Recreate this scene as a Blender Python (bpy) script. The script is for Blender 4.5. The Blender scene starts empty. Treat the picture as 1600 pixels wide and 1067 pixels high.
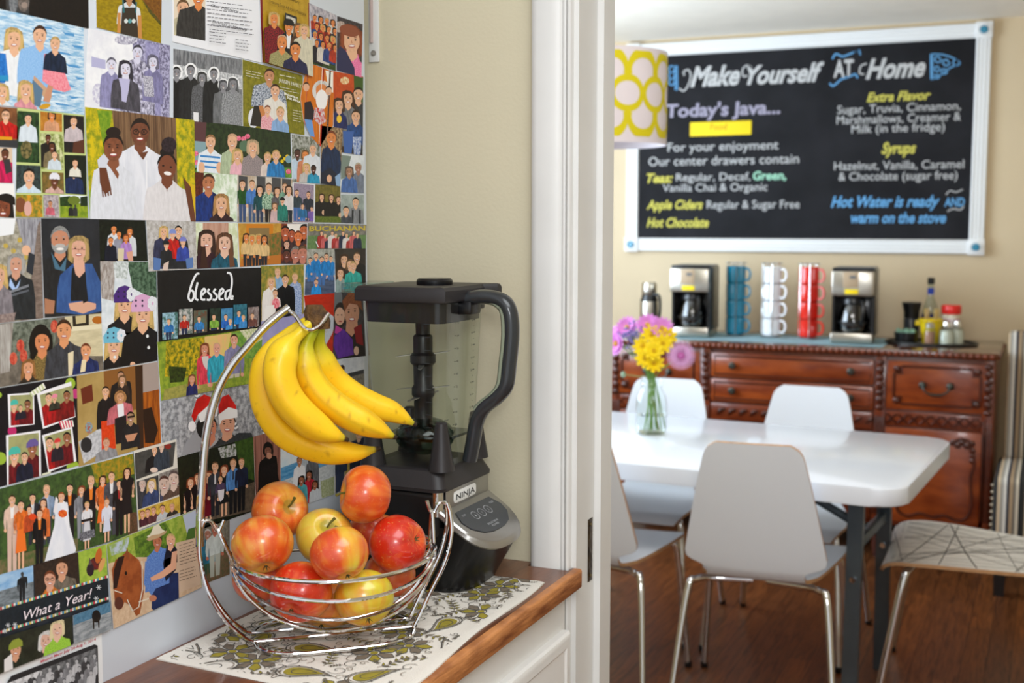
import bpy, bmesh, math, random
from mathutils import Vector, Matrix
random.seed(7)
S = bpy.context.scene
COL = S.collection
PI = math.pi

# ------------------------------------------------------------------ camera, world, lights, exposure
F_PX, EYE = 1880.0, 1.45
PITCH = math.atan(188 / 1880)
YAW = math.atan(850 / math.hypot(1880, 188))
FW = Vector((-math.sin(YAW) * math.cos(PITCH), math.cos(YAW) * math.cos(PITCH), -math.sin(PITCH)))
RT = Vector((math.cos(YAW), math.sin(YAW), 0))
UP = RT.cross(FW)
CAM = Vector((0, 0, EYE))
cam = bpy.data.cameras.new('camera')
cam.sensor_width = 36
cam.lens = 36 * F_PX / 1600
cam.clip_start = 0.05
cam.dof.use_dof = True
cam.dof.focus_distance = 1.58
cam.dof.aperture_fstop = 6.3
cam_o = bpy.data.objects.new('camera', cam)
COL.objects.link(cam_o)
cam_o.matrix_world = Matrix(((RT.x, UP.x, -FW.x, 0), (RT.y, UP.y, -FW.y, 0), (RT.z, UP.z, -FW.z, EYE), (0, 0, 0, 1)))
S.camera = cam_o

def at(px, py, axis, v):
    """the point where the sight line through a photo pixel meets the plane axis = v"""
    d = FW * F_PX + RT * (px - 800) + UP * (533.5 - py)
    t = (v - CAM[axis]) / d[axis]
    return CAM + d * t

S.view_settings.view_transform = 'Standard'
S.view_settings.look = 'None'
S.view_settings.gamma = 1
S.view_settings.use_curve_mapping = False
S.view_settings.exposure = 0.0

w = bpy.data.worlds.new('daylight')
S.world = w
w.use_nodes = True
bg = w.node_tree.nodes['Background']
bg.inputs[0].default_value = (0.93, 0.96, 1.0, 1)
bg.inputs[1].default_value = 1.0

def area(name, loc, target, sx, sy, power, col=(1, 1, 1)):
    l = bpy.data.lights.new(name, 'AREA')
    l.shape = 'RECTANGLE'; l.size = sx; l.size_y = sy; l.energy = power; l.color = col
    o = bpy.data.objects.new(name, l)
    COL.objects.link(o)
    o.location = loc
    o.rotation_euler = (Vector(target) - Vector(loc)).to_track_quat('-Z', 'Y').to_euler()
    return o
area('kitchen_window_light', (0.55, -0.9, 1.95), (-0.8, 1.4, 1.0), 0.45, 0.45, 18, (0.95, 0.97, 1.0))
area('kitchen_fill_light', (0.2, 0.6, 2.36), (0.2, 0.6, 0), 1.2, 1.2, 26, (0.9, 0.955, 1.0))  # added overhead fill for the kitchen's ambient light, not a real fitting
area('dining_window_light', (-2.66, 4.1, 1.55), (-0.6, 4.5, 1.9), 1.5, 1.3, 70, (0.69, 0.845, 1.0))
area('dining_fill_light', (-0.7, 2.5, 2.3), (-0.9, 4.4, 0.9), 1.2, 0.7, 24, (1, 0.98, 0.95))  # added fill, tilted to brighten the chair backs; no lamp hangs here

# ------------------------------------------------------------------ helpers
def lin(c):
    if isinstance(c, str):
        c = c.lstrip('#')
        if len(c) == 3: c = ''.join(x * 2 for x in c)
        c = [int(c[i:i + 2], 16) / 255 for i in (0, 2, 4)]
    return [x / 12.92 if x <= 0.04045 else ((x + 0.055) / 1.055) ** 2.4 for x in c[:3]]

MATS = {}
def mat(name, col=(0.8, 0.8, 0.8), rough=0.5, metal=0.0, spec=0.5, coat=0.0, bump=0.0, bscale=60, var=0.0, vscale=8, stretch=(1, 1, 1), col2=None, trans=0, ior=1.45, sheen=0, sub=0):
    if name in MATS: return MATS[name]
    m = bpy.data.materials.new(name)
    m.use_nodes = True
    nt = m.node_tree; N = nt.nodes; L = nt.links
    b = N['Principled BSDF']
    c = lin(col)
    b.inputs['Base Color'].default_value = (*c, 1)
    b.inputs['Roughness'].default_value = rough
    b.inputs['Metallic'].default_value = metal
    b.inputs['Specular IOR Level'].default_value = spec
    b.inputs['Coat Weight'].default_value = coat
    b.inputs['Coat Roughness'].default_value = 0.08
    b.inputs['Transmission Weight'].default_value = trans
    b.inputs['IOR'].default_value = ior
    b.inputs['Sheen Weight'].default_value = sheen
    if sub:
        b.inputs['Subsurface Weight'].default_value = sub
        b.inputs['Subsurface Radius'].default_value = (0.01, 0.005, 0.002)
    tc = N.new('ShaderNodeTexCoord'); mp = N.new('ShaderNodeMapping')
    mp.inputs['Scale'].default_value = stretch
    L.new(tc.outputs['Object'], mp.inputs['Vector'])
    nz = N.new('ShaderNodeTexNoise'); nz.inputs['Scale'].default_value = vscale; nz.inputs['Detail'].default_value = 4
    L.new(mp.outputs[0], nz.inputs['Vector'])
    mx = N.new('ShaderNodeMix'); mx.data_type = 'RGBA'
    c2 = lin(col2) if col2 else [min(1, x * (1 - (var or 0.04))) for x in c]
    mx.inputs[6].default_value = (*c, 1); mx.inputs[7].default_value = (*c2, 1)
    rp = N.new('ShaderNodeValToRGB'); rp.color_ramp.elements[0].position = 0.35; rp.color_ramp.elements[1].position = 0.68
    L.new(nz.outputs['Fac'], rp.inputs[0]); L.new(rp.outputs[0], mx.inputs[0])
    L.new(mx.outputs[2], b.inputs['Base Color'])
    if bump:
        n2 = N.new('ShaderNodeTexNoise'); n2.inputs['Scale'].default_value = bscale; n2.inputs['Detail'].default_value = 3
        L.new(mp.outputs[0], n2.inputs['Vector'])
        bp = N.new('ShaderNodeBump'); bp.inputs['Strength'].default_value = bump; bp.inputs['Distance'].default_value = 0.01
        L.new(n2.outputs['Fac'], bp.inputs['Height']); L.new(bp.outputs[0], b.inputs['Normal'])
    MATS[name] = m
    return m

def thin_glass(name, tint, gloss=0.05, rough=0.02):
    """thin-walled clear plastic or glass: tinted see-through sheet with a fresnel gloss"""
    m = bpy.data.materials.new(name); m.use_nodes = True
    nt = m.node_tree; N = nt.nodes; L = nt.links
    N.remove(N['Principled BSDF'])
    tr = N.new('ShaderNodeBsdfTransparent'); tr.inputs[0].default_value = (*lin(tint), 1)
    gl = N.new('ShaderNodeBsdfGlossy'); gl.inputs['Roughness'].default_value = rough
    lw = N.new('ShaderNodeLayerWeight'); lw.inputs['Blend'].default_value = 0.5
    fr = N.new('ShaderNodeMath'); fr.operation = 'POWER'; fr.inputs[1].default_value = 4.0
    L.new(lw.outputs['Facing'], fr.inputs[0])
    tcn = N.new('ShaderNodeTexCoord'); nz = N.new('ShaderNodeTexNoise'); nz.inputs['Scale'].default_value = 14
    bp = N.new('ShaderNodeBump'); bp.inputs['Strength'].default_value = 0.04; bp.inputs['Distance'].default_value = 0.01
    L.new(tcn.outputs['Object'], nz.inputs['Vector']); L.new(nz.outputs['Fac'], bp.inputs['Height']); L.new(bp.outputs[0], gl.inputs['Normal'])
    ad = N.new('ShaderNodeMath'); ad.operation = 'ADD'; ad.inputs[1].default_value = gloss
    ms = N.new('ShaderNodeMixShader')
    L.new(fr.outputs[0], ad.inputs[0]); L.new(ad.outputs[0], ms.inputs[0]); L.new(tr.outputs[0], ms.inputs[1]); L.new(gl.outputs[0], ms.inputs[2])
    L.new(ms.outputs[0], N['Material Output'].inputs[0])
    return m

def tag(o, label=None, cat=None, group=None, kind=None):
    if label: o['label'] = label
    if cat: o['category'] = cat
    if group: o['group'] = group
    if kind: o['kind'] = kind
    return o

def thing(name, label, cat, loc=(0, 0, 0), rz=0, group=None):
    o = bpy.data.objects.new(name, None)
    o.empty_display_size = 0.05
    COL.objects.link(o)
    o.location = loc; o.rotation_euler = (0, 0, rz)
    return tag(o, label, cat, group)

def obj(name, bm, m, parent=None, ang=35, loc=None):
    bmesh.ops.recalc_face_normals(bm, faces=bm.faces)
    ca = math.radians(ang)
    for f in bm.faces: f.smooth = True
    for e in bm.edges:
        if len(e.link_faces) == 2:
            try:
                e.smooth = e.calc_face_angle() < ca
            except ValueError:
                e.smooth = True
    me = bpy.data.meshes.new(name)
    bm.to_mesh(me); bm.free()
    for mm in (m if isinstance(m, (list, tuple)) else [m]): me.materials.append(mm)
    o = bpy.data.objects.new(name, me)
    COL.objects.link(o)
    if parent: o.parent = parent
    if loc: o.location = loc
    return o

def struct(name, bm, m, ang=35):
    o = obj(name, bm, m, None, ang)
    o['kind'] = 'structure'
    return o

def dup(o, parent=None, loc=None, rz=None, label=None, group=None):
    c = o.copy(); COL.objects.link(c)
    if parent: c.parent = parent
    if loc is not None: c.location = loc
    if rz is not None: c.rotation_euler = (0, 0, rz)
    if label: c['label'] = label
    if group: c['group'] = group
    for ch in list(o.children): dup(ch, c)
    return c

def B(): return bmesh.new()

def box(bm, x0, x1, y0, y1, z0, z1, bev=0.0, seg=2, mi=0):
    vs = [bm.verts.new(p) for p in ((x0, y0, z0), (x1, y0, z0), (x1, y1, z0), (x0, y1, z0), (x0, y0, z1), (x1, y0, z1), (x1, y1, z1), (x0, y1, z1))]
    fs = [bm.faces.new([vs[i] for i in q]) for q in ((3, 2, 1, 0), (4, 5, 6, 7), (0, 1, 5, 4), (1, 2, 6, 5), (2, 3, 7, 6), (3, 0, 4, 7))]
    for f in fs: f.material_index = mi
    if bev:
        es = list({e for f in fs for e in f.edges})
        bmesh.ops.bevel(bm, geom=es, offset=bev, segments=seg, affect='EDGES', profile=0.5)
    return bm

def loft(bm, rings, cap0=True, cap1=True, closed=True, mi=0):
    R = [[bm.verts.new(p) for p in r] for r in rings]
    n = len(R[0])
    for a, b in zip(R, R[1:]):
        for i in range(n if closed else n - 1):
            j = (i + 1) % n
            try: bm.faces.new((a[i], a[j], b[j], b[i])).material_index = mi
            except ValueError: pass
    if cap0 and closed: bm.faces.new(R[0][::-1]).material_index = mi
    if cap1 and closed: bm.faces.new(R[-1]).material_index = mi
    return bm

def tube(bm, pts, r, n=10, closed=False, cap=True, flat=1.0):
    P = [Vector(p) for p in pts]
    m = len(P)
    T = []
    for i in range(m):
        a = P[(i - 1) % m] if closed or i > 0 else P[0]
        b = P[(i + 1) % m] if closed or i < m - 1 else P[-1]
        t = (b - a)
        T.append(t.normalized() if t.length > 1e-9 else Vector((0, 0, 1)))
    ref = Vector((0, 0, 1)) if abs(T[0].z) < 0.9 else Vector((1, 0, 0))
    u = (ref - T[0] * ref.dot(T[0])).normalized()
    rings = []
    for i in range(m):
        u = u - T[i] * u.dot(T[i])
        u.normalize()
        v = T[i].cross(u)
        rr = r[i] if isinstance(r, (list, tuple)) else r
        rings.append([P[i] + (u * math.cos(2 * PI * k / n) + v * math.sin(2 * PI * k / n) * flat) * rr for k in range(n)])
    if closed:
        R = [[bm.verts.new(p) for p in q] for q in rings]
        for i in range(m):
            a, b = R[i], R[(i + 1) % m]
            # best alignment for the seam
            off = 0
            if i == m - 1:
                off = min(range(n), key=lambda s: (a[0].co - b[s].co).length)
            for k in range(n):
                bm.faces.new((a[k], a[(k + 1) % n], b[(k + 1 + off) % n], b[(k + off) % n]))
    else:
        loft(bm, rings, cap, cap)
    return bm

def smooth_path(pts, per=8, closed=False):
    """Catmull-Rom through the points"""
    P = [Vector(p) for p in pts]
    n = len(P); out = []
    rng = range(n if closed else n - 1)
    for i in rng:
        p1, p2 = P[i], P[(i + 1) % n]
        p0 = P[(i - 1) % n] if closed or i > 0 else p1 * 2 - p2
        p3 = P[(i + 2) % n] if closed or i < n - 2 else p2 * 2 - p1
        for k in range(per):
            t = k / per
            out.append(0.5 * ((2 * p1) + (p2 - p0) * t + (2 * p0 - 5 * p1 + 4 * p2 - p3) * t * t + (3 * p1 - p0 - 3 * p2 + p3) * t ** 3))
    if not closed: out.append(P[-1])
    return out

def lathe(bm, prof, n=32, c=(0, 0, 0), axis='z', cap0=True, cap1=True, mi=0):
    rings = []
    for r, z in prof:
        q = []
        for k in range(n):
            a = 2 * PI * k / n
            p = (r * math.cos(a), r * math.sin(a), z)
            if axis == 'y': p = (p[0], p[2], p[1])
            if axis == 'x': p = (p[2], p[0], p[1])
            q.append((p[0] + c[0], p[1] + c[1], p[2] + c[2]))
        rings.append(q)
    return loft(bm, rings, cap0, cap1, mi=mi)

def prism(bm, poly, axis, d0, d1, bev=0.0, mi=0, seg=2):
    """poly = 2D points in the other two axes (in order x,y,z without the axis)"""
    def P(p, d):
        if axis == 'x': return (d, p[0], p[1])
        if axis == 'y': return (p[0], d, p[1])
        return (p[0], p[1], d)
    n0 = len(bm.faces)
    a = [bm.verts.new(P(p, d0)) for p in poly]; b = [bm.verts.new(P(p, d1)) for p in poly]
    fs = [bm.faces.new(a[::-1]), bm.faces.new(b)]
    n = len(poly)
    for i in range(n):
        j = (i + 1) % n
        fs.append(bm.faces.new((a[i], a[j], b[j], b[i])))
    for f in fs: f.material_index = mi
    if bev:
        es = list({e for f in fs[:2] for e in f.edges})
        bmesh.ops.bevel(bm, geom=es, offset=bev, segments=seg, affect='EDGES', profile=0.5)
    return bm

def rrect(x0, x1, y0, y1, r, n=5):
    out = []
    for cx, cy, a0 in ((x1 - r, y1 - r, 0), (x0 + r, y1 - r, 90), (x0 + r, y0 + r, 180), (x1 - r, y0 + r, 270)):
        for k in range(n + 1):
            a = math.radians(a0 + 90 * k / n)
            out.append((cx + r * math.cos(a), cy + r * math.sin(a)))
    return out

def ball(bm, c, r, n=16, m=10, sz=1.0, sx=1.0, sy=1.0):
    prof = []
    rings = []
    for j in range(1, m):
        t = PI * j / m
        rings.append([(c[0] + r * sx * math.sin(t) * math.cos(2 * PI * k / n), c[1] + r * sy * math.sin(t) * math.sin(2 * PI * k / n), c[2] - r * sz * math.cos(t)) for k in range(n)])
    return loft(bm, rings)

def text2d(s, bold=0.0, shear=0.0, space=1.0, wide=True):
    """letters as flat 2D faces: (list of polygons, width, height-scale 1 = font size)"""
    cu = bpy.data.curves.new('t', 'FONT')
    cu.body = s; cu.size = 1; cu.shear = shear; cu.offset = bold; cu.space_character = space
    cu.resolution_u = 3
    o = bpy.data.objects.new('t', cu)
    COL.objects.link(o)
    dg = bpy.context.evaluated_depsgraph_get()
    me = bpy.data.meshes.new_from_object(o.evaluated_get(dg))
    polys = [[(me.vertices[i].co.x, me.vertices[i].co.y) for i in p.vertices] for p in me.polygons]
    bpy.data.objects.remove(o); bpy.data.curves.remove(cu); bpy.data.meshes.remove(me)
    xs = [p[0] for q in polys for p in q] or [0, 1]
    return polys, min(xs), max(xs)

def letters(bm, s, fn, x0, x1, y, h, bold=0.0, shear=0.0, mi=0):
    """write s between x0 and x1 (surface units), baseline y, cap height h, mapped to 3D with fn(u, v)"""
    polys, a, b = text2d(s, bold, shear)
    sx = (x1 - x0) / (b - a)
    for q in polys:
        try:
            f = bm.faces.new([bm.verts.new(fn(x0 + (p[0] - a) * sx, y + p[1] * h / 0.7)) for p in q])
            f.material_index = mi
        except ValueError: pass
    return bm

def ribbon(pts, wds):
    """a flat 2D stroke outline around a polyline; wds = width per point"""
    L_, R_ = [], []
    n = len(pts)
    for i, p in enumerate(pts):
        a = pts[max(0, i - 1)]; b = pts[min(n - 1, i + 1)]
        dx, dy = b[0] - a[0], b[1] - a[1]
        l = math.hypot(dx, dy) or 1
        wv = (wds[i] if isinstance(wds, (list, tuple)) else wds) / 2
        L_.append((p[0] - dy / l * wv, p[1] + dx / l * wv)); R_.append((p[0] + dy / l * wv, p[1] - dx / l * wv))
    return [[L_[i], L_[i + 1], R_[i + 1], R_[i]] for i in range(n - 1)]

def stroke(bm, pts, wds, fn, per=6, mi=0):
    sp = smooth_path([(p[0], p[1], 0) for p in pts], per)
    n = len(sp)
    if isinstance(wds, (list, tuple)):
        ww = []
        for i in range(n):
            t = i / (n - 1) * (len(wds) - 1); k = min(int(t), len(wds) - 2)
            ww.append(wds[k] + (wds[k + 1] - wds[k]) * (t - k))
    else: ww = wds
    for q in ribbon([(p.x, p.y) for p in sp], ww):
        bm.faces.new([bm.verts.new(fn(*p)) for p in q]).material_index = mi
    return bm
# ------------------------------------------------------------------ the setting
XL, YB = -0.982, 1.689          # photo wall, beige wall
YB2 = 1.808                     # dining side of the beige wall
XJ = -0.65                      # door jamb
YW = 5.85                       # chalkboard wall
XDL, XDR = -2.75, 1.05
HC = 2.345

M_beige = mat('beige_paint', '#d6cdb0', 0.6, bump=0.05, bscale=180, var=0.05, vscale=3)
M_tan = mat('tan_paint', '#dac6a4', 0.6, bump=0.05, bscale=180, var=0.04, vscale=3)
M_white_wall = mat('white_gloss_paint', '#d6dde6', 0.35, var=0.03, vscale=4)
M_trim = mat('white_trim_paint', '#e4e3df', 0.35, var=0.05, vscale=9, bump=0.03, bscale=30)
M_ceil = mat('ceiling_paint', '#fdf5e8', 0.8)

def floor_mat():
    m = bpy.data.materials.new('oak_strip_floor'); m.use_nodes = True
    N = m.node_tree.nodes; L = m.node_tree.links; b = N['Principled BSDF']
    tc = N.new('ShaderNodeTexCoord'); mp = N.new('ShaderNodeMapping'); mp.inputs['Rotation'].default_value = (0, 0, PI / 2)
    L.new(tc.outputs['Object'], mp.inputs[0])
    br = N.new('ShaderNodeTexBrick'); br.inputs['Scale'].default_value = 1.0
    br.inputs['Brick Width'].default_value = 0.9; br.inputs['Row Height'].default_value = 0.075; br.inputs['Mortar Size'].default_value = 0.0012
    br.inputs['Color1'].default_value = (*lin('#6b4023'), 1); br.inputs['Color2'].default_value = (*lin('#824e29'), 1); br.inputs['Mortar'].default_value = (*lin('#2c180c'), 1)
    br.offset = 0.37
    L.new(mp.outputs[0], br.inputs[0])
    m2 = N.new('ShaderNodeMapping'); m2.inputs['Scale'].default_value = (22, 1.6, 1)
    L.new(tc.outputs['Object'], m2.inputs[0])
    nz = N.new('ShaderNodeTexNoise'); nz.inputs['Scale'].default_value = 4; nz.inputs['Detail'].default_value = 6; nz.inputs['Distortion'].default_value = 1.2
    L.new(m2.outputs[0], nz.inputs[0])
    rp = N.new('ShaderNodeValToRGB'); rp.color_ramp.elements[0].color = (0.42, 0.38, 0.36, 1); rp.color_ramp.elements[1].color = (1.15, 1.1, 1.05, 1)
    rp.color_ramp.elements[0].position = 0.33; rp.color_ramp.elements[1].position = 0.62
    L.new(nz.outputs['Fac'], rp.inputs[0])
    mu = N.new('ShaderNodeMix'); mu.data_type = 'RGBA'; mu.blend_type = 'MULTIPLY'; mu.inputs[0].default_value = 1
    L.new(br.outputs[0], mu.inputs[6]); L.new(rp.outputs[0], mu.inputs[7]); L.new(mu.outputs[2], b.inputs['Base Color'])
    b.inputs['Roughness'].default_value = 0.33
    bp = N.new('ShaderNodeBump'); bp.inputs['Strength'].default_value = 0.12; bp.inputs['Distance'].default_value = 0.004
    L.new(nz.outputs['Fac'], bp.inputs['Height']); L.new(bp.outputs[0], b.inputs['Normal'])
    return m
M_floor = floor_mat()

bm = B(); box(bm, XDL - 0.3, 2.4, -1.6, YW + 0.1, -0.08, 0.0); struct('floor', bm, M_floor)
bm = B(); box(bm, XDL - 0.1, 2.4, YB2 - 0.06, YW + 0.1, HC, HC + 0.08); struct('ceiling', bm, M_ceil)
bm = B(); box(bm, XL - 0.25, 2.4, -1.6, YB2 - 0.06, 2.42, 2.5); struct('ceiling_kitchen', bm, M_ceil)
YE = at(573, 300, 0, XL).y     # the photo wall stops just short of the beige wall
bm = B(); box(bm, XL - 0.1, XL, -1.6, YE, 0.0, 2.42, 0.002); box(bm, XL - 0.25, XL - 0.102, YE - 0.3, YB, 0.0, 2.42); struct('wall_left', bm, M_white_wall)  # second box: unseen filler added to block outside light leaking through the gap
# beige wall with the doorway
bm = B()
box(bm, XDL, -0.672, YB, YB2, 0, 2.42)
box(bm, 0.46, 2.4, YB, YB2, 0, 2.42)
box(bm, -0.672, 0.46, YB, YB2, 2.06, 2.42)
struct('wall_back', bm, M_beige)
bm = B(); box(bm, 2.3, 2.4, -1.6, YB, 0, 2.42); struct('wall_right', bm, M_beige)
bm = B(); box(bm, XDL, XDR + 0.1, YW, YW + 0.1, 0, HC); struct('wall_dining_back', bm, M_tan)
bm = B(); box(bm, XDR, XDR + 0.1, YB2, YW, 0, HC); struct('wall_dining_right', bm, M_tan)
bm = B()
box(bm, XDL - 0.1, XDL, YB2, 3.2, 0, HC); box(bm, XDL - 0.1, XDL, 5.0, YW, 0, HC)
box(bm, XDL - 0.1, XDL, 3.2, 5.0, 0, 0.85); box(bm, XDL - 0.1, XDL, 3.2, 5.0, 2.2, HC)
struct('wall_dining_left', bm, M_tan)
bm = B()
for a, b_ in ((3.2, 3.26), (4.07, 4.13), (4.94, 5.0)): box(bm, XDL - 0.08, XDL + 0.012, a, b_, 0.85, 2.2, 0.004)
box(bm, XDL - 0.08, XDL + 0.012, 3.2, 5.0, 0.85, 0.91, 0.004); box(bm, XDL - 0.08, XDL + 0.012, 3.2, 5.0, 2.14, 2.2, 0.004)
box(bm, XDL - 0.08, XDL + 0.012, 3.2, 5.0, 1.5, 1.54, 0.004)
struct('window_1', bm, M_trim)
bm = B()
prism(bm, [(YW, 0), (YW - 0.018, 0), (YW - 0.018, 0.085), (YW - 0.008, 0.1), (YW, 0.1)], 'x', XDL, XDR)
struct('baseboard_dining', bm, M_trim)

# door casing: a rounded flat board and a bead, extruded up the wall
prof = [(-0.7225, YB), (-0.7225, YB - 0.012), (-0.719, YB - 0.0185), (-0.710, YB - 0.021), (-0.690, YB - 0.0215), (-0.676, YB - 0.0195), (-0.6725, YB - 0.0165),
        (-0.6715, YB - 0.0145), (-0.6705, YB - 0.0165), (-0.6685, YB - 0.0175), (-0.666, YB - 0.0165), (-0.6655, YB - 0.013), (-0.6645, YB - 0.016),
        (-0.6615, YB - 0.018), (-0.6585, YB - 0.016), (-0.658, YB - 0.012), (-0.6575, YB)]
bm = B(); prism(bm, prof, 'z', 0.0, 2.13); struct('trim_1', bm, M_trim, 50)
bm = B(); prism(bm, [(-(p[0]) - 0.19, p[1]) for p in prof][::-1], 'z', 0.0, 2.13); struct('trim_2', bm, M_trim, 50)
bm = B(); box(bm, -0.7225, 0.535, YB - 0.021, YB, 2.065, 2.13, 0.004); struct('trim_3', bm, M_trim)
# jamb lining with its stop
bm = B()
prism(bm, [(-0.672, YB - 0.004), (XJ, YB - 0.004), (XJ, 1.7615), (XJ + 0.0105, 1.7635), (XJ + 0.0115, YB2 + 0.002), (-0.672, YB2 + 0.002)], 'z', 0, 2.06, 0.0012)
box(bm, XJ + 0.0002, XJ + 0.0012, 1.7608, 1.7626, 0, 2.06)
struct('door_1', bm, M_trim, 25)
bm = B(); box(bm, 0.44, 0.46, YB - 0.004, YB2 + 0.002, 0, 2.06, 0.001); box(bm, -0.66, 0.46, YB - 0.004, YB2 + 0.002, 2.045, 2.0605); struct('door_2', bm, M_trim)

# dark worn mortise of the old latch in the jamb
a = at(918.5, 812, 0, XJ); b_ = at(924.5, 905, 0, XJ)
M_oldbrass = mat('worn_brass', '#4a3a22', 0.45, 0.7, col2='#1d150e', vscale=60, bump=0.3, bscale=90)
sp = thing('strike_plate', 'tall dark worn metal strike plate set in the white door jamb', 'strike plate', (XJ, (a.y + b_.y) / 2, (a.z + b_.z) / 2))
hw, hh = abs(b_.y - a.y) / 2, abs(a.z - b_.z) / 2
bm = B(); prism(bm, [(hw * x, hh * y) for x, y in ((-1, -1), (1, -1), (1, 1), (-1, 1))], 'x', 0.0, 0.0012, 0.0004); obj('plate', bm, M_oldbrass, sp)
bm = B()
for s in (-1, 1): lathe(bm, [(0.0026, 0.0), (0.0026, 0.0016), (0.0012, 0.002)], 10, (0.0008, 0, s * hh * 0.82), 'x')
o = obj('screw', bm, mat('screw_metal', '#8a7a55', 0.35, 0.9), sp)
# ------------------------------------------------------------------ dining room: chalkboard
M_white = mat('white_paint', '#f1f2f2', 0.4, var=0.02)
M_board = mat('chalkboard_paint', '#1b1b1e', 0.75, spec=0.2, col2='#26262a', vscale=5)
YF = YW - 0.03
def wx(px, py): p = at(px, py, 1, YW - 0.022); return (p.x, p.z)
bx0, bx1, bz0, bz1 = -1.99, -0.291, 1.30, 2.327
fw = 0.066
cb = thing('chalkboard', 'black chalkboard menu in a wide white frame on the tan wall above the sideboard', 'chalkboard', ((bx0 + bx1) / 2, YW, bz0))
ox, oy, oz = cb.location
bm = B(); box(bm, bx0 + 0.04 - ox, bx1 - 0.04 - ox, -0.018, -0.001, 0.04, bz1 - bz0 - 0.04); obj('board', bm, M_board, cb)
def rail(p0, p1, horiz):
    bm = B()
    pr = [(-0.5, 0), (-0.5, 0.55), (-0.42, 0.8), (-0.34, 0.8), (-0.3, 0.62), (-0.22, 0.62), (-0.18, 0.8), (-0.06, 0.8), (0, 0.66), (0.06, 0.8), (0.18, 0.8), (0.22, 0.62), (0.3, 0.62), (0.34, 0.8), (0.42, 0.8), (0.5, 0.55), (0.5, 0)]
    if horiz: prism(bm, [(-0.035 * q[1], p0[1] + q[0] * fw) for q in pr], 'x', p0[0], p1[0])
    else: prism(bm, [(p0[0] + q[0] * fw, -0.035 * q[1]) for q in pr], 'z', p0[1], p1[1])
    return obj('frame_rail', bm, M_white, cb, 20)
L_, R_, Z0, Z1 = bx0 + fw / 2 - ox, bx1 - fw / 2 - ox, fw / 2, bz1 - bz0 - fw / 2
rail((L_ + fw / 2, Z0), (R_ - fw / 2, Z0), True); rail((L_ + fw / 2, Z1), (R_ - fw / 2, Z1), True)
rail((L_, Z0 + fw / 2), (L_, Z1 - fw / 2), False); rail((R_, Z0 + fw / 2), (R_, Z1 - fw / 2), False)
M_teal_knob = mat('teal_button', '#2d8fb0', 0.25, coat=0.5)
for x in (L_, R_):
    for z in (Z0, Z1):
        bm = B(); h = fw / 2 + 0.003
        box(bm, x - h, x + h, -0.036, 0, z - h, z + h, 0.003)
        lathe(bm, [(0.027, -0.036), (0.026, -0.041), (0.022, -0.041), (0.02, -0.037)], 24, (x, 0, z), 'y', False, True)
        c = obj('corner_block', bm, M_white, cb)
        bm = B(); lathe(bm, [(0.0165, -0.036), (0.0165, -0.043), (0.011, -0.047), (0.0105, -0.0445), (0.004, -0.0445), (0.003, -0.047)], 24, (x, 0, z), 'y')
        tag(obj('button', bm, M_teal_knob, c), 'round teal button in the corner of the white frame')
M_chalk = mat('white_chalk', '#c4c4c4', 0.9); M_chalk_y = mat('yellow_chalk', '#cfc75c', 0.9); M_chalk_b = mat('blue_chalk', '#66a4d6', 0.9); M_chalk_g = mat('green_chalk', '#a5dcc0', 0.9); M_chalk_l = mat('grey_chalk', '#a09bae', 0.9)
CH = {'w': M_chalk, 'y': M_chalk_y, 'b': M_chalk_b, 'g': M_chalk_g, 'l': M_chalk_l}
def bfn(u, v): return (u - ox, -0.0186, v - oz)
def line(bm, s, x0, x1, y0, y1, h, bold=0.02, shear=0.0, per_word=False):
    """a line of chalk writing from photo pixel (x0,y0) to (x1,y1), letter height h pixels"""
    p = wx(x0, y0); q = wx(x1, y1); s_ = (q[0] - p[0]) / (x1 - x0)
    hh = h * abs(wx(x0, y0 - 10)[1] - p[1]) / 10
    letters(bm, s, bfn, p[0], q[0], (p[1] + q[1]) / 2, hh, bold, shear)
Lz = [
 ('w', 'lettering', [('Make', 1078, 1156, 137, 129, 30, .035, .35), ('Yourself', 1166, 1287, 133, 124, 28, .035, .35), ('Home', 1352, 1446, 124, 117, 30, .035, .35)]),
 ('w', 'lettering', [('AT', 1302, 1333, 122, 117, 26, .03, 0)]),
 ('l', 'lettering', [("Today's Java...", 1040, 1219, 184, 176, 20, .03, .05)]),
 ('w', 'lettering', [('For your enjoyment', 1043, 1216, 238, 232, 14, .004, 0), ('Our center drawers contain', 1013, 1248, 259, 255, 14, .004, 0)]),
 ('y', 'lettering', [('Teas:', 1010, 1051, 286, 284, 14, .03, .3), ('Apple Ciders', 1010, 1098, 327, 326, 14, .03, .3), ('Hot Chocolate', 1010, 1107, 355, 354, 14, .03, .3), ('Extra Flavor', 1354, 1454, 158, 156, 14, .03, .3), ('Syrups', 1377, 1431, 240, 239, 17, .035, .3)]),
 ('w', 'lettering', [('Regular, Decaf,', 1056, 1172, 283, 281, 12, .004, 0), ('Vanilla Chai & Organic', 1035, 1199, 299, 298, 12, .004, 0), ('Regular & Sugar Free', 1104, 1249, 326, 325, 13, .004, 0)]),
 ('g', 'lettering', [('Green,', 1176, 1228, 281, 280, 13, .025, .1)]),
 ('w', 'lettering', [('Sugar, Truvia, Cinnamon,', 1308, 1501, 176, 173, 13, .004, 0), ('Marshmallows, Creamer &', 1307, 1501, 192, 190, 13, .004, 0), ('Milk (in the fridge)', 1330, 1476, 207, 205, 13, .004, 0), ('Hazelnut, Vanilla, Caramel', 1303, 1506, 264, 264, 13, .004, 0), ('& Chocolate (sugar free)', 1310, 1496, 281, 281, 13, .004, 0)]),
 ('b', 'lettering', [('Hot Water is ready', 1298, 1468, 324, 322, 17, .03, .3), ('warm on the stove', 1329, 1478, 348, 348, 16, .03, .25), ('AND', 1475, 1507, 324, 320, 13, .03, .1)]),
]
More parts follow.
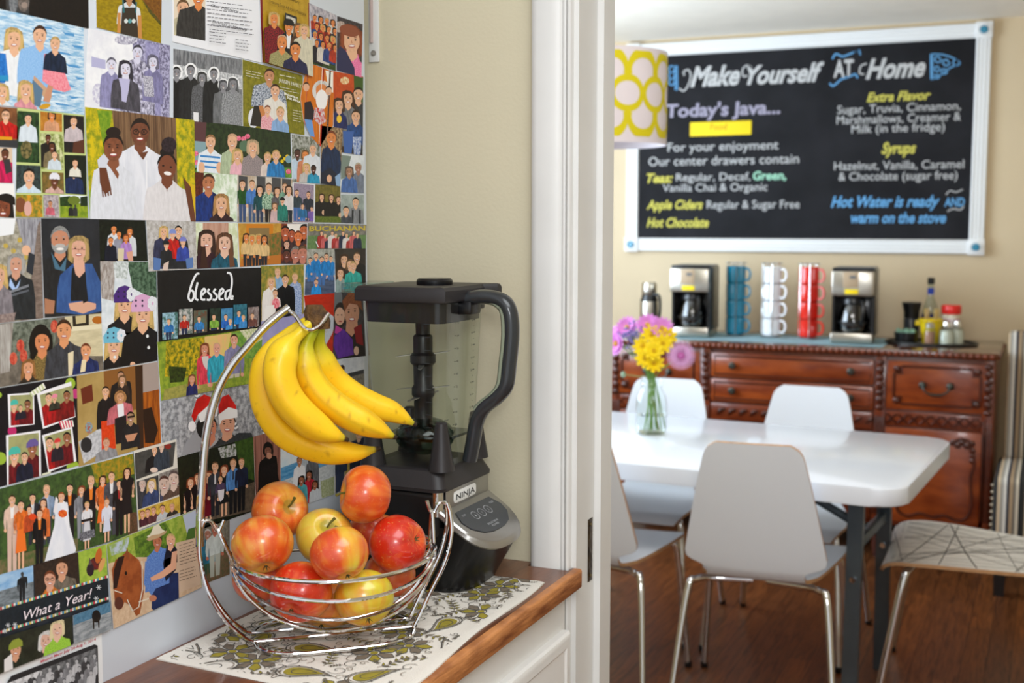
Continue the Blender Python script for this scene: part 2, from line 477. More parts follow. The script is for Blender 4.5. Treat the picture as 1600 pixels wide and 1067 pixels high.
for c, nm, rows in Lz:
    for r in rows:
        bm = B(); line(bm, *r); obj(nm, bm, CH[c], cb)
    bm = B()
    if c == 'w' and rows[0][0] == 'Make':
        for pts in ([(1061, 138), (1068, 142), (1075, 133), (1079, 118), (1075, 109), (1068, 112), (1069, 118)], [(1168, 118), (1161, 119), (1160, 108), (1167, 102), (1174, 106)], [(1350, 116), (1343, 114), (1345, 103), (1354, 99)]):
            b2_ = B(); stroke(b2_, [wx(*p) for p in pts], 0.007, bfn); obj('flourish', b2_, M_chalk, cb)
    if len(bm.verts): obj('flourish', bm, CH[c], cb)
    else: bm.free()
bm = B()
sw_m = M_chalk_b
def swash(pts, wd=0.008):
    b2_ = B(); stroke(b2_, [wx(*p) for p in pts], wd, bfn); obj('flourish', b2_, sw_m, cb)
swash([(1300, 92), (1306, 84), (1316, 88), (1328, 84), (1342, 78)]); swash([(1296, 130), (1302, 134), (1314, 124), (1326, 120), (1336, 116), (1340, 122)])
swash([(1334, 82), (1342, 78), (1344, 86)], 0.006)
for k in range(2): swash([(1454 + k * 2.5, 84), (1454.5 + k * 2.5, 124)], 0.006)
for cx, cy, r in ((1465, 92, 6), (1478, 97, 6), (1494, 97, 6), (1464, 107, 5), (1475, 111, 5), (1464, 119, 4)):
    swash([(cx + r * math.cos(t * 0.7) * (1 - t * 0.05), cy + r * math.sin(t * 0.7) * (1 - t * 0.05)) for t in range(10)], 0.006)
swash([(1456, 84), (1472, 85), (1488, 90), (1500, 97)], 0.006); swash([(1456, 124), (1470, 117), (1484, 106), (1498, 100)], 0.006)
for k in range(2): swash([(1054.5 + k * 3, 102), (1055 + k * 3, 141)], 0.006)
for cy in (108, 118, 128): swash([(1049 + 4 * math.cos(t * .8), cy + 5 * math.sin(t * .8)) for t in range(8)], 0.006)
sw_m = M_chalk
swash([(1478, 304), (1484, 298), (1494, 300), (1504, 296)], 0.005); swash([(1480, 330), (1490, 326), (1500, 328), (1506, 322)], 0.005)
# yellow slip naming the coffee of the day
M_yel_paper = mat('yellow_paper', '#fbdc18', 0.7)
a = wx(1078, 213); b2 = wx(1174, 187)
nt_ = thing('paper_note', 'yellow paper slip stuck to the chalkboard under the coffee heading', 'note', (a[0], YW - 0.0195, a[1]))
bm = B(); box(bm, 0, b2[0] - a[0], -0.0012, 0, 0, b2[1] - a[1] - 0.004, 0.0004); obj('paper', bm, M_yel_paper, nt_)
bm = B(); letters(bm, 'Food', lambda u, v: (u, -0.0014, v), 0.1, 0.185, 0.028, 0.03, 0.01, 0.1); obj('lettering', bm, mat('amber_ink', '#c9931a', 0.8), nt_)

# ------------------------------------------------------------------ sideboard
ZS, YSF = 0.912, 5.29
M_mah = mat('mahogany', '#7a3312', 0.28, coat=0.4, col2='#5a2009', vscale=6, stretch=(2, 8, 10))
M_mah_d = mat('dark_mahogany', '#54210d', 0.3, coat=0.3, col2='#381206', vscale=14)
M_mah_l = mat('figured_mahogany', '#96451b', 0.25, coat=0.4, col2='#6f2a0e', vscale=7, stretch=(1, 4, 3))
M_bronze = mat('dark_bronze', '#4a4a44', 0.4, 0.85)
sx0, sx1 = -1.87, -0.2
sb = thing('sideboard', 'carved mahogany sideboard with drawers against the wall under the chalkboard', 'sideboard', ((sx0 + sx1) / 2, YSF, 0))
so = sb.location.x
def sbx(bm, x0, x1, y0, y1, z0, z1, bev=0.003): box(bm, x0 - so, x1 - so, y0 - YSF, y1 - YSF, z0, z1, bev)
bm = B(); sbx(bm, sx0 - 0.012, sx1 + 0.012, YSF - 0.035, YW - 0.01, ZS - 0.028, ZS, 0.006)
top_o = obj('top', bm, mat('polished_mahogany', '#5f3018', 0.12, coat=0.8, col2='#472010', vscale=8, stretch=(1, 6, 1)), sb)
bm = B()
n = 62
for k in range(n):
    x = sx0 + (k + 0.5) * (sx1 - sx0) / n
    ball(bm, (x - so, -0.036, ZS - 0.016), 0.0115, 8, 6, 1.0, 1.0, 0.6)
for k in range(20):
    ball(bm, (sx1 + 0.012 - so, -0.02 + k * 0.027, ZS - 0.016), 0.0115, 8, 6, 1.0, 0.6, 1.0)
obj('rope_edge', bm, M_mah, top_o)
bm = B(); sbx(bm, sx0, sx1, YSF + 0.01, YW - 0.02, 0.15, ZS - 0.028); obj('carcass', bm, M_mah, sb)
for fx in (sx0 + 0.03, -1.42, -0.655, sx1 - 0.03):
    for fy in ((YSF + 0.035, YW - 0.05)):
        bm = B(); lathe(bm, [(0.028, 0.15), (0.034, 0.12), (0.022, 0.09), (0.026, 0.05), (0.018, 0.01), (0.016, 0.0)], 14, (fx - so, fy - YSF, 0)); obj('leg', bm, M_mah_d, sb)
# carved pilasters
def pilaster(x, wd):
    bm = B(); sbx(bm, x - wd / 2, x + wd / 2, YSF - 0.006, YSF + 0.012, 0.15, ZS - 0.03)
    p = obj('pilaster', bm, M_mah, sb)
    bm = B()
    for k in range(7): ball(bm, (x - so, -0.012, 0.66 + k * 0.032), wd * 0.36, 10, 8, 1.15 if k % 2 else 0.8, 1, 0.6)
    for q in range(3): sbx(bm, x - wd * 0.3 + q * wd * 0.3 - 0.004, x - wd * 0.3 + q * wd * 0.3 + 0.004, YSF - 0.011, YSF - 0.004, 0.2, 0.62, 0.002)
    obj('carving', bm, M_mah_d, p)
for x in (sx0 + 0.025, -1.418, -0.655, sx1 - 0.025): pilaster(x, 0.046)
def loopframe(bm, pts, r):
    tube(bm, pts, r, 6, closed=True)
def bail(par, x, z):
    bm = B()
    for s in (-1, 1):
        ball(bm, (x + s * 0.055 - so, -0.014, z), 0.016, 10, 8, 1, 1, 0.6)
    tube(bm, smooth_path([(x - 0.055 - so, -0.022, z), (x - 0.045 - so, -0.03, z - 0.022), (x - 0.02 - so, -0.032, z - 0.036), (x + 0.02 - so, -0.032, z - 0.036), (x + 0.045 - so, -0.03, z - 0.022), (x + 0.055 - so, -0.022, z)], 5), [0.004] * 10 + [0.0055] * 6 + [0.004] * 10, 8)
    obj('handle', bm, M_bronze, par)
def sidecab(x0, x1):
    # top drawer with notched moulding
    bm = B(); sbx(bm, x0, x1, YSF - 0.008, YSF + 0.012, 0.655, 0.862, 0.004)
    d = obj('drawer', bm, M_mah_l, sb)
    a0, a1, z0, z1, nn = x0 + 0.03, x1 - 0.03, 0.68, 0.84, 0.03
    pts = [(a0 + nn, z0), (a1 - nn, z0), (a1 - nn, z0 + nn), (a1, z0 + nn), (a1, z1 - nn), (a1 - nn, z1 - nn), (a1 - nn, z1), (a0 + nn, z1), (a0 + nn, z1 - nn), (a0, z1 - nn), (a0, z0 + nn), (a0 + nn, z0 + nn)]
    bm = B(); loopframe(bm, [(p[0] - so, -0.009, p[1]) for p in pts], 0.0055)
    for px_, pz in ((a0, z0), (a1, z0), (a0, z1), (a1, z1)): ball(bm, (px_ + (0.012 if px_ == a0 else -0.012) - so, -0.009, pz + (0.012 if pz == z0 else -0.012)), 0.016, 8, 6, 1, 1, 0.5)
    obj('moulding', bm, M_mah_d, d)
    bail(d, (x0 + x1) / 2, 0.765)
    bm = B(); sbx(bm, x0, x1, YSF - 0.004, YSF + 0.012, 0.585, 0.645, 0.003); fz = obj('frieze', bm, M_mah, sb)
    bm = B()
    m = 9
    for k in range(m):
        xa = x0 + (k + 0.1) * (x1 - x0) / m; xb = xa + (x1 - x0) / m * 0.85
        for s in (0, 1): tube(bm, [(xa - so, -0.006, 0.595 + s * 0.04), (xb - so, -0.006, 0.635 - s * 0.04)], 0.004, 6)
    obj('fretwork', bm, M_mah_d, fz)
    # door with a shaped moulding
    bm = B(); sbx(bm, x0, x1, YSF - 0.006, YSF + 0.012, 0.17, 0.575, 0.004); dr = obj('door', bm, M_mah_l, sb)
    xm = (x0 + x1) / 2; hw_ = (x1 - x0) / 2 - 0.04
    half = [(0, 0.535), (0.35, 0.522), (0.62, 0.545), (0.86, 0.535), (0.9, 0.49), (0.98, 0.45), (0.9, 0.38), (0.94, 0.28), (0.86, 0.22), (0.62, 0.2), (0.3, 0.215), (0, 0.205)]
    pts = [(xm + a_ * hw_ - so, -0.008, z_) for a_, z_ in half] + [(xm - a_ * hw_ - so, -0.008, z_) for a_, z_ in half[-2:0:-1]]
    bm = B(); loopframe(bm, smooth_path(pts, 4, True), 0.006)
    for s in (-1, 1):
        for q in range(5): ball(bm, (xm + s * (hw_ * 0.9 - q * 0.018) - so, -0.008, 0.53 - (q % 2) * 0.012), 0.014, 8, 6, 1, 1, 0.5)
        for q in range(3): ball(bm, (xm + s * hw_ * 0.93 - so, -0.008, 0.5 - q * 0.022), 0.012, 8, 6, 1, 1, 0.5)
    obj('moulding', bm, M_mah_d, dr)
sidecab(-0.63, -0.226); sidecab(-1.845, -1.443)
for z0, z1 in ((0.755, 0.862), (0.645, 0.745)):
    bm = B(); sbx(bm, -1.39, -0.682, YSF - 0.014, YSF + 0.012, z0, z1, 0.005); d = obj('drawer', bm, M_mah_l, sb)
    bm = B(); loopframe(bm, [(x - so, -0.015, z) for x, z in ((-1.375, z0 + 0.013), (-0.697, z0 + 0.013), (-0.697, z1 - 0.013), (-1.375, z1 - 0.013))], 0.004); obj('moulding', bm, M_mah_d, d)
    for x in (-1.29, -0.775):
        bm = B(); lathe(bm, [(0.009, -0.012), (0.007, -0.022), (0.016, -0.028), (0.017, -0.034), (0.01, -0.039)], 14, (x - so, 0, (z0 + z1) / 2), 'y'); obj('knob', bm, M_bronze, d)
bm = B(); sbx(bm, -1.39, -0.682, YSF - 0.01, YSF + 0.012, 0.56, 0.635, 0.004); fz = obj('frieze', bm, M_mah, sb)
bm = B()
for k in range(14):
    x = -1.36 + k * 0.05
    tube(bm, smooth_path([(x - so, -0.013, 0.585), (x + 0.015 - so, -0.017, 0.605), (x + 0.036 - so, -0.013, 0.612)], 3), [0.004, 0.006, 0.008, 0.008, 0.007, 0.005, 0.003], 6)
obj('carving', bm, M_mah_d, fz)
for x0, x1 in ((-1.39, -1.04), (-1.032, -0.682)):
    bm = B(); sbx(bm, x0, x1, YSF - 0.008, YSF + 0.012, 0.17, 0.55, 0.004); d = obj('door', bm, M_mah, sb)
    bm = B(); ball(bm, ((x1 - 0.03 if x0 < -1.2 else x0 + 0.03) - so, -0.016, 0.42), 0.012, 10, 8); obj('knob', bm, M_bronze, d)

# aqua woven runner
rA = at(1050, 523, 2, ZS); 
M_runner = mat('aqua_lace', '#d6f6ff', 0.9, col2='#c0ecfa', vscale=130, bump=0.06, bscale=160)
bm = B()
rx0, rx1, ry0, ry1 = -1.63, -0.655, 5.305, 5.70
nx, ny = 60, 20
vv = [[bm.verts.new((rx0 + (rx1 - rx0) * i / nx, ry0 + (ry1 - ry0) * j / ny + (0.004 * math.sin(i * 2.1) if j in (0, ny) else 0), ZS + 0.003 + 0.0012 * math.sin(i * 0.9) * math.sin(j * 0.7))) for i in range(nx + 1)] for j in range(ny + 1)]
for j in range(ny):
    for i in range(nx): bm.faces.new((vv[j][i], vv[j][i + 1], vv[j + 1][i + 1], vv[j + 1][i]))
r_ = bmesh.ops.solidify(bm, geom=bm.faces[:], thickness=0.003)
tag(obj('table_runner', bm, M_runner), 'aqua woven table runner lying on top of the sideboard', 'table runner')
ZR = ZS + 0.0062

# ------------------------------------------------------------------ things on the sideboard
M_steel = mat('brushed_steel', '#c8c3b8', 0.28, 1.0, var=0.1, vscale=3)
M_black = mat('black_plastic', '#141416', 0.3, coat=0.2)
M_chrome = mat('chrome', '#e2e2e2', 0.07, 1.0)
M_cglass = thin_glass('clear_glass', '#e9f0ee', 0.06)
M_dglass = thin_glass('smoky_glass', '#55606a', 0.12)
def coffee_maker(x, y, label):
    t = thing('coffee_maker', label, 'coffee maker', (x, y, ZR), 0.05, 'coffee makers on the sideboard')
    bm = B(); box(bm, -0.09, 0.09, -0.1, 0.12, 0, 0.045, 0.006); obj('warming_base', bm, M_steel, t)
    bm = B(); box(bm, -0.088, 0.088, 0.02, 0.12, 0.045, 0.21, 0.006); box(bm, -0.088, -0.078, -0.07, 0.03, 0.045, 0.21); box(bm, 0.078, 0.088, -0.07, 0.03, 0.045, 0.21); obj('body', bm, M_black, t)
    bm = B(); box(bm, -0.09, 0.09, -0.105, 0.12, 0.205, 0.316, 0.008); h = obj('brew_head', bm, M_steel, t)
    bm = B(); box(bm, -0.088, 0.09, -0.1, 0.122, 0.314, 0.33, 0.006); box(bm, 0.086, 0.094, -0.07, 0.12, 0.03, 0.32, 0.003); obj('lid', bm, M_black, t)
    bm = B(); box(bm, -0.04, 0.025, -0.1075, -0.104, 0.245, 0.312, 0.001); pn = obj('control_panel', bm, mat('tan_panel', '#b9a184', 0.4), h)
    bm = B(); box(bm, -0.012, 0.014, -0.109, -0.107, 0.283, 0.296); obj('display', bm, mat('lcd', '#6d6f72', 0.3), pn)
    bm = B(); box(bm, -0.032, 0.026, -0.1095, -0.1075, 0.216, 0.237, 0.001); tag(obj('sticker', bm, M_yel_paper, h), 'yellow label stuck on the coffee maker')
    c = obj('carafe', lathe(B(), [(0.055, 0.046), (0.066, 0.06), (0.068, 0.09), (0.058, 0.135), (0.046, 0.165), (0.05, 0.18)], 28, (0, -0.03, 0), 'z', True, False), M_dglass, t)
    bm = B(); lathe(bm, [(0.05, 0.168), (0.052, 0.185), (0.045, 0.2), (0.02, 0.203)], 24, (0, -0.03, 0)); lathe(bm, [(0.062, 0.09), (0.0695, 0.086), (0.0695, 0.096)], 24, (0, -0.03, 0), 'z', False, False)
    obj('carafe_lid', bm, M_black, c)
    bm = B(); tube(bm, smooth_path([(0.03, -0.075, 0.185), (0.045, -0.105, 0.18), (0.05, -0.118, 0.14), (0.045, -0.108, 0.1), (0.038, -0.088, 0.08)], 5), 0.0085, 8); obj('carafe_handle', bm, M_black, c)
    bm = B(); lathe(bm, [(0.052, 0.05), (0.06, 0.06), (0.059, 0.075)], 24, (0, -0.03, 0)); obj('coffee', bm, mat('black_coffee', '#1a0f08', 0.1), c)
    return t
coffee_maker(-1.53, 5.475, 'steel and black coffee maker left of the blue mugs')
coffee_maker(-0.8, 5.475, 'steel and black coffee maker right of the red mugs')

# stacked mugs in wire towers
def make_mug(cname, hexc):
    m = mat('glaze_' + cname, hexc, 0.12, coat=0.6)
    t = thing('mug', '', 'mug')
    bm = B(); lathe(bm, [(0.038, 0.0), (0.0445, 0.004), (0.0455, 0.02), (0.0455, 0.076), (0.0438, 0.078), (0.0425, 0.076), (0.0425, 0.012), (0.03, 0.008)], 32); obj('cup', bm, m, t)
    bm = B(); tube(bm, smooth_path([(0.0445, 0, 0.068), (0.066, 0, 0.066), (0.076, 0, 0.046), (0.072, 0, 0.024), (0.06, 0, 0.014), (0.0445, 0, 0.016)], 5), 0.0052, 10); obj('handle', bm, m, t)
    return t
pos = ('bottom', 'second from the bottom', 'third from the bottom', 'top')
for cname, hexc, px_, py_ in (('blue', '#1c7f9e', 1148.5, 516), ('white', '#eef0f4', 1204, 519), ('red', '#e0230f', 1262, 522)):
    q = at(px_, py_, 1, 5.56)
    x = q.x; y = 5.56
    st = thing('mug_rack', f'chrome wire rack holding the stack of {cname} mugs on the sideboard', 'mug rack', (x, y, ZR), 0, 'mug racks')
    bm = B(); lathe(bm, [(0.044, 0.0), (0.048, 0.003), (0.044, 0.006), (0.036, 0.006)], 28); obj('base_ring', bm, M_chrome, st)
    for a_ in (-130, -75, 60, 120):
        bm = B(); ca, sa = math.cos(math.radians(a_)), math.sin(math.radians(a_))
        tube(bm, [(0.049 * ca, 0.049 * sa, 0.003), (0.049 * ca, 0.049 * sa, 0.338)], 0.0021, 8); obj('rod', bm, M_chrome, st)
    bm = B(); tube(bm, [(0.049 * math.cos(k * PI / 12), 0.049 * math.sin(k * PI / 12), 0.338) for k in range(24)], 0.0021, 8, closed=True); obj('top_ring', bm, M_chrome, st)
    mg = make_mug(cname, hexc)
    for k in range(4):
        lab = f'{cname} mug, {pos[k]} one in the stack of {cname} mugs'
        o = mg if k == 0 else dup(mg)
        o.location = (x, y, ZR + 0.0065 + k * 0.0795); o.rotation_euler = (0, 0, math.radians(-18))
        tag(o, lab, 'mug', f'{cname} mugs')

# tall thermos
q = at(1014, 505, 1, 5.52)
t = thing('thermos', 'tall steel and black thermos behind the flowers at the left end of the sideboard', 'thermos', (q.x, 5.52, ZS))
bm = B(); lathe(bm, [(0.041, 0), (0.044, 0.005), (0.044, 0.15), (0.04, 0.165)], 28); obj('body', bm, M_steel, t)
bm = B(); lathe(bm, [(0.041, 0.15), (0.043, 0.162), (0.036, 0.18), (0.036, 0.188)], 28); obj('collar', bm, M_black, t)
bm = B(); lathe(bm, [(0.034, 0.188), (0.036, 0.192), (0.036, 0.238), (0.032, 0.246), (0.01, 0.248)], 28); obj('cap', bm, M_steel, t)
bm = B(); tube(bm, smooth_path([(0.03, -0.02, 0.19), (0.06, -0.03, 0.18), (0.062, -0.03, 0.1), (0.042, -0.02, 0.05)], 5), 0.007, 8); obj('handle', bm, M_black, t)

# oval tray with its jars
YT = 5.55
tL, tR = at(1384, 533, 1, YT).x, at(1528, 535, 1, YT).x
tx = (tL + tR) / 2; ta = (tR - tL) / 2; tb = 0.13
tr = thing('tray', 'oval black rimmed tray at the right end of the sideboard', 'tray', (tx, YT, ZS))
bm = B(); lathe(bm, [(1.0, 0.002), (1.0, 0.004)], 40); bmesh.ops.scale(bm, verts=bm.verts, vec=(ta, tb, 1)); obj('plate', bm, mat('grey_tray', '#8d8a84', 0.35, 0.6, var=0.2, vscale=40), tr)
bm = B(); tube(bm, [(ta * math.cos(k * PI / 24), tb * math.sin(k * PI / 24), 0.009) for k in range(48)], 0.006, 8, closed=True)
tube(bm, [(ta * 0.98 * math.cos(k * PI / 24), tb * 0.98 * math.sin(k * PI / 24), 0.002) for k in range(48)], 0.002, 6, closed=True); obj('rim', bm, M_black, tr)
ZT = ZS + 0.0045
def tx_(px): return at(px, 520, 1, YT).x
# black tub with green packets
t = thing('packet_tub', 'black tub filled with pale green packets on the tray', 'tub', (tx_(1418), YT - 0.045, ZT))
bm = B(); lathe(bm, [(0.042, 0), (0.046, 0.004), (0.052, 0.05), (0.049, 0.05), (0.044, 0.006)], 24); obj('tub', bm, M_black, t)
M_mint = mat('mint_paper', '#9cc6b0', 0.8, var=0.15, vscale=30)
for k in range(9):
    a_ = k * 0.7
    bm = B(); box(bm, -0.02, 0.02, -0.003, 0.003, -0.02, 0.025, 0.001)
    o = obj('packet', bm, M_mint, None, loc=(t.location.x - 0.034 + k * 0.0085, t.location.y + 0.006 * math.sin(a_ * 3), ZT + 0.036 + 0.003 * math.cos(a_ * 2)))
    o.rotation_euler = (0.2 * math.sin(a_), 0.25 * math.cos(a_ * 2.3), 1.3 + 0.1 * math.sin(a_ * 5))
    tag(o, 'pale green sweetener packet standing in the black tub', 'packet', 'green packets in the black tub')
# black cup tower of lids
t = thing('lid_tower', 'stack of black flared cups behind the tub of green packets', 'cup', (tx_(1421), YT + 0.062, ZT))
bm = B(); lathe(bm, [(0.03, 0), (0.032, 0.002), (0.034, 0.1), (0.031, 0.105)], 24); obj('sleeve', bm, mat('grey_film', '#3b3f48', 0.25, var=0.5, vscale=40), t)
bm = B(); lathe(bm, [(0.033, 0.105), (0.034, 0.13), (0.043, 0.172), (0.041, 0.175), (0.02, 0.172)], 24); obj('rim_cup', bm, M_black, t)
# syrup bottle
t = thing('syrup_bottle', 'tall clear syrup bottle with black cap and blue neck band on the tray', 'bottle', (tx_(1450), YT + 0.07, ZT))
bm = B(); lathe(bm, [(0.03, 0), (0.034, 0.004), (0.035, 0.12), (0.033, 0.15), (0.022, 0.18), (0.0135, 0.2), (0.0125, 0.26)], 28, cap1=False); obj('glass', bm, M_cglass, t)
bm = B(); lathe(bm, [(0.029, 0.004), (0.032, 0.008), (0.033, 0.095)], 24); obj('syrup', bm, mat('amber_syrup', '#b88a25', 0.1, trans=0.6), t)
bm = B(); lathe(bm, [(0.0362, 0.1), (0.0362, 0.122)], 24, cap0=False, cap1=False); obj('label_band', bm, mat('navy_label', '#242a63', 0.5), t)
bm = B(); lathe(bm, [(0.0148, 0.212), (0.0148, 0.238)], 20, cap0=False, cap1=False); obj('neck_band', bm, mat('blue_label', '#2f4ec0', 0.5), t)
bm = B(); lathe(bm, [(0.015, 0.256), (0.0158, 0.26), (0.0158, 0.282), (0.013, 0.285)], 20); obj('cap', bm, M_black, t)
# yellow bucket with sticks
bxk = tx_(1454)
t = thing('bucket', 'small yellow bucket with flared rim standing in the middle of the tray', 'bucket', (bxk, YT - 0.02, ZT))
bm = B(); lathe(bm, [(0.031, 0), (0.033, 0.002), (0.046, 0.096), (0.052, 0.1), (0.053, 0.108), (0.049, 0.109), (0.043, 0.096), (0.03, 0.008)], 28); obj('pail', bm, mat('yellow_enamel', '#f2d211', 0.3, coat=0.4), t)
for s in (-1, 1):
    bm = B(); box(bm, s * 0.052 - 0.012, s * 0.052 + 0.012, -0.004, 0.004, 0.078, 0.1, 0.003); obj('ear', bm, MATS['yellow_enamel'], t)
M_bamboo = mat('bamboo', '#d9b668', 0.5, var=0.25, vscale=30)
for k, dx in enumerate((-0.022, -0.012, 0.018, 0.028)):
    bm = B(); tube(bm, [(0, 0, -0.085), (0, 0, 0.055)], 0.0042, 8)
    o = obj('stir_stick', bm, M_bamboo, None, loc=(bxk + dx * 0.9, YT - 0.02 + 0.006 * (k % 2), ZT + 0.098))
    o.rotation_euler = (0, 0.1 * (dx / 0.03), 0)
    tag(o, 'tan wooden stir stick standing in the yellow bucket', 'stick', 'stir sticks in the yellow bucket')
# pink labelled shaker in front
t = thing('spice_jar', 'small clear jar with pink label and silver top in front of the yellow bucket', 'jar', (tx_(1456), YT - 0.1, ZT))
bm = B(); lathe(bm, [(0.02, 0), (0.022, 0.003), (0.022, 0.066), (0.017, 0.076)], 20, cap1=False); j = obj('jar', bm, M_cglass, t)
bm = B(); lathe(bm, [(0.0195, 0.003), (0.0205, 0.06)], 20); obj('powder', bm, mat('pink_powder', '#c58d77', 0.8, var=0.1), t)
bm = B(); lathe(bm, [(0.0185, 0.076), (0.019, 0.092), (0.012, 0.1), (0.004, 0.101)], 20); obj('lid', bm, M_steel, t)
# red lidded creamer
t = thing('creamer_jar', 'plastic creamer jar with big red lid and white label at the back of the tray', 'jar', (tx_(1484), YT + 0.05, ZT))
bm = B(); lathe(bm, [(0.034, 0), (0.037, 0.004), (0.037, 0.12), (0.034, 0.128)], 28); obj('jar', bm, mat('cream_plastic', '#e6dcc8', 0.4), t)
bm = B(); lathe(bm, [(0.0376, 0.03), (0.0376, 0.11)], 28, cap0=False, cap1=False); lb = obj('label', bm, mat('white_label', '#f0eeee', 0.5, col2='#a33b55', vscale=22), t)
bm = B(); lathe(bm, [(0.04, 0.128), (0.042, 0.132), (0.042, 0.162), (0.038, 0.168), (0.02, 0.169)], 28); obj('lid', bm, mat('red_plastic', '#e21d18', 0.3, coat=0.3), t)
# sugar shakers
for px_, dy, sc, lab in ((1481, -0.075, 1.0, 'round white sugar shaker with silver top in front of the creamer jar'), (1496, -0.02, 0.92, 'white shaker with silver ball top behind and right of the round sugar shaker')):
    t = thing('sugar_shaker', lab, 'shaker', (tx_(px_), YT + dy, ZT))
    bm = B(); lathe(bm, [(0.026 * sc, 0), (0.031 * sc, 0.004), (0.032 * sc, 0.04), (0.026 * sc, 0.068), (0.017 * sc, 0.08)], 24, cap1=False); obj('glass', bm, M_cglass, t)
    bm = B(); lathe(bm, [(0.025 * sc, 0.003), (0.029 * sc, 0.006), (0.03 * sc, 0.04), (0.025 * sc, 0.064)], 24); obj('sugar', bm, mat('white_sugar', '#efeade', 0.9), t)
    bm = B(); lathe(bm, [(0.018 * sc, 0.08), (0.019 * sc, 0.09), (0.015 * sc, 0.103), (0.005, 0.108)], 20); obj('top', bm, M_chrome, t)

# ------------------------------------------------------------------ dining table
M_tabw = mat('white_table_paint', '#e6ebf4', 0.22, coat=0.3, var=0.02, vscale=5, bump=0.02, bscale=12)
M_gun = mat('grey_steel', '#5c656c', 0.35, 0.7, var=0.15, vscale=10)
trz = math.radians(-4)
tb_ = thing('dining_table', 'long white painted dining table with rounded corners on grey steel trestles', 'table', (-1.235, 3.77, 0), trz)
bm = B(); prism(bm, rrect(-0.93, 0.93, -0.44, 0.44, 0.085, 8), 'z', 0.69, 0.74, 0.006); obj('tabletop', bm, M_tabw, tb_)
for sgn in (1, -1):
    for yy, ysp in ((-0.2, -0.03), (0.2, 0.03)):
        bm = B()
        loft(bm, [[(sgn * 0.76 + dx, yy + dy + ysp * (1 - z / 0.69), z) for dx, dy in ((-0.022, -0.012), (0.022, -0.012), (0.022, 0.012), (-0.022, 0.012))] for z in (0.0, 0.69)])
        lg = obj('leg', bm, M_gun, tb_)
        bm = B(); lathe(bm, [(0.009, -0.018), (0.009, -0.012), (0.004, -0.02)], 10, (sgn * 0.76, yy, 0.5), 'y'); obj('bolt', bm, M_chrome, lg); bm = B(); lathe(bm, [(0.009, -0.018), (0.009, -0.012)], 10, (sgn * 0.76, yy + ysp * 0.4, 0.42), 'y'); obj('bolt', bm, M_chrome, lg)
    bm = B(); box(bm, sgn * 0.76 - 0.012, sgn * 0.76 + 0.012, -0.19, 0.19, 0.5, 0.53, 0.003); obj('crossbar', bm, M_gun, tb_)
    bm = B(); tube(bm, [(sgn * 0.75, 0, 0.515), (sgn * 0.4, 0, 0.688)], 0.014, 8); obj('brace', bm, M_gun, tb_)
bm = B(); box(bm, -0.9, 0.9, -0.015, 0.015, 0.664, 0.689, 0.003); obj('stretcher', bm, M_gun, tb_)

# ------------------------------------------------------------------ chairs
M_shell = mat('white_laminate', '#dfe3e9', 0.35, var=0.01)
M_ply = mat('birch_ply_edge', '#c99a6d', 0.55, var=0.3, vscale=60, stretch=(1, 1, 8))
PROF = [(0.245, 0.418), (0.235, 0.436), (0.205, 0.447), (0.12, 0.449), (0.0, 0.444), (-0.09, 0.44), (-0.15, 0.441), (-0.195, 0.448), (-0.218, 0.468), (-0.23, 0.50), (-0.245, 0.56), (-0.265, 0.65), (-0.285, 0.75), (-0.303, 0.85)]
WID = [(0.0, 0.19), (0.03, 0.214), (0.08, 0.224), (0.16, 0.214), (0.28, 0.187), (0.36, 0.165), (0.40, 0.148), (0.42, 0.139), (0.455, 0.136), (0.466, 0.142), (0.474, 0.165), (0.482, 0.189), (0.498, 0.198), (0.56, 0.186), (0.66, 0.166), (0.74, 0.148), (0.79, 0.135), (0.808, 0.122), (0.82, 0.1)]
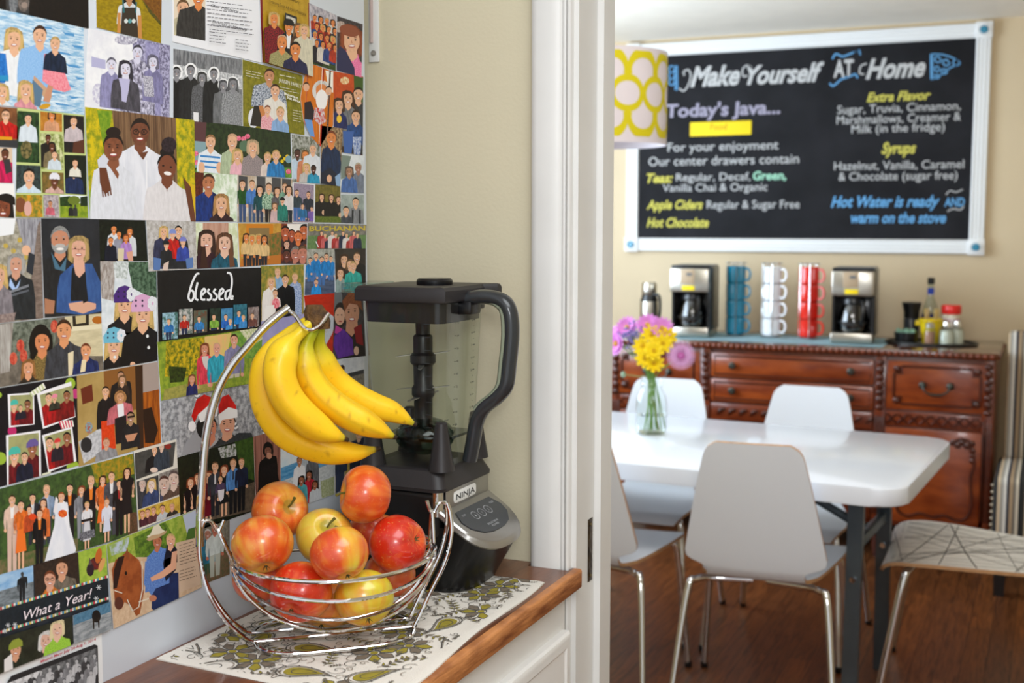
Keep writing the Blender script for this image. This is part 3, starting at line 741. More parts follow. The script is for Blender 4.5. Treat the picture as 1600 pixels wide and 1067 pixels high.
def chair_shell(t, shell_m, wmul=1.0, pattern=None):
    path = smooth_path([(0, y, z) for y, z in PROF], 10)
    s = [0]
    for a_, b_ in zip(path, path[1:]): s.append(s[-1] + (b_ - a_).length)
    Ltot = s[-1]
    def pt(u):
        u = max(0, min(Ltot, u))
        for i in range(len(s) - 1):
            if s[i + 1] >= u: break
        f = (u - s[i]) / (s[i + 1] - s[i]); p = path[i].lerp(path[i + 1], f); tg = (path[i + 1] - path[i]).normalized()
        return p, Vector((0, -tg.z, tg.y)) if True else None
    Wm = WID[-1][0]
    us = sorted({round(k * Wm / 60, 4) for k in range(61)} | {0.372, 0.378, 0.39, 0.394, 0.402, 0.41, 0.414, 0.46, 0.47, 0.478, 0.486, 0.49, 0.8, 0.814, 0.817})
    m = 12; th = 0.011
    def width(u):
        for (a0, w0), (a1, w1) in zip(WID, WID[1:]):
            if a1 >= u: return (w0 + (w1 - w0) * (u - a0) / (a1 - a0)) * wmul
        return WID[-1][1] * wmul
    top, bot = [], []
    for u in us:
        p, nrm = pt(u * Ltot / Wm)
        if nrm.y < 0 and nrm.z < 0: pass
        w_ = width(u)
        rt_, rb = [], []
        for k in range(m + 1):
            x = -w_ + 2 * w_ * k / m
            dish = 0.012 * (x / 0.2) ** 2 * (1 if u > 0.45 else 0.3)
            q = Vector((x, p.y, p.z)) + nrm * 0
            nn = Vector((0, nrm.y, nrm.z))
            if nn.z < 0 or (abs(nn.z) < 0.3 and nn.y < 0): nn = -nn
            rt_.append(q + nn * (dish + th / 2)); rb.append(q + nn * (dish - th / 2))
        top.append(rt_); bot.append(rb)
    bm = B()
    T_ = [[bm.verts.new(p) for p in r] for r in top]; Bo = [[bm.verts.new(p) for p in r] for r in bot]
    n = len(us)
    for i in range(n - 1):
        for k in range(m):
            bm.faces.new((T_[i][k], T_[i][k + 1], T_[i + 1][k + 1], T_[i + 1][k])); bm.faces.new((Bo[i][k + 1], Bo[i][k], Bo[i + 1][k], Bo[i + 1][k + 1]))
        for k in (0, m):
            bm.faces.new((T_[i][k], T_[i + 1][k], Bo[i + 1][k], Bo[i][k])).material_index = 1
    for i in (0, n - 1):
        for k in range(m): bm.faces.new((T_[i][k], Bo[i][k], Bo[i][k + 1], T_[i][k + 1])).material_index = 1
    sh = obj('seat_shell', bm, [shell_m, M_ply], t, 50)
    if pattern:
        rnd = random.Random(pattern)
        bm = B()
        n_s = sum(1 for u in us if u < 0.34)
        def sp(u, f):   # point on the top face
            u = max(0.002, min(0.37, u)); f = max(0.01, min(0.99, f))
            for i in range(n - 1):
                if us[i + 1] >= u: break
            g = (u - us[i]) / (us[i + 1] - us[i]); kk = f * m; k0 = min(int(kk), m - 1)
            a_ = top[i][k0].lerp(top[i][k0 + 1], kk - k0); b_ = top[i + 1][k0].lerp(top[i + 1][k0 + 1], kk - k0)
            return a_.lerp(b_, g) + Vector((0, 0, 0.0006))
        for _ in range(26):
            if rnd.random() < 0.5: e0, e1 = (0.003, rnd.random()), (0.369, rnd.random())
            else: e0, e1 = (rnd.random() * 0.365, 0.012), (rnd.random() * 0.365, 0.988)
            if rnd.random() < 0.3: e1 = (0.369, rnd.random())
            wd = rnd.choice((0.0008, 0.0011, 0.0015))
            N_ = 24; pv = None
            dv = (e1[0] - e0[0], (e1[1] - e0[1]) * 0.44); l_ = math.hypot(*dv) or 1; ox_ = (-dv[1] / l_ * wd, dv[0] / l_ * wd / 0.44)
            for q in range(N_ + 1):
                u = e0[0] + (e1[0] - e0[0]) * q / N_; f = e0[1] + (e1[1] - e0[1]) * q / N_
                a_ = bm.verts.new(sp(u - ox_[0], f - ox_[1])); b_ = bm.verts.new(sp(u + ox_[0], f + ox_[1]))
                if pv: bm.faces.new((pv[0], pv[1], b_, a_))
                pv = (a_, b_)
        obj('line_pattern', bm, mat('black_print', '#3a3836', 0.5), sh)
    return sh
def make_chair(label, group, shell_m=None, wmul=1.0, pattern=None):
    t = thing('dining_chair', label, 'chair', group=group)
    chair_shell(t, shell_m or M_shell, wmul, pattern)
    for sx_ in (-1, 1):
        for pts in ([(0.02, 0.15, 0.428), (0.13, 0.17, 0.428), (0.18 * wmul, 0.185, 0.424), (0.2 * wmul, 0.195, 0.395), (0.218 * wmul, 0.23, 0.16), (0.228 * wmul, 0.25, 0.006)],
                    [(0.02, -0.12, 0.42), (0.13, -0.14, 0.42), (0.175 * wmul, -0.165, 0.418), (0.196 * wmul, -0.185, 0.392), (0.22 * wmul, -0.24, 0.16), (0.232 * wmul, -0.275, 0.006)]):
            bm = B()
            p3 = smooth_path([(sx_ * p[0], p[1], p[2]) for p in pts], 8)
            tube(bm, p3, 0.0105, 12); lg = obj('leg', bm, M_chrome, t)
            bm = B(); e = p3[-1]; lathe(bm, [(0.0115, 0.0), (0.0125, 0.002), (0.012, 0.02)], 10, (e.x, e.y, 0)); obj('foot_cap', bm, M_black, lg)
    return t
ch = make_chair('', 'white dining chairs')
GC = 'white dining chairs'
tag(ch, 'white shell chair seen whole from behind at the near side of the table', 'chair')
ch.location = (-0.745, 3.50, 0); ch.rotation_euler = (0, 0, math.radians(4))
c2 = dup(ch, None, (-1.262, 3.46, 0), math.radians(1), 'white shell chair seen from behind, cut off by the door jamb at the left', GC)
c3 = dup(ch, None, (-1.33, 4.12, 0), math.radians(180), 'white shell chair on the far side of the table behind the flower vase', GC)
c4 = dup(ch, None, (-0.80, 4.12, 0), math.radians(178), 'white shell chair on the far side of the table near its right end', GC)
M_shell2 = mat('ivory_laminate', '#e2ded6', 0.35, var=0.02)
pc = make_chair('white chair with crossing black line pattern at the right end of the table', None, M_shell2, 1.22, 11)
pc.location = (-0.145, 3.87, 0); pc.scale = (1, 1.18, 1); pc.rotation_euler = (0, 0, math.radians(92))

# striped upholstered chair by the wall
def stripe_mat():
    m = bpy.data.materials.new('striped_fabric'); m.use_nodes = True
    N = m.node_tree.nodes; L = m.node_tree.links; b = N['Principled BSDF']; b.inputs['Roughness'].default_value = 0.85
    tc = N.new('ShaderNodeTexCoord'); sx = N.new('ShaderNodeSeparateXYZ'); L.new(tc.outputs['Object'], sx.inputs[0])
    mu = N.new('ShaderNodeMath'); mu.operation = 'MULTIPLY'; mu.inputs[1].default_value = 6.6; L.new(sx.outputs[0], mu.inputs[0])
    fr = N.new('ShaderNodeMath'); fr.operation = 'FRACT'; L.new(mu.outputs[0], fr.inputs[0])
    r = N.new('ShaderNodeValToRGB'); r.color_ramp.interpolation = 'CONSTANT'
    cols = ['#26241f', '#b9a68a', '#8d7a5e', '#d3c8b4', '#3a352d', '#16161a', '#c2a988', '#9b968c', '#d9d4cb', '#2b2d38', '#a48a6a', '#6d655a', '#c9bda8', '#1c1c1c']
    el = r.color_ramp.elements
    el[0].color = (*lin(cols[0]), 1); el[1].position = 1 / len(cols); el[1].color = (*lin(cols[1]), 1)
    for k in range(2, len(cols)):
        e = el.new(k / len(cols)); e.color = (*lin(cols[k]), 1)
    L.new(fr.outputs[0], r.inputs[0]); L.new(r.outputs[0], b.inputs['Base Color'])
    return m
M_stripe = stripe_mat()
t = thing('upholstered_chair', 'armless chair in dark and tan striped fabric beside the right end of the sideboard', 'chair', (0.075, 5.2, 0))
bm = B(); box(bm, -0.255, 0.255, -0.29, 0.22, 0.2, 0.47, 0.03, 4); obj('seat', bm, M_stripe, t)
bm = B(); box(bm, -0.235, 0.25, 0.2, 0.31, 0.2, 0.99, 0.012, 3); obj('backrest', bm, M_stripe, t)
bm = B()
for k in range(9): ball(bm, (-0.256, -0.262, 0.225 + k * 0.026), 0.007, 8, 6)
for k in range(19): ball(bm, (-0.256, -0.262 + k * 0.026, 0.22), 0.007, 8, 6)
obj('nailheads', bm, mat('antique_nail', '#c7b9a0', 0.3, 0.8), t)
for lx in (-0.22, 0.22):
    for ly in (-0.255, 0.2):
        bm = B(); loft(bm, [[(lx + a_ * s_, ly + b_ * s_, z) for a_, b_ in ((-1, -1), (1, -1), (1, 1), (-1, 1))] for z, s_ in ((0, 0.019), (0.2, 0.026))]); obj('leg', bm, mat('espresso_wood', '#1d1512', 0.35), t)

# ------------------------------------------------------------------ pendant lamp
lx_, ly_ = at(940, 150, 1, 3.75).x, 3.75
lp = thing('pendant_lamp', 'white drum pendant lamp with yellow ring pattern hanging over the table', 'lamp', (lx_, ly_, 1.695))
M_shade = mat('white_shade_fabric', '#dcd3d8', 0.8)
M_yprint = mat('yellow_print', '#d3c40a', 0.8)
R0, H0 = 0.212, 0.293
bm = B(); lathe(bm, [(R0, 0), (R0, H0), (R0 - 0.004, H0), (R0 - 0.004, 0), (R0, 0)], 72, cap0=False, cap1=False); sh = obj('shade', bm, M_shade, lp)
bm = B()
def cyl(a_, z): return ((R0 + 0.0008) * math.cos(a_), (R0 + 0.0008) * math.sin(a_), z)
view_a = math.atan2(-ly_, -lx_)
NR = 12; da = 2 * PI / NR
zc = H0 / 2
def ringpatch(a0, zc_, ra, rz, wa, wz, zlo, zhi, part=0):
    N_ = 40
    for k in range(N_):
        t0, t1 = 2 * PI * k / N_, 2 * PI * (k + 1) / N_
        if part and math.sin((t0 + t1) / 2) * part < -0.3: continue
        q = []
        for t_, f in ((t0, 0), (t1, 0), (t1, 1), (t0, 1)):
            z = zc_ + (rz + f * wz) * math.sin(t_)
            q.append((a0 + (ra + f * wa) * math.cos(t_), max(zlo, min(zhi, z))))
        if max(z for _, z in q) - min(z for _, z in q) < 1e-5: continue
        try: bm.faces.new([bm.verts.new(cyl(*p)) for p in q])
        except ValueError: pass
zlo, zhi = 0.018, H0 - 0.012
a_ref = view_a + 0.39
for k in range(NR):
    a0 = a_ref + k * da
    ringpatch(a0, zc + 0.004, da * 0.38, 0.037, da * 0.15, 0.021, zlo, zhi)
    for zz, pt in ((zc + 0.004 + 0.0715, 1), (zc + 0.004 - 0.0715, -1)):
        ringpatch(a0 + da / 2, zz, da * 0.38, 0.037, da * 0.15, 0.021 + 0.012, zlo, zhi, pt)
obj('ring_print', bm, M_yprint, sh)
bm = B(); tube(bm, [(0, 0, H0 - 0.03), (0, 0, HC - 1.695)], 0.004, 8); obj('cord', bm, M_black, lp)
for k in range(3):
    bm = B(); a_ = k * 2 * PI / 3; tube(bm, [(0.01 * math.cos(a_), 0.01 * math.sin(a_), H0 - 0.012), ((R0 - 0.002) * math.cos(a_), (R0 - 0.002) * math.sin(a_), H0 - 0.012)], 0.0025, 6); obj('spider_arm', bm, M_chrome, lp)
bm = B(); lathe(bm, [(0.016, H0 - 0.07), (0.018, H0 - 0.065), (0.018, H0 - 0.01), (0.008, H0 - 0.004)], 16); obj('socket', bm, M_white, lp)
bm = B(); ball(bm, (0, 0, H0 - 0.105), 0.032, 16, 12, 1.2); obj('bulb', bm, mat('opal_bulb', '#f4f1e8', 0.3), lp)
bm = B(); lathe(bm, [(0.06, HC - 1.695 - 0.02), (0.062, HC - 1.695)], 24); obj('canopy', bm, M_white, lp)

# ------------------------------------------------------------------ vase of flowers
vq = at(1011, 680, 2, 0.74); vx, vy = vq.x, vq.y + 0.045
vs = thing('vase', 'clear glass jar vase of water on the white table holding the flowers', 'vase', (vx, vy, 0.7402))
bm = B(); lathe(bm, [(0.043, 0.0), (0.05, 0.004), (0.052, 0.02), (0.052, 0.1), (0.048, 0.125), (0.036, 0.15), (0.034, 0.16), (0.037, 0.168), (0.034, 0.174), (0.037, 0.182), (0.036, 0.195)], 36, cap1=False); obj('glass', bm, thin_glass('vase_glass', '#f8fcfb', 0.04), vs)
bm = B(); lathe(bm, [(0.048, 0.004), (0.049, 0.02), (0.049, 0.062)], 32); obj('water', bm, thin_glass('water', '#fdfefd', 0.02), vs)
bm = B(); lathe(bm, [(0.044, 0.0005), (0.047, 0.006), (0.03, 0.009)], 32); obj('thick_base', bm, thin_glass('glass_foot', '#dcd9c6', 0.05), vs)
M_stem = mat('green_stem', '#6f9a3c', 0.5, var=0.3, vscale=25)
M_stem2 = mat('brown_stem', '#8a8a50', 0.6)
def petal_flower(bm, c, nrm, r, n, wid, cup=0.25, layers=1, tip=0.5):
    nrm = nrm.normalized(); u = nrm.orthogonal().normalized(); v = nrm.cross(u)
    for ly in range(layers):
        rr = r * (1 - 0.25 * ly); cu_ = cup + 0.28 * ly
        for k in range(n):
            a_ = 2 * PI * (k + 0.5 * ly) / n
            d = u * math.cos(a_) + v * math.sin(a_); s_ = nrm.cross(d)
            pr = [(0.12, 0.3), (0.4, 0.85), (0.7, 1.0), (0.92, tip + 0.2), (1.0, tip * 0.4)]
            L_ = []
            for f, w_ in pr:
                p = c + d * (rr * f * math.cos(cu_ * f)) + nrm * (rr * f * math.sin(cu_ * f) * 0.9)
                L_.append((p - s_ * (wid * w_ / 2), p + nrm * 0.0012 * w_ , p + s_ * (wid * w_ / 2)))
            vv = [[bm.verts.new(p) for p in row] for row in L_]
            for a2, b2 in zip(vv, vv[1:]):
                for q in range(2): bm.faces.new((a2[q], a2[q + 1], b2[q + 1], b2[q]))
FC = {'yellow': ('#ffe012', '#dcae08'), 'pink': ('#e690e2', '#e6b34f'), 'mum': ('#e2aedb', '#c86cb2'), 'purple': ('#7f78b4', '#6c659c')}
for nm, (c1, c2_) in FC.items():
    mat('petal_' + nm, c1, 0.6, var=0.12, vscale=60); mat('disc_' + nm, c2_, 0.8, bump=0.5, bscale=400)
rnd = random.Random(3)
def flower(kind, px, py, dy, r, n, wid, label, group, layers=1, cup=0.25, look=(0.25, -1, 0.3), tip=0.5):
    c = at(px, py, 1, vy + dy)
    t = thing('flower', label, 'flower', tuple(c), 0, group)
    nrm = Vector((look[0] + rnd.uniform(-.2, .2), look[1], look[2] + rnd.uniform(-.2, .25)))
    bm = B(); petal_flower(bm, Vector((0, 0, 0)), nrm, r, n, wid, cup, layers, tip); obj('petals', bm, MATS['petal_' + kind], t)
    bm = B(); nn = nrm.normalized() * 0.004; ball(bm, nn, r * (0.2 if kind != 'mum' else 0.26), 12, 8); obj('disc', bm, MATS['disc_' + kind], t)
    neck = Vector((vx + rnd.uniform(-.012, .012), vy + rnd.uniform(-.01, .01), 0.74 + 0.178)); foot = Vector((vx + (vx - c.x) * 0.22 + rnd.uniform(-.016, .016), vy + rnd.uniform(-.02, .02), 0.752))
    back = -nrm.normalized() * 0.006
    bm = B(); tube(bm, smooth_path([back, (neck - c) * 0.45 + Vector((0, 0.01, 0.012)), neck - c, (foot - c)], 6), 0.0021, 8); obj('stem', bm, M_stem, t)
    return t
YG, PG = 'yellow daisies in the vase', 'pink daisies in the vase'
for k, (px, py, dy, lab) in enumerate(((1018, 523, -.01, 'yellow daisy at the top of the yellow cluster'), (1004, 541, -.02, 'yellow daisy at the left of the yellow cluster'), (1036, 537, -.02, 'yellow daisy at the right of the yellow cluster, beside the pink mum'), (1022, 548, -.045, 'yellow daisy in the middle of the yellow cluster'), (1008, 559, -.035, 'yellow daisy low on the left of the yellow cluster'), (1022, 568, -.035, 'lowest yellow daisy of the cluster, above the vase'), (1042, 527, .0, 'yellow daisy at the upper right of the cluster below the pink daisies'))):
    flower('yellow', px, py, dy, 0.036, 9, 0.015, lab, YG, 2)
for px, py, dy, lab, lk in ((963, 537, 0, 'pink daisy leaning furthest left, beside the door jamb', (-.5, -1, .2)), (958, 525, .03, 'pink daisy behind the leftmost one by the jamb', (-.5, -.8, .6)), (980, 512, .03, 'pink daisy above the purple flower at the left', (-.2, -1, .7)), (1012, 508, .02, 'pink daisy left of the topmost one, above the yellow cluster', (0, -1, .8)), (1034, 513, .01, 'topmost pink daisy at the upper right of the bunch', (.3, -1, .5))):
    flower('pink', px, py, dy, 0.042, 16, 0.012, lab, PG, 2, look=lk)
flower('mum', 1064, 556, -.01, 0.05, 34, 0.0048, 'large pale pink mum with thin petals at the right of the bunch', None, 3, 0.2, (0.35, -1, 0.1), 0.4)
# purple statice spike
c = at(987, 524, 1, vy - 0.01)
t = thing('flower', 'dusty purple flower spray between the pink and yellow daisies', 'flower', tuple(c))
bm = B()
for k in range(60): ball(bm, (rnd.gauss(0, .017), rnd.gauss(0, .012), rnd.gauss(0, .02)), rnd.uniform(.003, .0055), 6, 5)
obj('florets', bm, MATS['petal_purple'], t)
bm = B(); nk = Vector((vx - 0.01, vy, 0.918)) - c; tube(bm, smooth_path([(0, 0, 0), nk * 0.5 + Vector((0, 0, .01)), nk, Vector((vx + .02, vy + .01, 0.752)) - c], 6), 0.0022, 8); obj('stem', bm, M_stem, t)
# loose bud on a thin stalk, and some foliage
c = at(974, 585, 1, vy - 0.005)
t = thing('flower_bud', 'small closed bud on a bent stalk left of the yellow daisies', 'flower bud', tuple(c))
bm = B(); ball(bm, (0, 0, 0), 0.009, 10, 8, 1.2); obj('bud', bm, mat('grey_green_bud', '#8aa48c', 0.7), t)
bm = B(); nk = Vector((vx - 0.012, vy, 0.918)) - c; tube(bm, smooth_path([(0, 0, 0), nk * 0.6 + Vector((0, 0, .005)), nk, Vector((vx + .028, vy, 0.752)) - c], 6), 0.002, 8); obj('stem', bm, M_stem2, t)
# ------------------------------------------------------------------ kitchen counter
from mathutils import noise
ZC, ZM = 0.92, 0.9226
M_ctop = mat('worn_counter_wood', '#7d4a2c', 0.3, coat=0.25, col2='#5b3220', vscale=9, stretch=(5, 1, 1), bump=0.05, bscale=30)
M_cedge = mat('worn_edge_wood', '#cf8a52', 0.45, col2='#7c4322', vscale=16, stretch=(1, 0.8, 5), bump=0.15, bscale=40)
ct = thing('countertop', 'worn brown wooden countertop running along the photo wall to the door trim', 'countertop', (-0.8, 1.15, ZC - 0.03))
def cy(p): return (p[0] + 0.8, p[1] - 1.15)
bm = B()
prism(bm, [cy(p) for p in ((XL + 0.0006, 0.5), (-0.6525, 0.5), (-0.6525, 1.684), (-0.6565, 1.684), (-0.6565, 1.667), (-0.7235, 1.667), (-0.7235, 1.688), (XL - 0.1, 1.688), (XL - 0.1, YE + 0.001), (XL + 0.0006, YE + 0.001))], 'z', 0, 0.03)
obj('top', bm, M_ctop, ct)
bm = B()
prism(bm, [(-0.6524 + 0.8, 0.0), (-0.6425 + 0.8, 0.0003), (-0.6405 + 0.8, 0.0025), (-0.6402 + 0.8, 0.0265), (-0.6415 + 0.8, 0.0292), (-0.644 + 0.8, 0.0301), (-0.6524 + 0.8, 0.0301)], 'y', 0.5 - 1.15, 1.684 - 1.15)
obj('nosing', bm, M_cedge, ct, 60)
M_cab = mat('white_cabinet_paint', '#eceae6', 0.4, var=0.05, vscale=6, bump=0.03, bscale=25)
cab = thing('base_cabinet', 'white painted base cabinet under the wooden countertop', 'cabinet', (-0.82, 1.15, 0))
bm = B(); box(bm, XL + 0.001 + 0.82, -0.6606 + 0.82, 0.5 - 1.15, 1.666 - 1.15, 0.0, ZC - 0.0302, 0.001); obj('carcass', bm, M_cab, cab)
p1 = at(906, 974, 0, -0.644); p2 = at(835, 1038, 0, -0.644)
yd = min(p1.y, 1.655); zd = (p1.z + p2.z) / 2
def front(y0, y1, z0, z1, nm):
    bm = B()
    loft(bm, [[(x + 0.82, y_ - 1.15, z_) for y_, z_ in ((y0 + i, z0 + i), (y1 - i, z0 + i), (y1 - i, z1 - i), (y0 + i, z1 - i))] for x, i in ((-0.6606, 0), (-0.650, 0), (-0.6465, 0.003), (-0.6445, 0.009), (-0.6445, 0.02), (-0.647, 0.024))])
    o = obj(nm, bm, M_cab, cab, 20)
    return o
d1 = front(1.17, yd, 0.52, zd, 'door'); d2 = front(0.62, 1.15, 0.52 - 0.42, zd, 'door')
bm = B(); box(bm, -0.6606 + 0.82, -0.6445 + 0.82, 1.17 - 1.15, yd - 1.15, 0.1, 0.505, 0.003); d3 = obj('door', bm, M_cab, cab)
for dd, yk, zk in ((d1, 1.21, 0.62), (d2, 1.11, 0.62), (d3, 1.21, 0.42)):
    bm = B(); lathe(bm, [(0.006, -0.6455 + 0.82), (0.006, -0.632 + 0.82), (0.014, -0.626 + 0.82), (0.012, -0.62 + 0.82)], 14, (0, yk - 1.15, zk), 'x'); obj('knob', bm, M_steel, dd)
# flecks of old blue and brown paint just under the counter edge
rnd = random.Random(5)
M_bluefleck = mat('blue_paint_fleck', '#8ec3d6', 0.6)
bm = B()
y = 1.2
pts_t = []; 
while y < 1.6:
    pts_t.append((y, ZC - 0.0325 - rnd.random() * 0.004)); y += 0.012
zt = ZC - 0.0306
loft(bm, [[(-0.6603 + 0.82, y_ - 1.15, zt), (-0.6603 + 0.82, y_ - 1.15, z_), (-0.6600 + 0.82, y_ - 1.15, z_ + 0.0005), (-0.6600 + 0.82, y_ - 1.15, zt)] for y_, z_ in pts_t])
obj('paint_fleck', bm, M_bluefleck, cab)

# old painted hinge leaf on the beige wall
a, b_ = at(577, -6, 1, YB), at(594, 97, 1, YB)
hp = thing('hinge_plate', 'white painted old hinge leaf on the beige wall beside the topmost photos', 'hinge', ((a.x + b_.x) / 2, YB, b_.z))
bm = B(); hw = (b_.x - a.x) / 2; hh = a.z - b_.z; box(bm, -hw, hw, -0.004, 0, 0, hh, 0.0012); obj('leaf', bm, M_trim, hp)
bm = B(); tube(bm, [(-hw * 0.35, -0.0055, 0.03), (-hw * 0.3, -0.0055, hh)], 0.0028, 10); obj('pin', bm, mat('rosy_paint', '#b8a39c', 0.5), hp)
bm = B(); lathe(bm, [(0.0045, -0.0038), (0.0045, -0.006), (0.003, -0.0066)], 12, (0.0, 0, 0.014), 'y'); obj('screw', bm, mat('paint_chip', '#9a948a', 0.6, var=0.4, vscale=200), hp)

# ------------------------------------------------------------------ paisley cloth
mc = [at(856, 904, 2, ZM), at(248, 1023, 2, ZM)]
mx0, mx1, my0, my1 = -0.9745, -0.6475, 1.113, 1.602
def mz(x, y): return ZM - 0.0006 + 0.0006 * math.sin(x * 40 + y * 23) + 0.0004 * math.sin(y * 61)
def mxy(u, v):
    """cloth corners: slightly out of square"""
    xa = mx0 + 0.004 * math.sin(v * 5); xb = mx1 - 0.018 * v + 0.004 * math.sin(v * 9)
    return (xa + (xb - xa) * u, my0 - 0.012 * u + (my1 - my0 + 0.004 * math.sin(u * 7)) * v)
M_cloth = mat('cream_cloth', '#e9e4da', 0.9, bump=0.15, bscale=500, var=0.03)
bm = B(); nu, nv = 48, 60
G = []
for j in range(nv + 1):
    G.append([])
    for i in range(nu + 1):
        x, y = mxy(i / nu, j / nv); edge = 0.0008 if (i in (1, 2, nu - 1, nu - 2) or j in (1, 2, nv - 1, nv - 2)) else 0
        G[-1].append(bm.verts.new((x, y, mz(x, y) + edge)))
for j in range(nv):
    for i in range(nu): bm.faces.new((G[j][i], G[j][i + 1], G[j + 1][i + 1], G[j + 1][i]))
ext = [e for e in bm.edges if len(e.link_faces) == 1]
r = bmesh.ops.extrude_edge_only(bm, edges=ext)
for v in [g for g in r['geom'] if isinstance(g, bmesh.types.BMVert)]: v.co.z = ZC + 0.0003
cl = obj('place_mat', bm, M_cloth, None, 60)
tag(cl, 'cream cloth mat with olive and grey paisley print spread on the countertop', 'place mat')
# the printed pattern
M_olive, M_taupe, M_grey = mat('olive_print', '#a39532', 0.9, var=0.2, vscale=120), mat('taupe_print', '#7b6f5f', 0.9), mat('grey_print', '#55534f', 0.9)
rnd = random.Random(21)
pbm = B()
def mfn(x, y):
    return (x, y, mz(x, y) + 0.0013)
def inside(x, y): return mx0 + 0.012 < x < mx1 - 0.024 and my0 + 0.004 < y < my1 - 0.012
def mline(pts, wd, mi):
    sp_ = [p for p in pts]
    for q in ribbon(sp_, wd):
        if all(inside(*p) for p in q): pbm.faces.new([pbm.verts.new(mfn(*p)) for p in q]).material_index = mi
def mfill(pts, mi, up=0.0):
    if all(inside(*p) for p in pts): pbm.faces.new([pbm.verts.new((p[0], p[1], mz(*p) + 0.0011 + up)) for p in pts]).material_index = mi
def xf(pts, c, a_, s_): return [(c[0] + s_ * (p[0] * math.cos(a_) - p[1] * math.sin(a_)), c[1] + s_ * (p[0] * math.sin(a_) + p[1] * math.cos(a_))) for p in pts]
def tear(k=26, f=1.0, bend=0.5):
    out = []
    for i in range(k):
        t = 2 * PI * i / k
        x = math.sin(t) * math.sin(t / 2) ** 1.4 * 0.5 * f; y = -math.cos(t) * 0.8
        yy = y * f
        out.append((x + bend * max(0, -yy) ** 2 * 0.55, -yy))
    return out
def paisley(c, a_, s_):
    for f, mi, wd in ((1.0, 2, .0016), (0.86, 1, .0011), (0.45, 2, .0011)):
        mline([*xf(tear(30, f), c, a_, s_), xf(tear(30, f), c, a_, s_)[0]], wd, mi)
    mfill(xf(tear(22, 0.72), c, a_, s_), 0)
    for k in range(11):
        t = 0.4 + k * 0.5; p = tear(60, 1.0)[int(t / (2 * PI) * 60) % 60]; q = (p[0] * 1.18, p[1] * 1.18)
        mline(xf([p, q], c, a_, s_), .0014, 2)
def blossom(c, a_, s_, n=7):
    for k in range(n):
        t = 2 * PI * k / n
        pet = [(0.25 * math.cos(t - .3), 0.25 * math.sin(t - .3)), (0.7 * math.cos(t - .34), 0.7 * math.sin(t - .34)), (0.95 * math.cos(t), 0.95 * math.sin(t)), (0.7 * math.cos(t + .34), 0.7 * math.sin(t + .34)), (0.25 * math.cos(t + .3), 0.25 * math.sin(t + .3))]
        mfill(xf(pet, c, a_, s_), 0 if k % 2 else 1); mline(xf(pet, c, a_, s_), .001, 2)
    ring = [(0.24 * math.cos(k * .42), 0.24 * math.sin(k * .42)) for k in range(16)]
    mline(xf(ring, c, a_, s_), .0016, 2); mfill(xf([(0.15 * p[0] / .24, 0.15 * p[1] / .24) for p in ring[:15]], c, a_, s_), 0, .0002)
def leafspray(c, a_, s_):
    stem = [(0, -1), (0.08, -.5), (0.02, 0), (-.08, .5), (0, 1)]
    sp_ = [(p.x, p.y) for p in smooth_path([(x, y, 0) for x, y in stem], 5)]
    mline(xf(sp_, c, a_, s_), .0011, 1)
    for k in range(3, len(sp_) - 2, 4):
        for s in (-1, 1):
            b0 = sp_[k]; lf = [b0, (b0[0] + s * .16, b0[1] + .05), (b0[0] + s * .36, b0[1] + .26), (b0[0] + s * .12, b0[1] + .2)]
            mfill(xf(lf, c, a_, s_), rnd.choice((0, 1, 0)))
            mline(xf(lf + [lf[0]], c, a_, s_), .0008, 2)
def curl(c, a_, s_):
    pts = [(math.cos(t * .45) * (1 - t * .055), math.sin(t * .45) * (1 - t * .055)) for t in range(17)]
    mline(xf(pts, c, a_, s_), .001, rnd.choice((1, 2)))
spots = []
for rad, kinds, cnt in ((0.044, 'p', 20), (0.032, 'b', 22), (0.024, 'l', 50), (0.013, 'c', 120), (0.009, 'l', 120), (0.006, 'c', 160)):
    tries = 0
    while cnt and tries < 4000:
        tries += 1
        c = (rnd.uniform(mx0, mx1), rnd.uniform(my0, my1))
        if all(math.hypot(c[0] - q[0], c[1] - q[1]) > (rad + q[2]) * 0.66 for q in spots):
            spots.append((*c, rad)); cnt -= 1; a_ = rnd.uniform(0, 6.28)
            {'p': paisley, 'b': blossom, 'l': leafspray, 'c': curl}[kinds](c, a_, rad)
pr = obj('printed_pattern', pbm, [M_olive, M_taupe, M_grey], cl)

# ------------------------------------------------------------------ jug blender
BO = Vector((-0.843, 1.556, ZM + 0.0012))
bl = thing('blender', 'black jug blender with clear jar and chrome control panel behind the fruit basket', 'blender', tuple(BO))
M_bkplas = mat('glossy_black', '#0f0f11', 0.33, coat=0.05)
M_char = mat('charcoal_plastic', '#2b2829', 0.42, var=0.06, vscale=30)
M_jar = thin_glass('smoky_tritan', '#f6f9f5', 0.02, 0.05)
M_bright = mat('polished_steel', '#d8d5cf', 0.14, 1.0)
M_satin = mat('satin_steel', '#a9a7a3', 0.32, 0.85)
def bp(x, y, z): return (x - BO.x, y - BO.y, z - BO.z)
def bring(x0, x1, y0, y1, r, z, n=6): return [bp(px, py, z) for px, py in rrect(x0, x1, y0, y1, r, n)]
z0 = BO.z
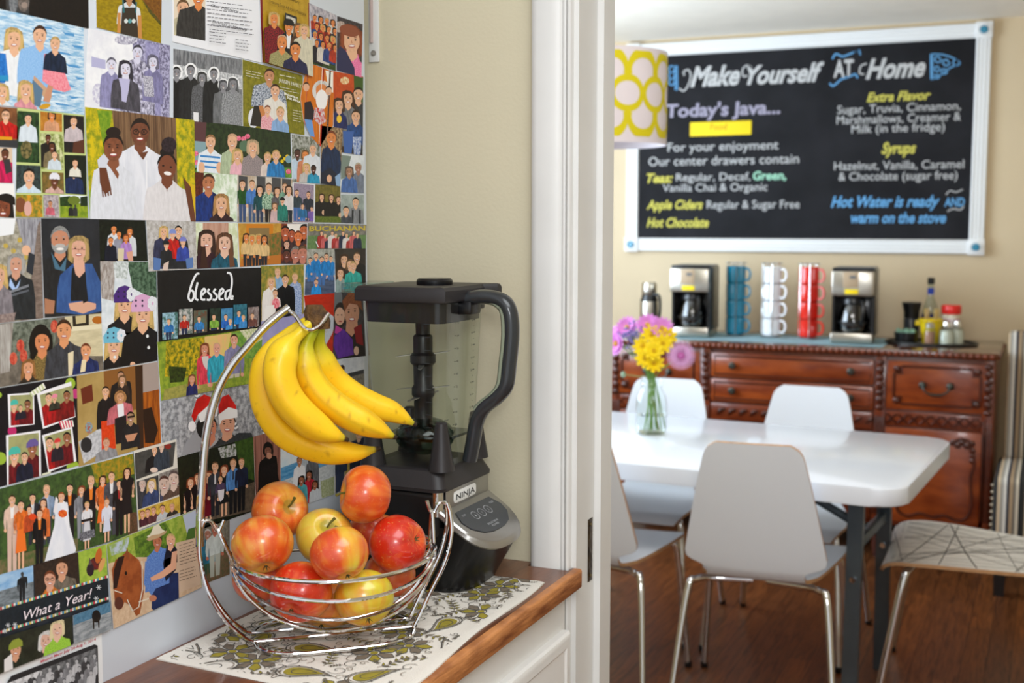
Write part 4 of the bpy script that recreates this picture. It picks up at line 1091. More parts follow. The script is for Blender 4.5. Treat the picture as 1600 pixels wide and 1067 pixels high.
# lower housing: straight back, round nose
def nose(xb, xf_, y0, y1, z, n=14, zf=None):
    yc, hy = (y0 + y1) / 2, (y1 - y0) / 2
    pts = [bp(xb, y1, z), bp(xb, y0, z)]
    xs = xf_ - hy * 0.62
    for k in range(n + 1):
        a_ = -PI / 2 + PI * k / n
        ca_ = max(0, math.cos(a_)) ** 0.75; sa_ = math.copysign(abs(math.sin(a_)) ** 0.8, math.sin(a_))
        x = xs + hy * 0.62 * ca_
        pts.append(bp(x, yc + hy * sa_, z if zf is None else zf(x)))
    return pts
slope = lambda x: 1.044 - (x + 0.778) / 0.078 * 0.052
def noser(xb, xf_, y0, y1, dz):
    q = nose(xb, xf_, y0, y1, 1.044 + dz, 14, lambda x: slope(x) + dz)
    q[0] = bp(xb, y1, slope(-0.778) + dz); q[1] = bp(xb, y0, slope(-0.778) + dz)
    return q
bm = B()
loft(bm, [nose(-0.918, -0.742, 1.483, 1.63, z0 + 0.0), nose(-0.92, -0.738, 1.48, 1.633, z0 + 0.008), noser(-0.92, -0.706, 1.479, 1.634, -0.012)])
obj('motor_base', bm, M_bkplas, bl, 40)
bm = B(); box(bm, *[v for v in (-0.9225 - BO.x, -0.776 - BO.x, 1.474 - BO.y, 1.638 - BO.y, 1.0 - z0, 1.072 - z0)], 0.012, 4); obj('housing', bm, M_bkplas, bl, 40)
# chrome panel on the slope
bm = B(); loft(bm, [noser(-0.778, -0.7045, 1.4775, 1.6355, -0.0125), noser(-0.778, -0.702, 1.4755, 1.6375, -0.009), noser(-0.778, -0.703, 1.4765, 1.6365, -0.003), noser(-0.778, -0.706, 1.479, 1.634, 0.0)]); pnl = obj('control_deck', bm, M_satin, bl, 30)
def onslope(u, v): # u across y, v down the slope (x)
    return bp(v, u, slope(v) + 0.0012)
bm = B()
shape = [(1.502, -0.764), (1.612, -0.764), (1.622, -0.748), (1.617, -0.735), (1.597, -0.7235), (1.575, -0.7195), (1.556, -0.719), (1.537, -0.7195), (1.515, -0.7235), (1.496, -0.735), (1.491, -0.748)]
loft(bm, [[onslope(*p) for p in shape], [tuple(Vector(onslope(*p)) + Vector((0, 0, 0.0008))) for p in shape]]); kp = obj('keypad', bm, mat('slate_keypad', '#43464a', 0.4), pnl)
M_keyprint = mat('pale_keypad_print', '#b9bcc0', 0.5)
for k, (s, u0, u1, v) in enumerate((('LOW', 1.506, 1.517, -0.754), ('PULSE', 1.597, 1.609, -0.754), ('SINGLE SERVE', 1.538, 1.572, -0.729), ('POWER', 1.545, 1.566, -0.7245))):
    bm = B(); letters(bm, s, lambda u, w_: tuple(Vector(onslope(u, -w_)) + Vector((0, 0, 0.0012))), u0, u1, -v, 0.0028, 0.0); obj('lettering', bm, M_keyprint, kp)
for k, u in enumerate((1.535, 1.556, 1.577)):
    bm = B()
    mnum = 22
    pts = [(u + 0.0078 * math.cos(q * 2 * PI / mnum), -0.7485 + 0.0062 * math.sin(q * 2 * PI / mnum)) for q in range(mnum + 1)]
    for q in ribbon(pts, 0.0007): bm.faces.new([bm.verts.new(tuple(Vector(onslope(*p)) + Vector((0, 0, 0.0012)))) for p in q])
    o = obj('button_ring', bm, M_keyprint, kp)
    bm = B(); letters(bm, str(k + 1), lambda uu, w_: tuple(Vector(onslope(uu, -w_)) + Vector((0, 0, 0.0012))), u - 0.001, u + 0.001, 0.7463, 0.0035); obj('lettering', bm, M_keyprint, kp)
# name plate: steel front face with a white badge
bm = B(); box(bm, -0.7755 - BO.x, -0.7738 - BO.x, 1.492 - BO.y, 1.632 - BO.y, 1.036 - z0, 1.073 - z0, 0.0006); fp = obj('front_plate', bm, M_satin, bl)
bm = B(); loft(bm, [[bp(x, y, 1.034 + zz) for x, y in [(-0.784 + 0.0095 * math.cos(a_), 1.4835 + 0.0095 * math.sin(a_)) for a_ in [math.radians(q) for q in range(-100, 15, 12)]]] for zz in (0, 0.039)], closed=False); obj('corner_plate', bm, M_bright, fp, 60)
yb0, yb1 = at(709, 780, 0, -0.7737).y, at(743, 760, 0, -0.7737).y
zb = (at(726, 770, 0, -0.7737).z)
bm = B(); prism(bm, [(p[0] - BO.y, p[1] - z0) for p in rrect(yb0, yb1, zb - 0.0085, zb + 0.0085, 0.005)], 'x', -0.7739 - BO.x, -0.7728 - BO.x, 0.0003); bd = obj('badge', bm, mat('white_badge', '#ecebe6', 0.3), fp)
bm = B()
letters(bm, 'NINJA', lambda u, v: bp(-0.7724, u, v), yb0 + 0.006, yb1 - 0.005, zb - 0.0045, 0.0085, 0.01); obj('lettering', bm, M_bkplas, bd)
# dark collar
bm = B(); loft(bm, [bring(-0.926, -0.770, 1.471, 1.641, 0.016, 1.069), bring(-0.9265, -0.7695, 1.4705, 1.6415, 0.016, 1.074), bring(-0.915, -0.7795, 1.484, 1.628, 0.016, 1.0965), bring(-0.912, -0.783, 1.487, 1.625, 0.016, 1.098)]); obj('collar', bm, M_char, bl, 30)
# jug: a clear tapered square jar
def jr(z, ins=0.0):
    f = (z - 1.098) / (1.335 - 1.098)
    return bring(-0.895 + (-0.909 + 0.895) * f + ins, -0.7835 + (-0.776 + 0.7835) * f - ins, 1.4975 + (1.4885 - 1.4975) * f + ins, 1.61 + (1.626 - 1.61) * f - ins, 0.014, z)
bm = B(); loft(bm, [jr(1.0985), jr(1.13), jr(1.2), jr(1.27), jr(1.334)], False, False); jar = obj('jug', bm, M_jar, bl, 30)
bm = B(); loft(bm, [jr(1.135, 0.004), jr(1.139, 0.004)]); obj('jug_floor', bm, thin_glass('teal_tritan', '#5f8380', 0.08), jar)
bm = B(); ball(bm, bp(-0.84, 1.553, 1.134), 0.045, 24, 10, 0.62); obj('blade_well', bm, thin_glass('teal_well', '#9fb3b0', 0.05), jar)
# dark corner posts at the foot of the jug
for (cx_, cy_, sxx, syy) in ((-0.7815, 1.496, 1, -1), (-0.9, 1.496, -1, -1), (-0.7815, 1.613, 1, 1), (-0.9, 1.613, -1, 1)):
    bm = B()
    loft(bm, [[bp(cx_ + w_ * math.cos(a_) - sxx * 0.003, cy_ + w_ * math.sin(a_) - syy * 0.003, z) for a_ in [2 * PI * q / 16 for q in range(16)]] for z, w_ in ((1.0965, 0.0195), (1.13, 0.0135), (1.164, 0.0085), (1.166, 0.006))])
    obj('corner_post', bm, M_char, bl)
# blade stack and shaft
bm = B(); lathe(bm, [(0.012, 1.337 - z0), (0.0105, 1.285 - z0), (0.0115, 1.284 - z0), (0.0135, 1.283 - z0), (0.0145, 1.28 - z0), (0.0145, 1.258 - z0), (0.019, 1.254 - z0), (0.019, 1.243 - z0), (0.0145, 1.238 - z0), (0.014, 1.21 - z0), (0.017, 1.205 - z0), (0.017, 1.195 - z0), (0.014, 1.19 - z0), (0.0135, 1.15 - z0), (0.02, 1.139 - z0)], 20, (0.0, -0.002, 0)); shf = obj('blade_shaft', bm, mat('dark_shaft', '#19181a', 0.35), bl)
for zz, a_ in ((1.255, 0.5), (1.24, 1.9), (1.205, 0.2), (1.192, 1.4), (1.15, 0.8), (1.148, 2.3)):
    bm = B()
    for s in (1, -1):
        d_ = Vector((math.cos(a_), math.sin(a_), 0)) * s; n_ = Vector((-d_.y, d_.x, 0))
        pts = [d_ * 0.012 - n_ * 0.005, d_ * 0.036 - n_ * 0.0015 + Vector((0, 0, .003 * s)), d_ * 0.04 + n_ * 0.003 + Vector((0, 0, .004 * s)), d_ * 0.012 + n_ * 0.005]
        loft(bm, [[tuple(p + Vector((0, -0.002, zz - z0 + q))) for p in pts] for q in (0, 0.001)])
    obj('blade', bm, M_satin, shf)
# measuring marks printed on the jug
M_mark = mat('grey_marking', '#33373a', 0.6)
bm_l = B()
for k in range(9):
    z = 1.305 - k * 0.0185
    f = (z - 1.098) / 0.237; xf0 = -0.7835 + 0.0075 * f + 0.0006
    bm = B()
    letters(bm, str((9 - k) * 8), lambda u, v: bp(xf0, u, v), 1.535, 1.541, z - 0.0015, 0.003, 0.0)
    for yy in (1.528,):
        bm.faces.new([bm.verts.new(bp(xf0, yy + q[0], z + q[1])) for q in ((0, 0), (0.004, 0), (0.004, 0.0009), (0, 0.0009))])
    for yy in (1.588,):
        bm.faces.new([bm.verts.new(bp(xf0, yy + q[0], z + q[1])) for q in ((0, 0), (0.006, 0), (0.006, 0.0011), (0, 0.0011))])
        bm.faces.new([bm.verts.new(bp(xf0, yy + q[0], z - 0.009 + q[1])) for q in ((0, 0), (0.002, 0), (0.002, 0.0009), (0, 0.0009))])
    letters(bm, str(9 - k), lambda u, v: bp(xf0, u, v), 1.582, 1.5855, z - 0.0012, 0.003, 0.0)
    y0_ = 1.4975 - 0.009 * f - 0.0006
    bm.faces.new([bm.verts.new(bp(-0.806 + q[0], y0_, z + q[1])) for q in ((0, 0), (0.009, 0), (0.009, 0.0008), (0, 0.0008))])
    obj('measure_mark', bm, M_mark, jar)
# lid with dark skirt
bm = B(); loft(bm, [jr(1.306, 0.0015), jr(1.337, 0.0015)]); ls = obj('lid_skirt', bm, mat('dark_skirt', '#232021', 0.35), bl, 30)
def lidr(z, g=0.0): return [bp(x, y, z) for x, y in [(-0.915 - g, 1.485 - g), (-0.79, 1.482 - g), (-0.772 + g, 1.487), (-0.770 + g, 1.53), (-0.768 + g, 1.605), (-0.752 + g * .5, 1.62), (-0.752 + g * .5, 1.632 + g), (-0.90, 1.632 + g), (-0.915 - g, 1.62)]]
bm = B(); loft(bm, [lidr(1.336), lidr(1.338, 0.001), lidr(1.3525, 0.001), lidr(1.357, -0.002), lidr(1.358, -0.006)]); lid = obj('lid', bm, M_char, bl, 25)
bm = B(); lathe(bm, [(0.025, 1.356 - z0), (0.0265, 1.359 - z0), (0.0265, 1.364 - z0), (0.024, 1.367 - z0)], 28, (0.019, -0.0, 0)); obj('lid_knob', bm, M_bkplas, lid)
bm = B(); box(bm, -0.773 - BO.x, -0.762 - BO.x, 1.565 - BO.y, 1.598 - BO.y, 1.322 - z0, 1.345 - z0, 0.003); obj('lid_latch', bm, M_bkplas, lid)
# clear pour spout flap at the back left
bm = B(); box(bm, -0.957 - BO.x, -0.916 - BO.x, 1.512 - BO.y, 1.6 - BO.y, 1.345 - z0, 1.3595 - z0, 0.002); obj('spout_flap', bm, thin_glass('clear_flap', '#d9e8e8', 0.12), lid)
# handle
hpth = smooth_path([bp(-0.779, 1.556, 1.337), bp(-0.745, 1.556, 1.342), bp(-0.716, 1.556, 1.338), bp(-0.703, 1.556, 1.322), bp(-0.7, 1.556, 1.29), bp(-0.7045, 1.556, 1.245), bp(-0.709, 1.556, 1.216), bp(-0.722, 1.556, 1.199), bp(-0.744, 1.556, 1.181), bp(-0.756, 1.556, 1.16), bp(-0.762, 1.556, 1.13), bp(-0.768, 1.556, 1.102)], 6)
bm = B(); tube(bm, hpth, [0.0105] * 20 + [0.0105] * (len(hpth) - 20), 14, flat=1.25); obj('handle', bm, mat('gunmetal_handle', '#2e3134', 0.28, coat=0.4), bl)
bm = B(); hq = [Vector(p) + Vector((-0.0085 if i < 12 else -0.0095, 0, -0.004 if i < 12 else 0.0)) for i, p in enumerate(hpth[4:50])]
tube(bm, hq, 0.0062, 10, flat=1.5); obj('handle_grip', bm, mat('sage_grip', '#8c947f', 0.45), bl)
bm = B(); box(bm, -0.784 - BO.x, -0.757 - BO.x, 1.54 - BO.y, 1.575 - BO.y, 1.316 - z0, 1.336 - z0, 0.004); obj('handle_mount', bm, M_bkplas, bl)

# ------------------------------------------------------------------ wire fruit basket
FP0 = Vector((-0.8968, 1.2040, ZM + 0.0012)); fang = math.atan2(0.655902, 0.754846)
fb = thing('fruit_basket', 'chrome wire fruit basket with a curved banana hook on the cloth mat', 'fruit basket', tuple(FP0), fang)
fd = Vector((0.754846, 0.655902, 0)); fn_ = Vector((-0.655902, 0.754846, 0))
def loc2w(s, k, z): return FP0 + fd * s + fn_ * k + Vector((0, 0, z))
def ponp(px, py, k=0.0):
    d = FW * F_PX + RT * (px - 800) + UP * (533.5 - py)
    t = (k - (CAM - FP0).dot(fn_)) / d.dot(fn_)
    return CAM + d * t
def ploc(px, py, k=0.0):
    q = ponp(px, py, k) - FP0
    return Vector((q.dot(fd), k, q.z))
RW = 0.0029
for k in (0.016, -0.016):
    k2 = k * 0.35
    pts = [(-0.0625, k2, 0.162), (-0.0635, k2 * 1.2, 0.14), (-0.0635, k * 0.7, 0.115), (-0.055, k * 0.9, 0.075), (-0.036, k, 0.038), (-0.014, k, 0.013), (-0.003, k, 0.0065), (0.002, k, 0.0058), (0.05, k, 0.0058), (0.1, k, 0.0058), (0.15, k, 0.0058), (0.197, k, 0.0058), (0.203, k, 0.0085), (0.222, k, 0.047), (0.243, k, 0.088), (0.252, k * 0.9, 0.122), (0.252, k * 0.6, 0.148), (0.249, k * 0.25, 0.162)]
    bm = B(); tube(bm, smooth_path(pts, 6), RW, 10); obj('frame_rod', bm, M_chrome, fb)
for sg in (-1, 1):
    pts = [(0.0, sg * 0.016, 0.0045), (0.004, sg * 0.035, 0.0032), (0.02, sg * 0.056, 0.003), (0.05, sg * 0.066, 0.003), (0.1, sg * 0.066, 0.003), (0.15, sg * 0.064, 0.003), (0.185, sg * 0.05, 0.003), (0.198, sg * 0.03, 0.0032), (0.2, sg * 0.016, 0.0045)]
    bm = B(); tube(bm, smooth_path(pts, 6), RW, 10); obj('foot_rod', bm, M_chrome, fb)
# the hook arm
apx = [(312, 838), (313, 800), (315, 760), (321, 690), (331, 640), (345, 600), (365, 567), (388, 540), (414, 511), (436, 492), (452, 480)]
pts = [ploc(*p) for p in apx]
bm = B(); pth = smooth_path(pts, 6); tube(bm, pth, 0.0053, 12); arm = obj('hook_arm', bm, M_chrome, fb)
bm = B(); tube(bm, [pts[0] - Vector((0, 0, .012)), pts[0] + Vector((0, 0, .012))], 0.0056, 14); obj('sleeve', bm, M_chrome, arm)
tip = pts[-1]
bm = B(); tube(bm, smooth_path([tip + Vector((-.004, 0, -.002)), tip + Vector((.005, .004, -.008)), ploc(466, 500, .012), ploc(472, 508, .02)], 5), 0.0026, 8); obj('hook_prong', bm, M_chrome, arm)
bm = B(); tube(bm, smooth_path([tip + Vector((-.002, -0.002, -.003)), ploc(462, 494, -.01), ploc(478, 514, -.034), ploc(497, 511, -.038), ploc(514, 489, -.036)], 5), 0.0024, 8); obj('hook_prong', bm, M_chrome, arm)
# small side hooks that carry the bowl
for px_s in (((316, 823), (320, 814), (330, 815), (338, 828), (344, 826), (350, 812)), ((697, 787), (690, 784), (684, 789), (678, 800), (672, 797), (667, 782))):
    bm = B(); tube(bm, smooth_path([ploc(*p, -0.003) for p in px_s], 5), 0.0024, 8); obj('side_hook', bm, M_chrome, fb)
# hanging bowl
bo = Vector((0.102, 0, 0.1108 + 0.925 - FP0.z)); ba, bbk, bc = 0.128, 0.125, 0.1
def bw(th, t): return bo + Vector((ba * math.cos(t), 0, 0)) + math.sin(t) * Vector((0, -bbk * math.cos(th), -bc * math.sin(th)))
bm = B()
bowl = None
ths = [3, 18, 36, 58, 90, 122, 144, 162, 177]
for th in ths:
    bm = B(); tube(bm, [bw(math.radians(th), 0.1 + (PI - 0.2) * q / 40) for q in range(41)], 0.0024 if th not in (3, 177) else 0.0028, 8)
    o = obj('bowl_wire', bm, M_chrome, fb)
for t0, apex in ((PI - 0.1, ploc(341, 829, -.003)), (0.1, ploc(675, 801, -.003))):
    bm = B(); tube(bm, [bw(math.radians(3 + 174 * q / 16), t0) for q in range(17)], 0.0024, 8); obj('bowl_end_wire', bm, M_chrome, fb)
    bm = B(); e0, e1 = bw(math.radians(3), t0), bw(math.radians(177), t0)
    tube(bm, smooth_path([e0, e0.lerp(apex, 0.55) + Vector((0, -.002, 0)), apex + Vector((0, -.002, .0006)), apex + Vector((0, .002, .0006)), e1.lerp(apex, 0.55) + Vector((0, .002, 0)), e1], 6), 0.0022, 8); obj('bowl_loop', bm, M_chrome, fb)

# ------------------------------------------------------------------ fruit materials: colour carried by the fruit's own skin
def skin_mat(name, rough, coat, speck, sp_scale, sp_amt):
    m = bpy.data.materials.new(name); m.use_nodes = True
    N = m.node_tree.nodes; L = m.node_tree.links; b = N['Principled BSDF']
    at_ = N.new('ShaderNodeAttribute'); at_.attribute_name = 'skin'
    tc = N.new('ShaderNodeTexCoord'); nz = N.new('ShaderNodeTexNoise'); nz.inputs['Scale'].default_value = sp_scale; nz.inputs['Detail'].default_value = 2
    L.new(tc.outputs['Object'], nz.inputs[0])
    rp = N.new('ShaderNodeValToRGB'); rp.color_ramp.elements[0].position = 0.62; rp.color_ramp.elements[1].position = 0.75
    L.new(nz.outputs['Fac'], rp.inputs[0])
    ml = N.new('ShaderNodeMath'); ml.operation = 'MULTIPLY'; ml.inputs[1].default_value = sp_amt; L.new(rp.outputs[0], ml.inputs[0])
    mx = N.new('ShaderNodeMix'); mx.data_type = 'RGBA'; mx.inputs[7].default_value = (*lin(speck), 1)
    L.new(ml.outputs[0], mx.inputs[0]); L.new(at_.outputs['Color'], mx.inputs[6]); L.new(mx.outputs[2], b.inputs['Base Color'])
    b.inputs['Roughness'].default_value = rough; b.inputs['Coat Weight'].default_value = coat; b.inputs['Coat Roughness'].default_value = 0.12
    b.inputs['Subsurface Weight'].default_value = 0.08; b.inputs['Subsurface Radius'].default_value = (0.006, 0.003, 0.001)
    return m
M_apple = skin_mat('apple_skin', 0.32, 0.5, '#e8c070', 300, 0.35)
M_banana = skin_mat('banana_skin', 0.42, 0.1, '#8a5a1a', 190, 0.18)
def paint(o, colours):
    at_ = o.data.color_attributes.new('skin', 'FLOAT_COLOR', 'POINT')
    for i, c in enumerate(colours): at_.data[i].color = (*c, 1)
def mixc(a, b, t):
    t = max(0, min(1, t)); return [x + (y - x) * t for x, y in zip(a, b)]
M_astem = mat('apple_stem', '#6d6a2a', 0.6, var=0.3, vscale=60)
M_calyx = mat('apple_calyx', '#4c4a26', 0.9)
def apple(c, r, axis_cam, label, yel, red, blush_cam, amount, seed, stripe=None):
    """axis and blush direction given along the camera's right / up / towards axes"""
    ax = (RT * axis_cam[0] + UP * axis_cam[1] - FW * axis_cam[2]).normalized()
    bd = (RT * blush_cam[0] + UP * blush_cam[1] - FW * blush_cam[2]).normalized()
    t = thing('apple', label, 'apple', tuple(c), 0, 'apples in the wire basket')
    u = ax.orthogonal().normalized(); v = ax.cross(u)
    bm = B(); nl, nm = 72, 44; cols = []
    rings = []
    Y, R_ = lin(yel), lin(red)
    D_ = [x * 0.72 for x in R_]; 
    for j in range(nm + 1):
        th = PI * j / nm
        base = 1 - 0.0
        q = []
        n_l = 1 if j in (0, nm) else nl
        for k in range(nl):
            ph = 2 * PI * k / nl
            prof_r = math.sin(th) * (1.0 + 0.03 * math.cos(th))
            h = math.cos(th) * 0.93
            dimp = 0.30 * math.exp(-(th / 0.36) ** 2) + 0.2 * math.exp(-((PI - th) / 0.33) ** 2) * -1
            lob = 1 + 0.02 * math.cos(5 * ph) * (0.5 - 0.5 * math.cos(th)) ** 2 + 0.012 * math.sin(2 * ph + seed)
            p = u * (prof_r * lob * math.cos(ph)) + v * (prof_r * lob * math.sin(ph)) + ax * (h - dimp)
            q.append(p * r)
            dr = p.normalized()
            nzv = noise.noise(dr * 2.3 + Vector((seed * 3.1, 0, 0)))
            streak = noise.noise(Vector((math.cos(ph) * 5, math.sin(ph) * 5, h * 0.7 + seed * 7)))
            fine = noise.noise(Vector((math.cos(ph) * 17, math.sin(ph) * 17, h * 1.5 + seed)))
            f = amount + 0.62 * dr.dot(bd) + 0.6 * nzv + 0.55 * streak + 0.3 * fine - 0.75 * math.exp(-(th / 0.42) ** 2) - 0.3 * math.exp(-((PI - th) / 0.3) ** 2)
            if stripe:
                sd = (RT * stripe[0] + UP * stripe[1] - FW * stripe[2]).normalized()
                sd = (sd - ax * sd.dot(ax)).normalized(); pd = (dr - ax * dr.dot(ax))
                if pd.length > 1e-3: f -= 1.1 * max(0, (pd.normalized().dot(sd) - 0.93) / 0.07)
            c_ = mixc(Y, R_, f * 0.55 + 0.32)
            if f > 0.8: c_ = mixc(c_, D_, (f - 0.8) * 0.8)
            if th < 0.28: c_ = mixc(c_, lin('#7d8130'), 0.5)
            cols.append(c_)
        rings.append(q)
    loft(bm, rings)
    o = obj('flesh', bm, M_apple, t, 80); paint(o, cols[:len(o.data.vertices)])
    bm = B(); bend = (u * 0.25 + v * 0.1) * r
    tube(bm, smooth_path([ax * r * 0.58, ax * r * 0.82 + bend * .3, ax * r * 1.03 + bend], 4), [0.0013] * 6 + [0.0015, 0.0018, 0.0021], 8); obj('stem', bm, M_astem, t)
    bm = B()
    for k in range(5):
        a_ = 2 * PI * k / 5; d_ = u * math.cos(a_) + v * math.sin(a_)
        b0 = -ax * r * 0.79
        loft(bm, [[tuple(b0 + d_ * 0.001 + e * 0.0012 + ax * 0) for e in (ax.cross(d_), d_ * .3, -ax.cross(d_))], [tuple(b0 + d_ * 0.0045 - ax * 0.0045 + e * 0.0004) for e in (ax.cross(d_), d_ * .3, -ax.cross(d_))]])
    obj('calyx', bm, M_calyx, t)
    return t
OR, RD, YE, YG_ = '#e2501f', '#cf2416', '#e8b43c', '#dcc23a'
A_ = [
 ((-0.8998, 1.2681, 1.0784), 0.0370, (.62, .27, .74), 'orange-red apple at the back left of the basket with its stem showing to the right', '#f0b848', '#e2561e', (-.3, -.5, .6), 0.55, 1, None),
 ((-0.8698, 1.1886, 1.0565), 0.0375, (-.25, .75, -.55), 'orange apple furthest left, sitting on the basket rim below the back left one', '#e6c84a', '#e2581f', (.35, .35, .7), 0.45, 2, None),
 ((-0.8302, 1.2661, 1.0514), 0.0365, (.22, .6, .72), 'yellow-green apple in the middle of the basket behind the striped front apple', '#d8bc3e', '#df8033', (.9, .2, .3), -0.35, 3, None),
 ((-0.7884, 1.2965, 1.1036), 0.037, (-.93, .15, .3), 'orange-red apple on top of the heap just below the bananas', '#f0b446', '#e2541e', (.2, .1, .8), 0.6, 4, None),
 ((-0.7457, 1.3047, 1.0419), 0.0375, (-.77, -.3, -.56), 'bright red apple at the right side of the basket beside the blender', '#e8a038', '#d62a12', (0, .2, .9), 0.95, 5, None),
 ((-0.7669, 1.2007, 1.053), 0.0355, (-.4, .8, -.45), 'orange-red apple with a yellow stripe at the front centre of the basket', '#e6c93f', '#e24e1e', (-.1, .1, .8), 0.62, 6, (.62, .1, .75)),
 ((-0.8188, 1.1939, 1.0014), 0.038, (.2, .5, -.84), 'red apple low at the front left behind the basket wires', '#ecaa44', '#dc3414', (-.2, .1, .8), 0.85, 7, None),
 ((-0.7594, 1.2435, 0.9877), 0.0365, (-.25, .75, -.6), 'yellow apple blushed orange low at the front right behind the basket wires', '#dfcf38', '#e2641c', (-.65, -.7, .2), -0.02, 8, None),
 ((-0.8263, 1.2588, 0.9679), 0.0350, (.1, .9, -.4), 'mostly hidden yellow apple at the bottom of the basket between the two low front ones', '#e2b03a', '#de6a2c', (0, 0, 1), 0.0, 9, None),
 ((-0.9019, 1.2242, 1.0012), 0.034, (-.3, .8, .2), 'mostly hidden red apple low on the left under the furthest left one', '#e09a3a', '#d43a22', (0, 0, 1), 0.6, 10, None),
 ((-0.8217, 1.3692, 1.032), 0.034, (.1, .9, -.1), 'mostly hidden red apple at the back under the top one', '#e09a3a', '#d4452a', (0, 0, 1), 0.6, 11, None),
 ((-0.7783, 1.3397, 0.9888), 0.034, (.1, .9, -.1), 'mostly hidden orange apple low on the right under the bright red one', '#e0a03a', '#dc5a2a', (0, 0, 1), 0.5, 12, None)]
for a_ in A_: apple(*a_)

# ------------------------------------------------------------------ bananas
crown = ponp(494, 493, -0.016)
bn = thing('banana_bunch', 'bunch of four ripe yellow bananas hanging from the basket hook above the apples', 'bananas', tuple(crown))
YB_, YG2, YT_ = lin('#ffd31e'), lin('#a8ba20'), lin('#b9982a')
def banana(pxs, ks, R, seed, green):
    ctl = [ponp(p[0], p[1], k) - crown for p, k in zip(pxs, ks)]
    pth = smooth_path(ctl, 9); n = len(pth); NP = 20
    ln = [0]
    for a_, b_ in zip(pth, pth[1:]): ln.append(ln[-1] + (b_ - a_).length)
    T = [x / ln[-1] for x in ln]
    def rad(t):
        if t < 0.13: return 0.0062 + 0.0012 * t / 0.13
        if t < 0.3:
            g = (t - 0.13) / 0.17; return 0.0074 + (R - 0.0074) * (3 * g * g - 2 * g ** 3)
        if t < 0.72: return R * (1 + 0.03 * math.sin((t - 0.3) * 7))
        if t < 0.965:
            g = (t - 0.72) / 0.245; return R * (1 - 0.72 * g ** 2.1)
        return R * 0.28 * (1 - (t - 0.965) / 0.035 * 0.5)
    bm = B(); rings = []; cols = []
    ref = Vector((0.3, -0.4, 0.8)); u = None
    for i, p in enumerate(pth):
        tg = (pth[min(n - 1, i + 1)] - pth[max(0, i - 1)]).normalized()
        u = (ref - tg * ref.dot(tg)).normalized() if u is None else (u - tg * u.dot(tg)).normalized()
        v = tg.cross(u); q = []
        for k in range(NP):
            ph = 2 * PI * k / NP
            rr = rad(T[i]) * (1 + 0.035 * math.cos(5 * ph + seed) + 0.012 * math.cos(10 * ph + 2 * seed))
            q.append(p + u * math.cos(ph) * rr + v * math.sin(ph) * rr)
            t = T[i]; sp_ = q[-1]
            c_ = mixc(YB_, lin('#f6bd12'), 0.5 + 0.6 * noise.noise(sp_ * 30 + Vector((seed, 0, 0))))
            c_ = mixc(c_, YG2, green * max(0, 1 - (t - 0.08) / 0.28))
            if t > 0.93: c_ = mixc(c_, lin('#9aa022'), (t - 0.93) / 0.05 * 0.7)
            if t > 0.985: c_ = lin('#3c2a12')
            br = noise.noise(sp_ * 150 + Vector((seed * 5, 3, 0)))
            if br > 0.62 and 0.2 < t < 0.95: c_ = mixc(c_, lin('#a87614'), 0.55)
            if abs(math.cos(5 * ph / 2 + seed / 2)) > 0.985 and 0.2 < t < 0.92: c_ = mixc(c_, lin('#b98d12'), 0.45)
            cols.append(c_)
        rings.append(q)
    loft(bm, rings)
    o = obj('banana', bm, M_banana, bn, 80); paint(o, cols[:len(o.data.vertices)])
    bm = B(); e = pth[-1]; tg = (pth[-1] - pth[-3]).normalized(); tube(bm, [e - tg * 0.002, e + tg * 0.0025], [0.0034, 0.0022], 8); obj('tip', bm, mat('banana_tip', '#2a1d0e', 0.8), o)
    return o
banana([(490, 497), (463, 512), (430, 540), (413, 585), (417, 633), (446, 676), (497, 700), (550, 707), (592, 701)], [-.016, -.006, .004, .010, .012, .012, .012, .014, .016], 0.0185, 1.0, 0.35)
banana([(492, 500), (474, 516), (447, 545), (437, 583), (450, 622), (480, 655), (511, 675), (542, 687)], [-.018, -.022, -.03, -.034, -.035, -.034, -.033, -.032], 0.0195, 2.1, 0.4)
banana([(500, 500), (489, 517), (478, 545), (480, 580), (500, 613), (535, 641), (575, 662), (617, 683)], [-.018, -.016, -.012, -.010, -.010, -.011, -.013, -.015], 0.0182, 3.3, 0.95)
banana([(503, 499), (499, 520), (500, 555), (520, 592), (550, 617), (585, 635), (615, 645), (648, 663)], [-.012, -.002, .012, .022, .026, .027, .026, .024], 0.0172, 4.2, 0.9)
bm = B(); cr = []
for j, (dz, rr) in enumerate(((-0.016, .0145), (-.006, .016), (.005, .0145), (.013, .0105))):
    cr.append([((rr * (1 + 0.18 * math.sin(3 * a_ + j))) * math.cos(a_) + dz * -0.1, rr * 0.8 * math.sin(a_), dz) for a_ in [2 * PI * q / 18 for q in range(18)]])
loft(bm, cr); obj('crown', bm, mat('banana_crown', '#6b4a22', 0.8, col2='#3f2a16', vscale=90, bump=0.5, bscale=200), bn, 60)
